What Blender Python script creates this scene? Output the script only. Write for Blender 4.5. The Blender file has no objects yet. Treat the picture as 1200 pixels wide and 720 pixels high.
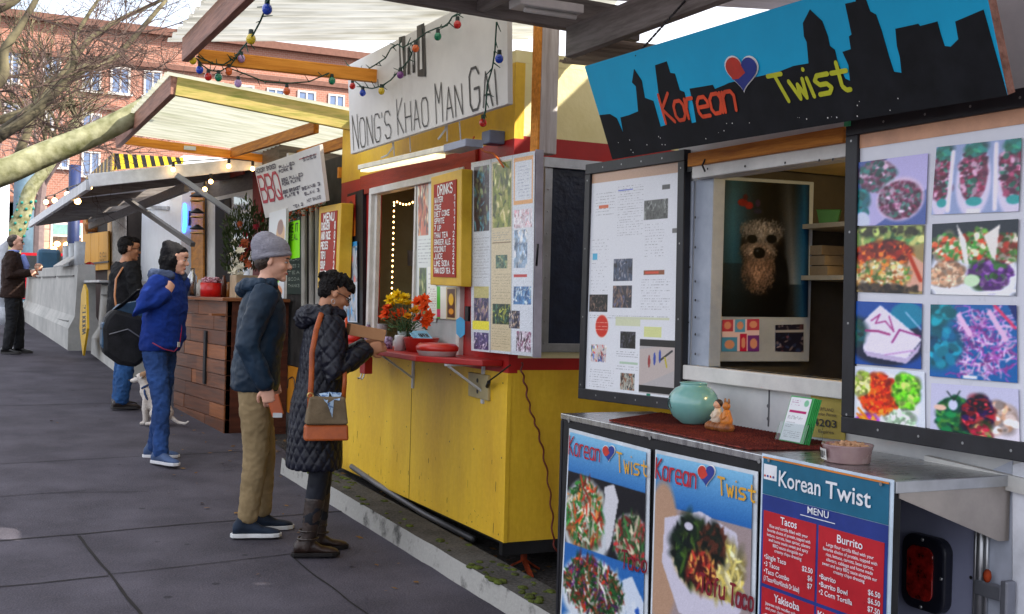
import bpy, math, random
import numpy as np
from mathutils import Vector, Matrix, noise
rnd = random.Random(7)
SC = bpy.context.scene
COL = SC.collection
R = math.radians
# ---------------------------------------------------------------- camera model (used to take real positions off known planes)
FPX = 1350.0
_y, _p, _r = R(26.05), R(-0.3), R(1.5)
CF = Vector((math.sin(_y)*math.cos(_p), math.cos(_y)*math.cos(_p), math.sin(_p)))
_R0 = Vector((math.cos(_y), -math.sin(_y), 0)); _U0 = _R0.cross(CF)
CR = _R0*math.cos(_r)+_U0*math.sin(_r); CU = -_R0*math.sin(_r)+_U0*math.cos(_r)
EYE = Vector((0, 0, 1.87)); GS = .052
def ray(u, v): return CF+CR*((u-600)/FPX)-CU*((v-360)/FPX)
def PX(u, v, x): d = ray(u, v); return EYE+d*(x/d.x)
def PY(u, v, y): d = ray(u, v); return EYE+d*(y/d.y)
def PZ(u, v, z): d = ray(u, v); return EYE+d*((z-EYE.z)/d.z)
def PN(u, v, p0, n): d = ray(u, v); return EYE+d*((p0-EYE).dot(n)/d.dot(n))
def gz(y): return GS*min(y, 24.0) if y > -3 else GS*-3
# ---------------------------------------------------------------- mesh builder
ORG = {}
class MB:
    def __init__(s): s.v = []; s.f = []; s.m = []
    def add(s, vs, fs, mi=0):
        o = len(s.v); s.v += [tuple(p) for p in vs]
        s.f += [tuple(i+o for i in f) for f in fs]; s.m += [mi]*len(fs); return s
    def box(s, x0, x1, y0, y1, z0, z1, mi=0):
        return s.add([(x0,y0,z0),(x1,y0,z0),(x1,y1,z0),(x0,y1,z0),(x0,y0,z1),(x1,y0,z1),(x1,y1,z1),(x0,y1,z1)],
                     [(0,3,2,1),(4,5,6,7),(0,1,5,4),(1,2,6,5),(2,3,7,6),(3,0,4,7)], mi)
    def obox(s, c, ax, ay, az, mi=0):      # centre and three half axes
        c = Vector(c); vs = [c+ax*i+ay*j+az*k for k in (-1,1) for i, j in ((-1,-1),(1,-1),(1,1),(-1,1))]
        return s.add(vs, [(0,3,2,1),(4,5,6,7),(0,1,5,4),(1,2,6,5),(2,3,7,6),(3,0,4,7)], mi)
    def beam(s, p, q, w, h, up=(0,0,1), mi=0):
        p = Vector(p); q = Vector(q); d = (q-p); L = d.length; d.normalize()
        a = d.cross(Vector(up)).normalized(); b = a.cross(d)
        return s.obox((p+q)/2, d*(L/2), a*(w/2), b*(h/2), mi)
    def slab(s, pts, n, t, mi=0):          # polygon pts pushed back by t along -n
        pts = [Vector(p) for p in pts]; n = Vector(n).normalized(); k = len(pts)
        vs = pts+[p-n*t for p in pts]
        nn = Vector((0,0,0))
        for i in range(k): nn += pts[i].cross(pts[(i+1) % k])
        o = list(range(k)); fl = nn.dot(n) < 0
        fs = [tuple(o), tuple(k+i for i in reversed(o))]+[(i, i+k, (i+1) % k+k, (i+1) % k) for i in range(k)]
        if fl: fs = [tuple(reversed(f)) for f in fs]
        return s.add(vs, fs, mi)
    def tube(s, pts, r, n=8, mi=0, flat=1.0, up=None):
        pts = [Vector(p) for p in pts]; k = len(pts)
        rs = r if isinstance(r, (list, tuple)) else [r]*k
        vs = []; a = None
        for i, p in enumerate(pts):
            d = (pts[min(i+1, k-1)]-pts[max(i-1, 0)])
            if d.length < 1e-9: d = Vector((0,0,1))
            d.normalize()
            if up is not None: a = d.cross(Vector(up)); a = a.normalized() if a.length > 1e-4 else d.orthogonal().normalized()
            else:
                if a is None: a = d.orthogonal().normalized()
                else:
                    a = a-d*a.dot(d); a = a.normalized() if a.length > 1e-5 else d.orthogonal().normalized()
            b = d.cross(a)
            ri = rs[i]; ra, rb = ri if isinstance(ri, (tuple, list)) else (ri, ri*flat)
            for j in range(n):
                t = 2*math.pi*j/n; vs.append(p+a*(math.cos(t)*ra)+b*(math.sin(t)*rb))
        fs = [(i*n+j, i*n+(j+1) % n, (i+1)*n+(j+1) % n, (i+1)*n+j) for i in range(k-1) for j in range(n)]
        fs += [tuple(reversed(range(n))), tuple((k-1)*n+j for j in range(n))]
        return s.add(vs, fs, mi)
    def lathe(s, c, prof, n=24, mi=0, sx=1, sy=1):
        c = Vector(c); vs = []
        for r, z in prof:
            for j in range(n):
                t = 2*math.pi*j/n; vs.append((c.x+r*math.cos(t)*sx, c.y+r*math.sin(t)*sy, c.z+z))
        k = len(prof)
        fs = [(i*n+j, i*n+(j+1) % n, (i+1)*n+(j+1) % n, (i+1)*n+j) for i in range(k-1) for j in range(n)]
        fs += [tuple(reversed(range(n))), tuple((k-1)*n+j for j in range(n))]
        return s.add(vs, fs, mi)
    def ell(s, c, rr, M=None, nu=14, nv=10, mi=0):
        c = Vector(c); vs = []; M = M or Matrix.Identity(3)
        for i in range(1, nv):
            ph = math.pi*i/nv
            for j in range(nu):
                t = 2*math.pi*j/nu
                vs.append(c+M@Vector((rr[0]*math.sin(ph)*math.cos(t), rr[1]*math.sin(ph)*math.sin(t), rr[2]*math.cos(ph))))
        vs += [c+M@Vector((0,0,rr[2])), c-M@Vector((0,0,rr[2]))]
        T = len(vs)-2; B = T+1
        fs = [(i*nu+j, (i+1)*nu+j, (i+1)*nu+(j+1) % nu, i*nu+(j+1) % nu) for i in range(nv-2) for j in range(nu)]
        fs += [(T, j, (j+1) % nu) for j in range(nu)]+[(B, (nv-2)*nu+(j+1) % nu, (nv-2)*nu+j) for j in range(nu)]
        return s.add(vs, fs, mi)
    def build(s, name, mats, parent=None, loc=None, smooth=False, bevel=0):
        if parent is not None: org = Vector(ORG[parent.name])
        elif loc == 0: org = Vector((0,0,0))
        elif loc is not None: org = Vector(loc)
        else:
            a = np.array(s.v); org = Vector(((a[:,0].min()+a[:,0].max())/2, (a[:,1].min()+a[:,1].max())/2, a[:,2].min()))
        me = bpy.data.meshes.new(name)
        me.from_pydata([(p[0]-org.x, p[1]-org.y, p[2]-org.z) for p in s.v], [], s.f)
        for m in (mats if isinstance(mats, (list, tuple)) else [mats]): me.materials.append(m)
        if any(s.m): me.polygons.foreach_set('material_index', s.m)
        if smooth: me.polygons.foreach_set('use_smooth', [True]*len(me.polygons))
        me.update()
        return link(name, me, parent, org, bevel)
def link(name, me, parent, org, bevel=0):
    o = bpy.data.objects.new(name, me); COL.objects.link(o)
    if parent is not None: o.parent = parent
    else: o.location = org
    ORG[o.name] = Vector(org)
    if bevel:
        b = o.modifiers.new('bevel', 'BEVEL'); b.width = bevel; b.segments = 2; b.limit_method = 'ANGLE'; b.angle_limit = R(40)
    return o
def tag(o, label=None, cat=None, group=None, kind=None):
    if label: o['label'] = label
    if cat: o['category'] = cat
    if group: o['group'] = group
    if kind: o['kind'] = kind
    return o
def thing(name, label, cat, loc, group=None, local=False, rz=0):
    o = bpy.data.objects.new(name, None); COL.objects.link(o); o.empty_display_size = .1
    o.location = loc; o.rotation_euler = (0,0,rz)
    ORG[o.name] = Vector((0,0,0)) if local else Vector(loc)
    return tag(o, label, cat, group)
def struct(o): o['kind'] = 'structure'; return o
# ---------------------------------------------------------------- materials
def s2l(c): return tuple((x/12.92 if x <= .04045 else ((x+.055)/1.055)**2.4) for x in c)
def hexc(h): return s2l([int(h[i:i+2], 16)/255 for i in (0,2,4)])
def M(name, col, rough=.6, metal=0, var=.12, scale=6, bump=.0, bscale=60, col2=None, spec=.5, stretch=None, emis=0, ecol=None, thr=None, coat=0):
    if rough >= .6 and not metal and spec == .5: spec = .22
    m = bpy.data.materials.new(name); m.use_nodes = True
    nt = m.node_tree; N = nt.nodes; L = nt.links; b = N['Principled BSDF']
    tc = N.new('ShaderNodeTexCoord'); src = tc.outputs['Object']
    if stretch:
        mp = N.new('ShaderNodeMapping'); mp.inputs['Scale'].default_value = stretch; L.new(src, mp.inputs[0]); src = mp.outputs[0]
    nz = N.new('ShaderNodeTexNoise'); nz.inputs['Scale'].default_value = scale; nz.inputs['Detail'].default_value = 6; nz.inputs['Roughness'].default_value = .65
    L.new(src, nz.inputs['Vector'])
    rp = N.new('ShaderNodeValToRGB'); e = rp.color_ramp.elements
    c2 = col2 if col2 else tuple(x*(1-var*1.6) for x in col)
    c1 = col if col2 else tuple(min(1, x*(1+var)) for x in col)
    lo, hi = thr if thr else (.35, .65)
    e[0].position = lo; e[1].position = hi; e[0].color = (*c2, 1); e[1].color = (*c1, 1)
    L.new(nz.outputs['Fac'], rp.inputs[0]); L.new(rp.outputs[0], b.inputs['Base Color'])
    b.inputs['Roughness'].default_value = rough; b.inputs['Metallic'].default_value = metal
    b.inputs['Specular IOR Level'].default_value = spec
    if coat: b.inputs['Coat Weight'].default_value = coat
    if rough > .2:
        mr = N.new('ShaderNodeMapRange'); mr.inputs[3].default_value = max(0, rough-.1); mr.inputs[4].default_value = min(1, rough+.1)
        L.new(nz.outputs['Fac'], mr.inputs[0]); L.new(mr.outputs[0], b.inputs['Roughness'])
    if bump:
        n2 = N.new('ShaderNodeTexNoise'); n2.inputs['Scale'].default_value = bscale; n2.inputs['Detail'].default_value = 5
        L.new(src, n2.inputs['Vector']); bp = N.new('ShaderNodeBump'); bp.inputs['Strength'].default_value = bump; bp.inputs['Distance'].default_value = .01
        L.new(n2.outputs['Fac'], bp.inputs['Height']); L.new(bp.outputs[0], b.inputs['Normal'])
    if emis:
        b.inputs['Emission Color'].default_value = (*(ecol or col), 1); b.inputs['Emission Strength'].default_value = emis
    return m
def wood(name, c1, c2, stretch=(3,3,60), rough=.6, bump=.3):
    return M(name, c1, rough, col2=c2, scale=1.2, stretch=stretch, bump=bump, bscale=3, thr=(.3,.62))
def glass(name, col=(.9,.95,.95), rough=.03, alpha=None):
    m = bpy.data.materials.new(name); m.use_nodes = True; b = m.node_tree.nodes['Principled BSDF']
    b.inputs['Base Color'].default_value = (*col, 1); b.inputs['Roughness'].default_value = rough
    b.inputs['Transmission Weight'].default_value = 1; b.inputs['IOR'].default_value = 1.3
    return m
def pane(name, col, rough=.06):         # dark reflecting window pane
    m = M(name, col, rough, var=.05); m.node_tree.nodes['Principled BSDF'].inputs['Specular IOR Level'].default_value = .9
    return m
def translucent(name, col, col2, tr=.6, stretch=(1,8,1)):
    m = bpy.data.materials.new(name); m.use_nodes = True; nt = m.node_tree; N = nt.nodes; L = nt.links
    for n in list(N): N.remove(n)
    out = N.new('ShaderNodeOutputMaterial'); mx = N.new('ShaderNodeMixShader'); mx.inputs[0].default_value = tr
    d = N.new('ShaderNodeBsdfDiffuse'); t = N.new('ShaderNodeBsdfTranslucent')
    tc = N.new('ShaderNodeTexCoord'); mp = N.new('ShaderNodeMapping'); mp.inputs['Scale'].default_value = stretch
    nz = N.new('ShaderNodeTexNoise'); nz.inputs['Scale'].default_value = 2.5; nz.inputs['Detail'].default_value = 6
    rp = N.new('ShaderNodeValToRGB'); rp.color_ramp.elements[0].position = .3; rp.color_ramp.elements[1].position = .6
    rp.color_ramp.elements[0].color = (*col2, 1); rp.color_ramp.elements[1].color = (*col, 1)
    L.new(tc.outputs['Object'], mp.inputs[0]); L.new(mp.outputs[0], nz.inputs['Vector']); L.new(nz.outputs['Fac'], rp.inputs[0])
    L.new(rp.outputs[0], d.inputs[0]); L.new(rp.outputs[0], t.inputs[0])
    L.new(d.outputs[0], mx.inputs[1]); L.new(t.outputs[0], mx.inputs[2]); L.new(mx.outputs[0], out.inputs[0])
    return m
def vcol(name, rough=.3, spec=.4):
    m = bpy.data.materials.new(name); m.use_nodes = True; nt = m.node_tree; b = nt.nodes['Principled BSDF']
    a = nt.nodes.new('ShaderNodeAttribute'); a.attribute_name = 'Col'
    nt.links.new(a.outputs['Color'], b.inputs['Base Color']); b.inputs['Roughness'].default_value = rough
    b.inputs['Specular IOR Level'].default_value = spec
    return m
PRINT = vcol('print_laminated', .28, .4); PRINTM = vcol('print_paper', .6, .2)
# ---------------------------------------------------------------- printed pictures: a fine sheet of coloured mesh
class Cv:
    def __init__(s, w, h, bg): s.w = w; s.h = h; s.a = np.ones((h, w, 3))*np.array(bg)
    def _sl(s, x0, y0, x1, y1):
        x0 = max(0, int(x0*s.w)-1); x1 = min(s.w, int(x1*s.w)+2); y0 = max(0, int(y0*s.h)-1); y1 = min(s.h, int(y1*s.h)+2)
        return x0, y0, x1, y1
    def rect(s, x0, y0, x1, y1, c):
        a = int(round(x0*s.w)); b = int(round(x1*s.w)); d = int(round(y0*s.h)); e = int(round(y1*s.h))
        s.a[max(d, 0):max(e, d+1), max(a, 0):max(b, a+1)] = c
    def ell(s, cx, cy, rx, ry, c, rot=0, al=1, soft=.15):
        k = max(rx, ry); X0, Y0, X1, Y1 = s._sl(cx-k*1.2, cy-k*1.6, cx+k*1.2, cy+k*1.6)
        if X1 <= X0 or Y1 <= Y0: return
        yy, xx = np.mgrid[Y0:Y1, X0:X1]; x = (xx+.5)/s.w-cx; y = (yy+.5)/s.h-cy
        cr, sr = math.cos(rot), math.sin(rot); q = np.sqrt(((x*cr+y*sr)/rx)**2+((-x*sr+y*cr)/ry)**2)
        m = np.clip((1-q)/soft, 0, 1)[..., None]*al
        s.a[Y0:Y1, X0:X1] = s.a[Y0:Y1, X0:X1]*(1-m)+np.array(c)*m
    def line(s, pts, w, c):
        for (xa, ya), (xb, yb) in zip(pts, pts[1:]):
            n = max(2, int(math.hypot((xb-xa)*s.w, (yb-ya)*s.h)))
            for i in range(n+1):
                t = i/n; s.ell(xa+(xb-xa)*t, ya+(yb-ya)*t, w, w*s.w/s.h, c, soft=.4)
    def poly(s, pts, c):
        yy, xx = np.mgrid[0:s.h, 0:s.w]; x = (xx+.5)/s.w; y = (yy+.5)/s.h; ins = np.zeros((s.h, s.w), bool)
        for (xa, ya), (xb, yb) in zip(pts, pts[1:]+pts[:1]):
            if ya == yb: continue
            ins ^= ((ya > y) != (yb > y)) & (x < (xb-xa)*(y-ya)/(yb-ya)+xa)
        s.a[ins] = c
    def pile(s, cx, cy, rx, ry, pal, n, size, asp0=2.4, seed=0):
        r = random.Random(seed)
        size *= 1.25; n = int(n*.8)
        for i in range(int(n*.2)):
            t = r.random()*6.283; q = math.sqrt(r.random())*.95; c = np.array(pal[r.randrange(len(pal))])*(.45+.5*r.random()); z = size*r.uniform(1.8,3.4)
            s.ell(cx+rx*q*math.cos(t), cy+ry*q*math.sin(t), z, z*s.w/s.h*r.uniform(.6,1), np.clip(c, 0, 1), r.random()*3.14, .85, .6)
        for i in range(n):
            t = r.random()*6.283; q = math.sqrt(r.random()); asp = 1.2+(asp0-1.2)*r.random()**1.5
            c = np.array(pal[r.randrange(len(pal))])*(.55+.75*r.random())
            z = size*(.35+1.1*r.random()); s.ell(cx+rx*q*math.cos(t), cy+ry*q*math.sin(t), z*asp**.5, z/asp**.5*s.w/s.h, np.clip(c, 0, 1), r.random()*3.14, .95, .3)
    def lines(s, x0, y0, x1, y1, n, c=(.45,.45,.48), seed=0, dens=.6):
        r = random.Random(seed)
        for i in range(n):
            y = y0+(y1-y0)*(i+.5)/n; row = int(y*s.h)
            if row >= s.h: continue
            xa = int(x0*s.w); xb = min(s.w, int((x1-(x1-x0)*.35*r.random()*(r.random() < .3))*s.w))
            for x in range(xa, xb):
                if r.random() < dens: s.a[row, x] = s.a[row, x]*.35+np.array(c)*.65
    def photo(s, x0, y0, x1, y1, pal, seed=0, n=110):
        r = random.Random(seed); s.rect(x0, y0, x1, y1, pal[0]); w = x1-x0; h = y1-y0
        keep = s.a.copy()
        for i in range(n):
            c = np.array(pal[r.randrange(len(pal))])*(.7+.6*r.random())
            s.ell(x0+w*r.random(), y0+h*r.random(), w*(.03+.15*r.random()**1.6), h*(.02+.13*r.random()**1.6), np.clip(c, 0, 1), r.random()*3, .9, .5)
        X0, X1 = int(round(x0*s.w)), int(round(x1*s.w)); Y0, Y1 = int(round(y0*s.h)), int(round(y1*s.h))
        k2 = s.a[Y0:Y1, X0:X1].copy(); s.a = keep; s.a[Y0:Y1, X0:X1] = k2
    def blur(s, k=1):
        for _ in range(k):
            p = np.pad(s.a, ((1,1),(1,1),(0,0)), 'edge'); s.a = (p[:-2,1:-1]+p[2:,1:-1]+p[1:-1,:-2]+p[1:-1,2:]+2*p[1:-1,1:-1])/6
    def grain(s, k=.03, seed=1):
        g = np.random.RandomState(seed).randn(s.h, s.w, 1)*k; s.a = np.clip(s.a+g, 0, 1)
def sheet(name, cv, q, parent=None, mat=None, off=.002, curl=0):
    """q = four corners bl, br, tr, tl of the real sheet; rows of the canvas run top to bottom"""
    bl, br, tr, tl = [np.array(p) for p in q]; a = cv.a if isinstance(cv, Cv) else cv
    h, w = a.shape[:2]
    n = np.cross(br-bl, tl-bl); n /= np.linalg.norm(n)
    s = np.linspace(0, 1, w)[None, :, None]; t = np.linspace(1, 0, h)[:, None, None]
    P = bl*(1-s)*(1-t)+br*s*(1-t)+tr*s*t+tl*(1-s)*t+n*off
    if curl: P = P+n*curl*(np.sin(s*6.3+t*2.1)*.5+np.sin(t*9)*.3+.8)
    P = P.reshape(-1, 3)
    if parent is not None: org = np.array(ORG[parent.name])
    else: org = np.array(bl)
    P = P-org
    me = bpy.data.meshes.new(name); me.vertices.add(len(P)); me.vertices.foreach_set('co', P.ravel())
    i = np.arange((h-1)*(w-1)); r = i//(w-1); c = i % (w-1); k = r*w+c
    F = np.stack([k+w, k+w+1, k+1, k], 1).ravel()
    me.loops.add(len(F)); me.loops.foreach_set('vertex_index', F)
    me.polygons.add(len(i)); me.polygons.foreach_set('loop_start', i*4); me.polygons.foreach_set('loop_total', np.full(len(i), 4))
    me.update(calc_edges=True)
    ca = me.color_attributes.new('Col', 'FLOAT_COLOR', 'POINT')
    x = np.clip(a.reshape(-1, 3), 0, 1); lin = np.where(x <= .04045, x/12.92, ((x+.055)/1.055)**2.4)
    ca.data.foreach_set('color', np.concatenate([lin, np.ones((len(lin), 1))], 1).ravel().astype(np.float32))
    me.materials.append(mat or PRINT); me.polygons.foreach_set('use_smooth', np.ones(len(i), bool)); me.update()
    return link(name, me, parent, Vector(org))
# ---------------------------------------------------------------- lettering
GL = {k: v for k, v in (x.split('=') for x in """A=00 26 40;12 32|B=00 06 36 45 44 33 03;33 42 41 30 00|C=45 36 16 05 01 10 30 41|D=00 06 26 44 42 20 00|E=46 06 00 40;03 33|F=46 06 00;03 33|G=45 36 16 05 01 10 30 41 43 23|H=00 06;40 46;03 43|I=20 26|J=46 41 30 10 01|K=00 06;46 03 40|L=06 00 40|M=00 06 23 46 40|N=00 06 40 46|O=10 01 05 16 36 45 41 30 10|P=00 06 36 45 44 33 03|Q=10 01 05 16 36 45 41 30 10;22 40|R=00 06 36 45 44 33 03;23 40|S=45 36 16 05 04 13 33 42 41 30 10 01|T=06 46;26 20|U=06 01 10 30 41 46|V=06 20 46|W=06 10 23 30 46|X=00 46;06 40|Y=06 23 46;23 20|Z=06 46 00 40|0=10 01 05 16 36 45 41 30 10|1=15 26 20|2=05 16 36 45 44 00 40|3=06 46 23 42 41 30 10 01|4=30 36 02 42|5=46 06 03 33 42 41 30 00|6=46 16 04 01 10 30 41 42 33 03|7=06 46 10|8=13 04 05 16 36 45 44 33 13 02 01 10 30 41 42 33|9=43 13 04 05 16 36 45 42 10|&=40 04 05 16 25 24 02 01 10 20 42|$=45 36 16 05 04 13 33 42 41 30 10 01;2a 27|!=20 20;22 26|.=20 21|'=25 26|-=13 33|o=10 01 03 14 34 43 41 30 10|r=00 04;02 14 34|e=02 42 43 34 14 03 01 10 40|a=43 34 14 03 01 10 30 42;44 40|n=00 04;03 14 34 43 40|w=04 10 23 30 44|i=20 24;26 26|s=44 14 03 12 32 41 30 00|t=26 21 30 40;04 44|f=46 36 25 20;14 34|u=04 01 10 30 41;44 40|c=43 34 14 03 01 10 30 41""".split('|'))}
def bil(q):
    bl, br, tr, tl = [Vector(p) for p in q]
    return lambda s, t: bl*(1-s)*(1-t)+br*s*(1-t)+tr*s*t+tl*(1-s)*t
def stext(mb, txt, q, w, mi=0, off=.003, wob=0, adv=5.6, small=None):
    """single-stroke painted lettering laid in quad q; w = brush width in metres"""
    f = bil(q); bl, br, tr, tl = [Vector(p) for p in q]; n = (br-bl).cross(tl-bl).normalized()
    NW = {'i':2.2,'I':2.2,"'":1.8,'!':2.2,'.':1.8,'1':3.2,' ':3.4,'t':4.6,'r':4.6,'M':adv+.6,'W':adv+.6}; pos = []; T = 0
    for ch in txt: wd = NW.get(ch, adv); pos.append(T-(4-(wd-1.6))/2*(ch in "iI'!.")); T += wd
    T -= adv-4; k = 0; r = random.Random(len(txt)+int(w*1e5))
    for i, ch in enumerate(txt):
        if ch not in GL: continue
        dy = r.uniform(-wob, wob); sc = small if (small and i not in (0,)+tuple(j+1 for j, c in enumerate(txt) if c == ' ')) else 1
        for st in GL[ch].split(';'):
            pts = []
            for a in st.split():
                x = int(a[0]); y = -.7 if a[1] == 'a' else int(a[1]); pts.append(f((pos[i]+x)/T, dy+y*sc/6))
            for j, (p, qq) in enumerate(zip(pts, pts[1:])):
                d = (qq-p).normalized(); a = n.cross(d)*(w/2); o = n*(off+(k % 40)*.00003); k += 1
                mb.add([p+o-a, qq+o-a, qq+o+a, p+o+a], [(0,1,2,3)], mi)
            for p in pts:
                o = n*(off+(k % 40)*.00003); k += 1; e1 = (br-bl).normalized()*(w/2); e2 = n.cross(e1)
                mb.add([p+o+e1*math.cos(t*.785)+e2*math.sin(t*.785) for t in range(8)], [tuple(range(8))], mi)
_tc = {}
def ftext(mb, txt, q, mi=0, off=.003, bold=.0, fit=True, align='L'):
    """printed lettering (built-in font) laid in quad q"""
    key = (txt, bold)
    if key not in _tc:
        cu = bpy.data.curves.new('t', 'FONT'); cu.body = txt; cu.offset = bold; cu.resolution_u = 3
        ob = bpy.data.objects.new('t', cu); COL.objects.link(ob); bpy.context.view_layer.update()
        me = bpy.data.meshes.new_from_object(ob.evaluated_get(bpy.context.evaluated_depsgraph_get()))
        _tc[key] = ([tuple(v.co) for v in me.vertices], [tuple(p.vertices) for p in me.polygons])
        bpy.data.meshes.remove(me); bpy.data.objects.remove(ob); bpy.data.curves.remove(cu)
    vs, fs = _tc[key]
    if not vs: return
    xs = [v[0] for v in vs]; x0, x1 = min(xs), max(xs); H = .72
    f = bil(q); bl, br, tr, tl = [Vector(p) for p in q]; n = (br-bl).cross(tl-bl).normalized()
    W = (br-bl).length; hh = (tl-bl).length; nat = (x1-x0)*hh/H
    if fit: s0, s1 = 0, 1
    else:
        k = min(1, nat/W); s0, s1 = {'L': (0, k), 'R': (1-k, 1), 'C': (.5-k/2, .5+k/2)}[align]
    mb.add([f(s0+(s1-s0)*(v[0]-x0)/(x1-x0), v[1]/H)+n*off for v in vs], fs, mi)
def sub(q, s0, t0, s1, t1):
    f = bil(q); return [f(s0, t0), f(s1, t0), f(s1, t1), f(s0, t1)]
def pxq(pts, P):                        # four pixel corners bl, br, tr, tl through a plane function
    return [P(u, v) for u, v in pts]
def disc(mb, c, n, r, mi=0, off=0, k=12):
    n = Vector(n).normalized(); a = n.orthogonal().normalized(); b = n.cross(a); c = Vector(c)+n*off
    mb.add([c+a*r*math.cos(t*6.2832/k)+b*r*math.sin(t*6.2832/k) for t in range(k)], [tuple(range(k))], mi)
def copy_tree(o, parent=None):
    c = o.copy(); COL.objects.link(c); c.parent = parent
    for ch in [x for x in o.children]: copy_tree(ch, c)
    return c
# ---------------------------------------------------------------- soft solid: overlapping closed forms joined into one skin
def melt(name, mb, mat, parent, vox=.006, smooth=4, disp=None, dec=None):
    me = bpy.data.meshes.new(name); me.from_pydata(mb.v, [], mb.f); me.update()
    ob = bpy.data.objects.new(name+'_tmp', me); COL.objects.link(ob)
    rm = ob.modifiers.new('r', 'REMESH'); rm.mode = 'VOXEL'; rm.voxel_size = vox; rm.use_smooth_shade = True
    if smooth: sm = ob.modifiers.new('s', 'SMOOTH'); sm.iterations = smooth; sm.factor = .5
    bpy.context.view_layer.update()
    m2 = bpy.data.meshes.new_from_object(ob.evaluated_get(bpy.context.evaluated_depsgraph_get()))
    bpy.data.objects.remove(ob); bpy.data.meshes.remove(me)
    if disp:
        k = len(m2.vertices); co = np.zeros(k*3); no = np.zeros(k*3); m2.vertices.foreach_get('co', co); m2.vertices.foreach_get('normal', no)
        co = co.reshape(-1, 3); no = no.reshape(-1, 3); d = np.array([disp(Vector(c), Vector(n_)) for c, n_ in zip(co, no)])
        co = co+no*d[:, None]; m2.vertices.foreach_set('co', co.ravel()); m2.update()
    m2.name = name; m2.materials.clear()
    m2.materials.append(mat); m2.polygons.foreach_set('use_smooth', [True]*len(m2.polygons)); m2.update()
    return link(name, m2, parent, ORG[parent.name] if parent is not None else Vector((0,0,0)))
def folds(amp, f, zf=.6, seed=0):
    def d(c, n):
        a = noise.noise(Vector((c.x*f+seed, c.y*f, c.z*f*zf))); b = noise.noise(Vector((c.x*f*1.5+c.z*f*.8, c.y*f*1.5+seed, c.z*f*1.6-c.x*f)))
        return amp*(.7*a+.9*(.28-abs(b)*1.3)+.35*noise.noise(Vector((c.x*f*4, c.y*f*4+seed, c.z*f*5))))
    return d
# ================================================================= SETTING
M_pave = M('pavement', (.088,.080,.104), .85, var=.0, col2=(.042,.038,.052), scale=1.1, bump=.5, bscale=90, thr=(.3,.7))
# fine aggregate and stains on the pavement
def speckle(m, sc, amt, dark=(.02,.02,.022), light=(.2,.19,.19)):
    nt = m.node_tree; N = nt.nodes; L = nt.links; b = N['Principled BSDF']; src = b.inputs['Base Color'].links[0].from_socket
    tc = N.new('ShaderNodeTexCoord'); n = N.new('ShaderNodeTexNoise'); n.inputs['Scale'].default_value = sc; n.inputs['Detail'].default_value = 3
    L.new(tc.outputs['Object'], n.inputs['Vector']); r = N.new('ShaderNodeValToRGB'); e = r.color_ramp.elements
    e[0].position = .36; e[0].color = (*dark, 1); e[1].position = .68; e[1].color = (*light, 1)
    mx = N.new('ShaderNodeMixRGB'); mx.inputs[0].default_value = amt; L.new(n.outputs['Fac'], r.inputs[0]); L.new(src, mx.inputs[1]); L.new(r.outputs[0], mx.inputs[2])
    L.new(mx.outputs[0], b.inputs['Base Color']); return m
speckle(M_pave, 110, .3, (.015,.014,.016), (.17,.155,.165)); speckle(M_pave, 2.3, .35, (.024,.021,.028), (.115,.105,.130))
def gum(m):
    nt = m.node_tree; N = nt.nodes; L = nt.links; b = N['Principled BSDF']; src = b.inputs['Base Color'].links[0].from_socket
    tc = N.new('ShaderNodeTexCoord'); v = N.new('ShaderNodeTexVoronoi'); v.inputs['Scale'].default_value = 3.2; L.new(tc.outputs['Object'], v.inputs['Vector'])
    r = N.new('ShaderNodeValToRGB'); r.color_ramp.elements[0].position = .05; r.color_ramp.elements[0].color = (.35,.35,.35,1); r.color_ramp.elements[1].position = .09; r.color_ramp.elements[1].color = (1,1,1,1)
    v2 = N.new('ShaderNodeTexVoronoi'); v2.inputs['Scale'].default_value = 1.1; L.new(tc.outputs['Object'], v2.inputs['Vector'])
    r2 = N.new('ShaderNodeValToRGB'); r2.color_ramp.elements[0].position = .0; r2.color_ramp.elements[0].color = (.80,.80,.82,1); r2.color_ramp.elements[1].position = 1; r2.color_ramp.elements[1].color = (1.15,1.12,1.12,1); L.new(v2.outputs['Color'], r2.inputs[0])
    L.new(v.outputs['Distance'], r.inputs[0]); m1 = N.new('ShaderNodeMixRGB'); m1.blend_type = 'MULTIPLY'; m1.inputs[0].default_value = .8; L.new(src, m1.inputs[1]); L.new(r.outputs[0], m1.inputs[2]); L.new(m1.outputs[0], b.inputs['Base Color'])
gum(M_pave)
M_lot = speckle(M('lot_asphalt', (.030,.027,.025), .9, var=.4, scale=3, bump=.8, bscale=40), 50, .3)
M_joint = M('joint_dirt', (.02,.018,.018), .9)
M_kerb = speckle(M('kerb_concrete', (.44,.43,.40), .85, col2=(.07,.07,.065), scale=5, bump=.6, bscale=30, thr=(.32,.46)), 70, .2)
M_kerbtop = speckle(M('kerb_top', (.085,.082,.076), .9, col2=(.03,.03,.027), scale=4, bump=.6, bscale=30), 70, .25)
M_moss = M('moss', (.10,.13,.02), .95, col2=(.03,.035,.012), scale=20, bump=.8, bscale=60)
M_conc = M('barrier_concrete', (.50,.49,.46), .8, col2=(.36,.36,.34), scale=3, bump=.3, bscale=30)
far = 400
mb = MB(); ys = [-60, -3, 24, far]; zs = [GS*-3-.02, GS*-3-.02, GS*24-.02, GS*24-.02]
for i in range(3): mb.add([(-far,ys[i],zs[i]),(far,ys[i],zs[i]),(far,ys[i+1],zs[i+1]),(-far,ys[i+1],zs[i+1])], [(0,1,2,3)])
struct(mb.build('ground', M_lot, loc=0))
mb = MB(); n = 40
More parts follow.
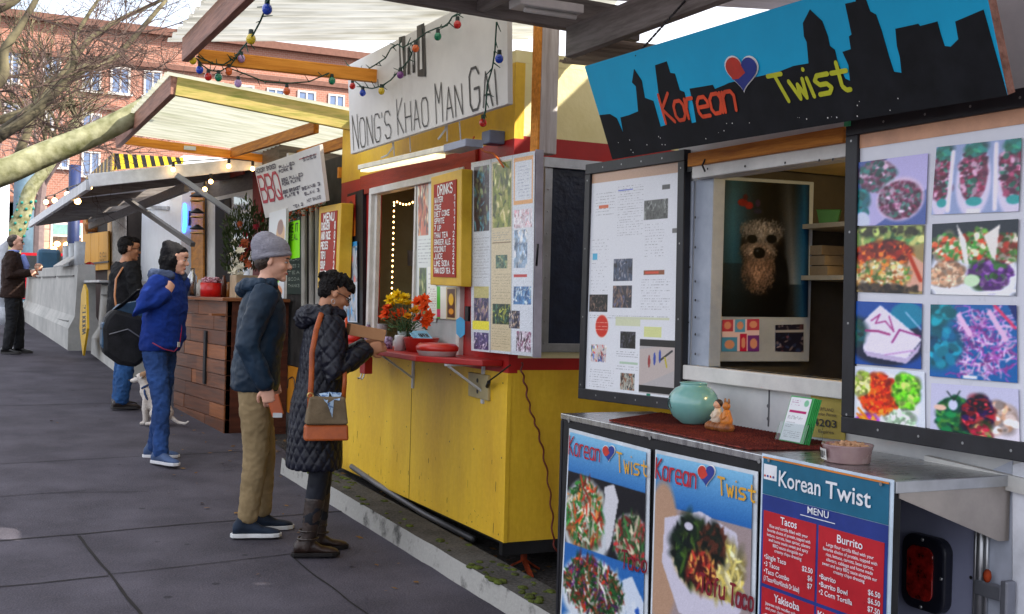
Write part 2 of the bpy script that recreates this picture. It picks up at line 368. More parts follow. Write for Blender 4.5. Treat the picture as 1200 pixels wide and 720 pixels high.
for i in range(n):
    a = -3+27*i/n; b = -3+27*(i+1)/n
    mb.add([(-5,a,GS*a),(2.66-.05*(a-5.3)*(a < 9),a,GS*a),(2.66-.05*(b-5.3)*(b < 9),b,GS*b),(-5,b,GS*b)], [(0,1,2,3)])
mb.add([(-5,24,GS*24),(8,24,GS*24),(8,60,GS*24),(-5,60,GS*24)], [(0,1,2,3)])
struct(mb.build('pavement', M_pave, loc=0))
mb = MB()
def gstrip(x0, y0, x1, y1, w, h=.004):
    d = Vector((x1-x0, y1-y0, 0)).normalized(); a = Vector((-d.y, d.x, 0))*w/2; k = 24; P = []
    for i in range(k+1):
        t = i/k; x = x0+(x1-x0)*t; y = y0+(y1-y0)*t; j = noise.noise(Vector((x*3, y*3, 1)))*.015; ww = 1+.6*noise.noise(Vector((x*9, y*9, 5)))
        P.append((Vector((x, y, 0))+a*(ww+j/w*2), Vector((x, y, 0))-a*(ww-j/w*2)))
    for (p, q), (r_, s_) in zip(P, P[1:]):
        vs = [(v.x, v.y, GS*v.y+h) for v in (p, q, s_, r_)]; mb.add(vs, [(0,1,2,3)])
gstrip(-2, 7.12, 2.45, 7.6, .014); gstrip(-2, 6.3, .8, 6.47, .012); gstrip(.8, 6.5, 2.0, 6.66, .008); gstrip(-2, 9.5, 2.3, 9.9, .01)
gstrip(-2, 12.6, 2.1, 12.9, .012); gstrip(-2, 15.6, 1.8, 15.8, .012); gstrip(.74, 7.37, .95, 4.6, .016); gstrip(1.83, 6.62, 1.98, 4.4, .01)
gstrip(-2, 5.0, 2.5, 5.2, .01); gstrip(.6, 8.6, 1.3, 8.5, .006); gstrip(0.2, 8.55, .9, 8.62, .006)
struct(mb.build('pavement_joints', M_joint, loc=0))
# kerb
def kx(y): return 2.58-.058*(y-5.3)
mb = MB(); mt = MB(); mo = MB(); ys = [1.0+i*.12 for i in range(67)]
for a, b in zip(ys, ys[1:]):
    j1 = .012*noise.noise(Vector((0, a*4, 0))); j2 = .012*noise.noise(Vector((0, b*4, 0)))
    xa, xb = kx(a)+j1, kx(b)+j2; za, zb = GS*a, GS*b
    mb.add([(xa,a,za-.05),(xb,b,zb-.05),(xb+.012,b,zb+.125),(xa+.012,a,za+.125)], [(0,3,2,1)])
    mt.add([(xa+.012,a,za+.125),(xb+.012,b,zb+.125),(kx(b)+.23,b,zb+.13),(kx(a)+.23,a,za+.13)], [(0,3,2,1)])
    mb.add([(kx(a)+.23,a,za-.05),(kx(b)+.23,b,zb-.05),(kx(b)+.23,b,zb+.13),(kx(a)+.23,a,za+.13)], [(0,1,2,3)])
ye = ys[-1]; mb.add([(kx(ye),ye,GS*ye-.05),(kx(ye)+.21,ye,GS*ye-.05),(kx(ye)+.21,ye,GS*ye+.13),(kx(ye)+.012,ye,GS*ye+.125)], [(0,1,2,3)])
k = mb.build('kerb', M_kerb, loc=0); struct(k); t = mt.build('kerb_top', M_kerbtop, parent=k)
for i in range(150):          # moss tufts and litter on the kerb and in the gutter behind it
    y = rnd.choice([rnd.gauss(5.35, .35), rnd.gauss(8.2, .45), rnd.uniform(4, 9)]); x = kx(y)+rnd.choice([.012+rnd.random()*.1, .21-rnd.random()*.05]); r0 = .006+rnd.random()*.014
    mo.ell((x, y, GS*y+.127), (r0*1.6, r0*2, r0*.6), nu=6, nv=4)
tag(mo.build('moss', M_moss, loc=0, smooth=True), 'green moss growing along the edge of the kerb', 'moss', kind='stuff')
M_leaf = M('leaf_litter', (.28,.15,.04), .9, col2=(.08,.04,.02), scale=9)
ml = MB()
for i in range(560):
    y = rnd.uniform(3.5, 12); x = kx(y)+.2+abs(rnd.gauss(.1, .35)) if rnd.random() < .86 else kx(y)-abs(rnd.gauss(0,.5))
    z = GS*y+(.006 if x > kx(y)+.22 or x < kx(y) else .12)-(.018 if x > 2.9 else 0); a = rnd.random()*6; r0 = .008+rnd.random()*.02
    c = Vector((x, y, z+.004)); e1 = Vector((math.cos(a), math.sin(a), rnd.uniform(-.3, .3)))*r0; e2 = Vector((-math.sin(a), math.cos(a), rnd.uniform(-.3,.3)))*r0*.6
    ml.add([c-e1, c-e2, c+e1, c+e2], [(0,1,2,3)])
tag(ml.build('leaf_litter', M_leaf, loc=0), 'dry brown leaf litter in the gutter under the carts', 'leaf litter', kind='stuff')
# ================================================================= MATERIALS FOR THE CARTS
M_yel = M('yellow_paint', hexc('efc224'), .5, col2=hexc('d8a61a'), scale=1.5, stretch=(2.2,2.2,.5), bump=.22, bscale=24, thr=(.3,.62)); speckle(M_yel, 2.2, .10, (.25,.16,.05), (.85,.62,.08)); speckle(M_yel, 30, .07, (.2,.13,.03), (.9,.7,.12))
M_cream = M('cream_paint', hexc('efe4b4'), .65, col2=hexc('e4d79e'), scale=3, bump=.25, bscale=40)
M_red = M('red_paint', hexc('b01a16'), .45, col2=hexc('97130f'), scale=3, bump=.1)
M_redw = M('faded_red_boards', hexc('a5402c'), .65, col2=hexc('8c3222'), scale=2, stretch=(3,3,30), bump=.3, bscale=8)
M_white = M('white_paint', hexc('d8d6d0'), .5, col2=hexc('b9b8b4'), scale=4, bump=.1)
M_whitem = M('white_metal', hexc('cdd0d2'), .35, col2=hexc('b4b7bb'), scale=3)
M_alu = M('aluminium', (.52,.53,.55), .38, metal=.85, var=.15, scale=4)
M_steel = M('stainless', (.55,.55,.55), .28, metal=1, col2=(.36,.36,.37), scale=2, stretch=(2,14,2))
M_black = M('black_paint', (.010,.010,.012), .5, var=.3, scale=5, bump=.08, spec=.3)
M_frame = M('black_frame', (.014,.014,.018), .45, spec=.35, var=.3, scale=6, bump=.05)
M_navy = M('navy_panel', (.020,.030,.062), .35, col2=(.012,.018,.040), scale=14, bump=.5, bscale=26)
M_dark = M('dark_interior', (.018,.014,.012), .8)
M_ply = wood('orange_wood', hexc('c98a3c'), hexc('9a5f22'), stretch=(3,3,14))
M_beamo = wood('orange_timber', hexc('f0a040'), hexc('c4751e'), stretch=(2,30,30))
M_beamo2 = wood('orange_timber_lengthways', hexc('c98436'), hexc('8a4c1c'), stretch=(30,2,30))
M_beambr = wood('brown_timber', hexc('a07464'), hexc('6b4638'), stretch=(30,2,30))
M_beamgr = wood('green_stained_timber', hexc('b8a262'), hexc('7d8338'), stretch=(1,25,25))
M_beamgy = wood('weathered_timber', hexc('86807c'), hexc('5d5752'), stretch=(3,30,30))
M_beamgy2 = wood('weathered_timber_lengthways', hexc('8d8884'), hexc('635d58'), stretch=(30,3,30))
M_postw = wood('white_washed_timber', hexc('d9d3d2'), hexc('a89a94'), stretch=(20,20,1.5))
M_sign = M('off_white_sign', hexc('dedcd8'), .55, col2=hexc('c9c7c4'), scale=1.2, thr=(.3,.6))
M_ink = M('black_lettering', (.02,.018,.018), .55)
M_rust = M('rusted_orange', hexc('a8401c'), .8, col2=hexc('5a2412'), scale=12)
M_screw = M('screw_head', (.3,.3,.3), .4, metal=.8)
M_wtext = M('white_lettering', (.85,.83,.80), .6)
# ================================================================= THE YELLOW CART
XF = 2.85
Yc = 5.86; Ye = 9.05; Zb = .50; Zt = 3.22
nong = thing('food_cart', 'yellow food cart with a red serving shelf under a long white sign', 'food cart', (XF+.9, 7.4, gz(7.4)))
W0 = PX(439,228,XF); W1 = PX(505,212,XF); wz1 = W0.z; wy1 = W0.y; wy0 = PX(541,330,XF).y; wz0 = 1.56
red1 = PX(600,163,XF).z
mb = MB()   # front wall: yellow below, red middle, yellow top; the window opening is left free
zy = 1.46
mb.box(XF, XF+.06, Yc, Ye, Zb, zy, 0)
mb.box(XF, XF+.06, Yc, Ye, 2.79, Zt, 0)
mb.box(XF+.002, XF+.06, Yc, wy0, zy, 2.79, 1); mb.box(XF+.002, XF+.06, wy1, Ye, zy, 2.79, 1)
mb.box(XF+.002, XF+.06, wy0, wy1, zy, wz0, 1); mb.box(XF+.002, XF+.06, wy0, wy1, wz1, 2.79, 1)
mb.build('front_wall', [M_yel, M_red], nong)
mb = MB(); mb.box(XF-.002, XF-.0003, 7.35, 7.356, Zb, 1.46); mb.build('panel_seam', M('seam_ochre', (.16,.10,.02), .8), nong)
mb = MB()
for i in range(9):
    yy = Yc+.06+i*.38
    for zz in (Zb+.04, .98, 1.40): disc(mb, (XF-.002, yy+rnd.uniform(-.01,.01), zz+rnd.uniform(-.006,.006)), (-1,0,0), .006, k=8)
mb.build('screws', M('screw_dark', (.10,.07,.03), .5), nong)
mb = MB()
for i in range(60):     # chips, drips and scuffs along the lower skirt
    yy = rnd.uniform(Yc+.05, 8.6); zz = Zb+abs(rnd.gauss(0,.22))+.01; w_ = rnd.uniform(.002,.007); h_ = rnd.uniform(.003,.012) if rnd.random() < .6 else rnd.uniform(.02,.08); mb.add([(XF-.0012,yy,zz),(XF-.0012,yy+w_,zz+h_*.2),(XF-.0012,yy+w_*.8,zz+h_),(XF-.0012,yy-w_*.3,zz+h_*.9)], [(0,1,2,3)])
tag(mb.build('scuffs', M('scuff_brown', (.13,.08,.03), .8), nong), kind='stuff')
mb = MB(); mb.box(XF-.02, XF, PX(560,200,XF).y, PX(424,235,XF).y, 2.655, 2.80); mb.build('fascia', M_redw, nong, bevel=.004)
mb = MB(); ys0 = Yc-.003
zs1 = PY(650,163,Yc).z; zs2 = PY(650,186,Yc).z; zr1 = PY(643,420,Yc).z; zr0 = PY(643,434,Yc).z
mb.box(XF+.06, XF+2.3, Yc, Yc+.06, Zb+.0, zr0, 0); mb.box(XF+.06, XF+2.3, Yc, Yc+.06, zr0, zr1, 1); mb.box(XF+.06, XF+2.3, Yc, Yc+.06, zr1, zs2, 2)
mb.box(XF+.06, XF+2.3, Yc, Yc+.06, zs2, zs1, 1); mb.box(XF+.06, XF+2.3, Yc, Yc+.06, zs1, Zt, 2)
mb.build('side_wall', [M_yel, M_red, M_cream], nong)
mb = MB(); mb.box(XF, XF+2.3, Yc, Ye, Zt+.001, Zt+.07); mb.box(XF+.1, XF+2.3, Yc+.1, Ye, Zb-.06, Zb-.003, 1); mb.box(XF+2.24, XF+2.298, Yc+.07, Ye, Zb, Zt); mb.box(XF+.06, XF+2.24, Ye-.06, Ye, Zb, Zt)
mb.build('roof_and_back', [M_cream, M_black], nong)
# metal corner strip & underside trim
mb = MB(); mb.box(XF-.004, XF+.02, Yc-.006, Yc, Zb, 1.45); mb.build('corner_strip', M_yel, nong)
mb = MB(); mb.box(XF-.003, XF+2.2, Yc+.006, Yc+.05, Zb-.075, Zb-.002); mb.build('chassis_rail', M_black, nong)
# corrugated end pillar
mb = MB()
for i in range(9): mb.tube([(XF+.02, Ye+.02+i*.035, .62), (XF+.02, Ye+.02+i*.035, 1.55)], .02, 8)
mb.build('corrugated_skirt', M_whitem, nong, smooth=True)
# interior
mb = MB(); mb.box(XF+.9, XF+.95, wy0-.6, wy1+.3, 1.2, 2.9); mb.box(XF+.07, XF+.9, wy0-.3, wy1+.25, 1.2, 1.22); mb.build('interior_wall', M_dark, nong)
mb = MB(); a = PX(487,437,XF+.5)
mb.box(XF+.45, XF+.75, PX(498,305,XF+.6).y-.2, wy1+.1, PX(470,318,XF+.6).z-.03, PX(470,318,XF+.6).z); mb.build('shelf', M_ply, nong)
# window: frame, mullion, sliding pane with leaflets
M_winw = M('window_frame_white', hexc('dad7d0'), .45, col2=hexc('bdbab2'), scale=5)
mb = MB(); t = .045
mb.box(XF-.03, XF+.05, wy1-.005, wy1+t, wz0-t, wz1+t); mb.box(XF-.03, XF+.05, wy0-t, wy0+.005, wz0-t, wz1+t)
mb.box(XF-.034, XF+.05, wy0+.005, wy1-.005, wz1-.005, wz1+t); mb.box(XF-.036, XF+.05, wy0+.005, wy1-.005, wz0-t, wz0+.005)
wf = mb.build('window', M_winw, nong, bevel=.004)
ym = PX(487,300,XF+.01).y
mb = MB(); mb.box(XF-.01, XF+.03, ym-.03, ym+.0, wz0, wz1); mb.build('sash', M_winw, wf); mb = MB(); mb.box(XF+.0, XF+.03, wy1-.06, wy1-.005, wz0, wz1)
mb.build('sash', M_winw, wf)
mb = MB(); mb.box(XF+.005, XF+.012, wy0+.005, ym-.03, wz0+.006, wz1-.006); mb.build('pane', M('papered_glass', hexc('cfd2d0'), .2, col2=hexc('b5bcb8'), scale=3), wf)
pals = {'warm': [(.75,.35,.2),(.9,.6,.3),(.3,.15,.1),(.85,.8,.7)], 'green': [(.25,.35,.15),(.5,.6,.25),(.75,.75,.5),(.15,.2,.1)], 'blue': [(.25,.35,.5),(.6,.7,.8),(.15,.15,.25),(.85,.8,.75)], 'grey': [(.35,.35,.38),(.6,.6,.62),(.15,.15,.17),(.75,.72,.7)], 'mix': [(.3,.3,.4),(.75,.3,.25),(.85,.75,.35),(.3,.45,.35),(.9,.88,.85)]}
cv = Cv(60, 150, (.84,.86,.84)); cv.photo(.05,.02,.6,.4,pals['warm'],3); cv.lines(.05,.42,.9,.6,8,seed=3); cv.photo(.1,.63,.5,.97,pals['green'],5); cv.rect(.55,.62,.95,.96,(.93,.93,.9)); cv.lines(.6,.65,.92,.95,9,seed=8)
sheet('leaflets', cv, pxq([(490,375),(512,378),(512,207),(490,212)], lambda u, v: PX(u,v,XF-.0)), wf, off=.006)
cv = Cv(50, 60, (.93,.93,.88)); cv.rect(.42,.0,.62,1,(.3,.72,.2)); cv.rect(.42,.7,.62,.95,(.85,.2,.4)); cv.lines(.04,.05,.38,.95,12,(.5,.2,.25),4)
sheet('leaflets', cv, pxq([(505,373),(525,374),(525,336),(505,336)], lambda u, v: PX(u,v,XF-.002)), wf, off=.008)
cv = Cv(30, 70, (.82,.75,.55)); cv.rect(.15,.06,.85,.94,(.35,.2,.1)); cv.ell(.5,.38,.25,.2,(.95,.75,.1)); cv.ell(.5,.75,.25,.1,(.9,.6,.1))
sheet('picture_card', cv, pxq([(524,374),(536,375),(536,337),(524,337)], lambda u, v: PX(u,v,XF-.004)), wf, off=.008)
# string of tiny lights inside the window edge
mb = MB(); M_warm = M('warm_lamp', (1,.62,.25), .4, emis=6, ecol=(1,.55,.18))
for i in range(26):
    t = i/25; yy = wy1-.1 if t < .72 else wy1-.1-(t-.72)*1.6; zz = wz0+.3+t/.72*.74 if t < .72 else wz0+1.04-.05*math.sin((t-.72)*9)
    mb = MB(); mb.ell((XF+.12, yy, min(zz, wz1-.06)), (.006,.006,.008), nu=6, nv=4); mb.build('fairy_light', M_warm, wf)
mb = MB(); mb.lathe(PX(484,312,XF+.55), [(.0,0),(.045,0),(.05,.12),(.055,.125),(.0,.13)], 12); 
tag(mb.build('paper_cup', M_white, loc=None, smooth=True), 'white paper cup on the shelf inside the dark cart window', 'cup')
mb = MB(); c = PX(468,316,XF+.55); mb.lathe(c, [(.0,0),(.05,0),(.05,.11),(.03,.15),(.03,.18),(0,.18)], 12)
tag(mb.build('bottle', M('blue_bottle', (.25,.33,.5), .3), smooth=True), 'pale blue bottle beside the paper cup inside the dark cart window', 'bottle')
# serving shelf
mb = MB(); zsf = 1.53; xs0 = 2.50
P = [Vector((xs0+.02, 8.5, zsf)), Vector((xs0, 6.4, zsf)), Vector((XF-.13, 5.93, zsf)), Vector((XF, 5.93, zsf)), Vector((XF, 8.5, zsf))]
sh = MB().slab(P, (0,0,1), .035).build('serving_shelf', M_red, nong, bevel=.006)
def bracket(y):
    mb = MB(); mb.box(XF-.012, XF, y-.015, y+.015, zsf-.27, zsf-.036); mb.box(xs0+.1, XF-.012, y-.015, y+.015, zsf-.048, zsf-.036)
    mb.beam((xs0+.12, y, zsf-.05), (XF-.008, y, zsf-.2), .02, .012); mb.build('shelf_bracket', M_whitem, nong)
bracket(PX(485,440,XF).y); bracket(PX(567,450,XF).y)
# electric outlet plate
ob = MB(); q = pxq([(552,464),(575,470),(575,440),(552,436)], lambda u, v: PX(u,v,XF)); ob.slab([p+Vector((-.02,0,0)) for p in q], (-1,0,0), .02)
ou = ob.build('outlet_box', M('beige_plate', hexc('a89a70'), .5), nong, bevel=.004)
mb = MB()
for t in (.28, .72): disc(mb, bil(q)(.5, t)+Vector((-.022,0,0)), (-1,0,0), .014)
mb.build('socket', M_ink, ou)
# navy side panel in silver frame
nf = MB(); a = PY(634,185,Yc); b = PY(720,415,Yc); x0 = PY(634,300,Yc).x; x1 = x0+1.15; z0 = b.z+.01; z1 = a.z-.005; yb = Yc
f_ = .05
nf.box(x0, x0+f_, yb-.025, yb, z0, z1); nf.box(x1-f_, x1, yb-.025, yb, z0, z1); nf.box(x0+f_, x1-f_, yb-.023, yb, z1-f_, z1); nf.box(x0+f_, x1-f_, yb-.023, yb, z0, z0+f_)
sf = nf.build('side_hatch_frame', M_alu, nong, bevel=.003)
MB().box(x0+f_, x1-f_, yb-.015, yb-.001, z0+f_, z1-f_).build('hatch_panel', M_navy, sf)
mb = MB()
for i in range(9): mb.ell((x0+.022, yb-.027, z0+.05+i*(z1-z0-.1)/8), (.006,.004,.006), nu=6, nv=4)
mb.build('hatch_screws', M_alu, sf); mb = MB(); mb.box(x0-.02, x1+.02, yb-.05, yb-.026, z1-.05, z1+.005); mb.build('hatch_rail', M_alu, sf)
# upright white post on the corner
pst = MB(); p1 = PX(632,178,2.80); px0 = PX(634,110,2.80); ypst = px0.y
xa = PY(634,110,ypst).x; xb_ = PY(654,110,ypst).x; zb_ = PY(640,180,ypst).z
pst.box(xa, xb_, ypst, ypst+.09, zb_, 3.35)
po = tag(pst.build('timber_post', M_postw, bevel=.004), 'whitewashed timber post at the near corner of the yellow cart', 'post')
mb = MB(); mb.box(xa-.012, xa-.001, ypst+.002, ypst+.088, zb_, 3.35); mb.build('cut_edge', M_beamo, po)
# flyer panel swung open past the corner
xq = 2.78
q = [PX(553,411,xq), PX(625,418,xq), PX(628,177,xq), PX(553,191,xq)]
fp = thing('flyer_panel', 'hinged panel of laminated press cuttings beside the yellow cart window', 'notice board', (q[0]+q[1])/2)
MB().slab([p+Vector((.004,0,0)) for p in q], (-1,0,0), .03).build('panel_board', M_red, fp, bevel=.002)
cv = Cv(110, 350, (.80,.82,.84))
for (x0_,y0_,x1_,y1_,bg) in [(.02,.02,.33,.99,(.78,.8,.82)),(.35,.02,.66,.985,(.80,.74,.60)),(.68,.02,.985,.98,(.85,.87,.90))]: cv.rect(x0_,y0_,x1_,y1_,bg)
cv.photo(.05,.03,.31,.37,[(.2,.15,.2),(.3,.5,.55),(.5,.55,.4),(.2,.2,.25)],1); cv.lines(.05,.4,.31,.62,14,seed=1); cv.rect(.05,.66,.31,.72,(.72,.68,.4)); cv.photo(.05,.72,.31,.84,[(.15,.15,.3),(.5,.4,.5),(.7,.6,.5)],2); cv.rect(.03,.84,.32,.885,(.92,.88,.2)); cv.photo(.05,.9,.31,.99,[(.3,.25,.45),(.8,.75,.8),(.2,.2,.3)],4)
cv.photo(.36,.03,.65,.36,[(.45,.5,.15),(.7,.68,.35),(.25,.3,.1),(.85,.8,.6)],6); cv.lines(.37,.38,.65,.43,4,seed=4); cv.rect(.36,.435,.65,.44,(.5,.4,.25)); cv.photo(.42,.5,.6,.57,[(.15,.3,.25),(.3,.45,.35),(.6,.6,.4)],8); cv.lines(.37,.59,.65,.73,9,(.5,.45,.35),seed=5); cv.photo(.37,.75,.65,.85,[(.1,.2,.15),(.3,.5,.4),(.8,.8,.3)],9); cv.lines(.37,.87,.65,.97,8,(.5,.45,.35),seed=6)
for k in (.02,.235): cv.rect(.69,k,.975,k+.02,(.9,.66,.4))
cv.rect(.69,.02,.71,.25,(.9,.66,.4)); cv.rect(.955,.02,.975,.25,(.9,.66,.4)); cv.lines(.76,.06,.92,.22,10,(.4,.45,.6),seed=7,dens=.5); cv.photo(.7,.28,.96,.37,[(.9,.85,.88),(.8,.6,.65),(.9,.9,.95)],11); cv.photo(.7,.38,.9,.57,[(.6,.7,.8),(.3,.4,.55),(.85,.85,.85)],12); cv.rect(.7,.6,.9,.615,(.75,.2,.2)); cv.photo(.7,.66,.96,.75,[(.3,.5,.7),(.85,.9,.9),(.2,.3,.5)],13); cv.photo(.64,.78,.8,.87,[(.15,.15,.2),(.4,.4,.5),(.8,.7,.6)],14); cv.photo(.75,.88,.97,.98,[(.85,.8,.85),(.5,.3,.4),(.2,.2,.2)],15)
cv.rect(.325,0,.345,1,(.62,.64,.66)); cv.rect(.66,0,.675,1,(.66,.66,.66)); cv.grain(.035)
sheet('press_cuttings', cv, q, fp, off=.003, curl=.0015)
mb = MB(); mb.slab([q[1]+Vector((0,-.004,-.006)), q[1]+Vector((0,.006,-.006)), q[2]+Vector((0,.006,.008)), q[2]+Vector((0,-.004,.008))], (-1,0,0), .045); mb.build('edge_strip', M('clear_edge', (.45,.42,.48), .15), fp)
mb = MB()
for v in (245, 368):
    p = PX(548,v,xq); mb.box(p.x-.006, p.x+.01, p.y-.02, p.y+.03, p.z-.045, p.z+.045)
mb.build('hinge', M_black, fp)
mb = MB(); p = PX(628,300,xq-.01); mb.tube([p+Vector((0,-.02,.06)), p+Vector((-.015,-.045,.02)), p+Vector((-.01,-.03,-.04)), p+Vector((0,-.01,-.05))], .006, 6); mb.build('latch', M_black, fp, smooth=True)
# wooden menu boxes with painted lettering
def menu_box(px, x, label, title, rows, depth=.12, tw=.011):
    q = [PX(u, v, x) for u, v in px]; b = thing('menu_board', label, 'menu board', (q[0]+q[1])/2, 'yellow hand-painted menu boards')
    MB().slab(q, (-1,0,0), depth).build('yellow_box', M('yellow_frame_paint', hexc('d9b02c'), .5, col2=hexc('c49a20'), scale=6), b, bevel=.005)
    qi = sub(q, .13, .075, .86, .92); mb = MB(); mb.slab([p+Vector((-.006,0,0)) for p in qi], (-1,0,0), .0055); 
    inn = mb.build('red_face', M('menu_red', hexc('a8392e'), .6, col2=hexc('953026'), scale=8), b)
    mt = MB(); stext(mt, title, sub(qi, .2, .875, .85, .975), tw*.8, off=.008, wob=.04); k = len(rows)
    for i, (l, r) in enumerate(rows):
        t1 = .85-i*.83/k; t0 = t1-.58/k
        stext(mt, l, sub(qi, .06, t0, min(.78, .06+.075*len(l)), t1), tw*.62, off=.008, wob=.05)
        if r: stext(mt, r, sub(qi, .95-.06*len(r), t0, .95, t1), tw*.6, off=.008, wob=.05)
    mt.build('lettering', M_wtext, inn); return b
mb1 = menu_box([(504,334),(540,336),(541,198),(505,208)], 2.70, 'yellow framed red board of drinks beside the cuttings panel', 'DRINKS', [('WATER','1'),('COKE','1'),('DIET COKE','1'),('SPRITE','1'),('7 UP','1'),('THAI TEA','2'),('GINGER ALE','2'),('COCONUT','2'),('JUICE','2'),('LIME SODA','2'),('THAI ICED TEA','2')], depth=.07)
mb2 = menu_box([(372,338),(396,339),(400,238),(374,243)], 2.70, 'yellow framed red menu board nearest the BBQ sign', 'MENU', [('CHICKEN','8'),('AND RICE','8'),('PIECES','7'),('TOFU','7'),('SOUP','2'),('SAUCE','1')], depth=.1, tw=.02)
# red poster, dark shutter with stuck papers left of the window
q = [PX(410,398,2.82), PX(424,400,2.82), PX(424,224,2.82), PX(410,228,2.82)]
shp = thing('notice_panel', 'dark narrow panel of pinned papers between the menu board and the window', 'notice board', (q[0]+q[1])/2)
q = [PX(407,398,2.82), PX(425,400,2.82), PX(425,222,2.82), PX(407,228,2.82)]
MB().slab(q, (-1,0,0), .03).build('panel_board', M_black, shp)
cv = Cv(24, 80, (.75,.25,.1)); cv.rect(0,.0,1,.55,(.68,.12,.06)); cv.ell(.5,.3,.3,.18,(.35,.1,.05)); cv.rect(.0,.62,1,1,(.8,.42,.12)); cv.lines(.1,.68,.9,.95,5,(.3,.1,.05),2)
sheet('red_poster', cv, sub(q, .0, .70, .58, .98), shp, off=.006)
cv = Cv(36, 120, (.8,.84,.88)); cv.photo(0,0,1,.5,[(.75,.8,.85),(.3,.6,.8),(.85,.5,.5),(.5,.5,.55)],5,60); cv.photo(.1,.55,.9,.98,[(.7,.72,.74),(.3,.3,.35),(.2,.6,.85)],6,50); cv.rect(.5,.0,1,.06,(.15,.6,.85))
sheet('pinned_papers', cv, sub(q, -.25, .12, .75, .66), shp, off=.008, curl=.004)
# ================================================================= LONG WHITE SIGN
xs = 2.55
q = [PX(411,181,xs), PX(595,122,xs), PX(594,-20,xs), PX(407,77,xs)]
sg = thing('shop_sign', "long off-white board sign reading NONG'S KHAO MAN GAI above the yellow cart", 'sign', (q[0]+q[1])/2)
MB().slab(q, (-1,0,0), .03).build('sign_board', M_sign, sg, bevel=.003)
mb = MB(); P_ = lambda u, v: PX(u, v, xs)
stext(mb, "NONG'S", pxq([(415,176),(459,161),(457,125),(413,136)], P_), .010, off=.004, small=.86)
stext(mb, "KHAO", pxq([(467,158),(503,147),(501,108),(465,117)], P_), .010, off=.004, small=.84)
stext(mb, "MAN", pxq([(512,145),(543,134),(541,92),(510,99)], P_), .010, off=.004, small=.84)
stext(mb, "G", pxq([(552,131),(563,127),(561,78),(550,82)], P_), .015, off=.004)
stext(mb, "AI", pxq([(567,126),(584,122),(581,82),(564,86)], P_), .012, off=.004)
mb.build('lettering', M_ink, sg)
mb = MB()     # tall emblem of narrow bars at the upper middle
for a in ([(469,90),(476,89),(475,42),(468,44)],[(478,88),(481,87),(481,56),(478,56)],[(484,86),(487,85),(486,52),(483,53)],[(490,90),(500,90),(498,27),(489,31)]):
    mb.add([p+Vector((-.004,0,0)) for p in pxq(a, P_)], [(0,1,2,3)])
wq = MB()
for a in ([(472,84),(474,83),(472,50),(470,51)],[(493,82),(496,81),(495,42),(493,43)],[(484.8,76),(485.6,76),(485.4,60),(484.6,60)]): wq.add([p+Vector((-.006,0,0)) for p in pxq(a, P_)], [(0,1,2,3)])
em = mb.build('emblem', wood('aged_black_paint', (.02,.018,.016), (.14,.12,.10), stretch=(20,20,2)), sg); wq.build('emblem_gaps', M_sign, em)
# ---- tube lamp under the sign
a, b = PX(427,197,2.62), PX(541,172,2.62)
fl = thing('strip_light', 'long white fluorescent fixture slung under the white shop sign', 'light fixture', (a+b)/2)
mb = MB(); mb.beam(a, b, .10, .035); mb.build('housing', M('cream_fixture', hexc('efe9d2'), .4), fl, bevel=.006)
mb = MB(); mb.beam(a+Vector((-.005,-.02,-.022)), b+Vector((-.005,.3,-.022)), .06, .02); mb.build('lamp_tube', M('tube', (.9,.85,.6), .3, emis=.5, ecol=(1,.9,.55)), fl)
mb = MB(); mb.obox(b+Vector((0,-.02,0)), Vector((.055,0,0)), Vector((0,.16,0)), Vector((0,0,.022))); mb.build('ballast_cover', M('grey_fixture', hexc('8b93a6'), .4), fl, bevel=.004)
mb = MB()
for (u0,v0,u1,v1) in ((461,163,462,183),(524,141,524,166),(538,137,540,165),(480,157,481,178)): mb.tube([PX(u0,v0,2.6),PX(u1,v1,2.62)], .004, 6)
mb.tube([PX(459,160,2.6),PX(461,172,2.62),PX(454,182,2.62),PX(447,185,2.62)], .006, 6); mb.tube([PX(524,140,2.6),PX(522,152,2.62),PX(514,163,2.62)], .007, 6); mb.build('suspension_rods', M_whitem, fl)
mb = MB(); c = PX(578,162,2.80); mb.obox(c, Vector((.05,0,0)), Vector((0,.055,0)), Vector((0,0,.038)))
tag(mb.build('junction_box', M('blue_grey_metal', hexc('66728c'), .45), bevel=.006), 'small blue-grey electrical box on the yellow wall under the shop sign', 'electrical box')
mb = MB(); mb.tube([PX(556,160,2.78),PX(553,166,2.77),PX(560,172,2.77),PX(568,178,2.77),PX(578,180,2.77),PX(584,187,2.77),PX(590,196,2.76)], .006, 6)
tag(mb.build('extension_cable', M('orange_cable', hexc('d8691c'), .5), smooth=True), 'orange cable looping out of the small electrical box', 'cable')
# ================================================================= STRING OF COLOURED BULBS
bc = {'y': 'e8c81e', 'b': '1f4fd0', 'r': 'd81d18', 'g': '0e8a62', 'o': 'ee6a1c', 'l': 'c9a2dc', 'p': '8c4a9a'}
BM = {}
for k, h in bc.items():
    m_ = M('bulb_'+k, hexc(h), .15, var=.05, coat=.5); m_.node_tree.nodes['Principled BSDF'].inputs['Transmission Weight'].default_value = .25; BM[k] = m_
M_wire = M('green_wire', (.01,.06,.04), .6); M_socket = M('bulb_socket', (.008,.02,.02), .5)
def PB(u, v):
    if u < 405:   # wire hangs along the open edge of the upper canopy, then falls back to the sign
        y = 7.36
        return PY(u, v, y) if u > 330 or v > 60 else PX(u, v, 1.26)
    return PX(u, v, 2.50)
bulbs = [(226,71,'y'),(234,82,'b'),(244,90,'r'),(256,91,'g'),(268,84,'o'),(279,98,'l'),(283,69,'l'),(294,46,'y'),(313,11,'b'),(336,107,'o'),(389,95,'g'),(413,101,'r'),(425,109,'b'),(447,107,'y'),(469,88,'p'),(487,57,'o'),(513,43,'g'),(536,29,'r'),(585,69,'b'),(566,144,'r')]
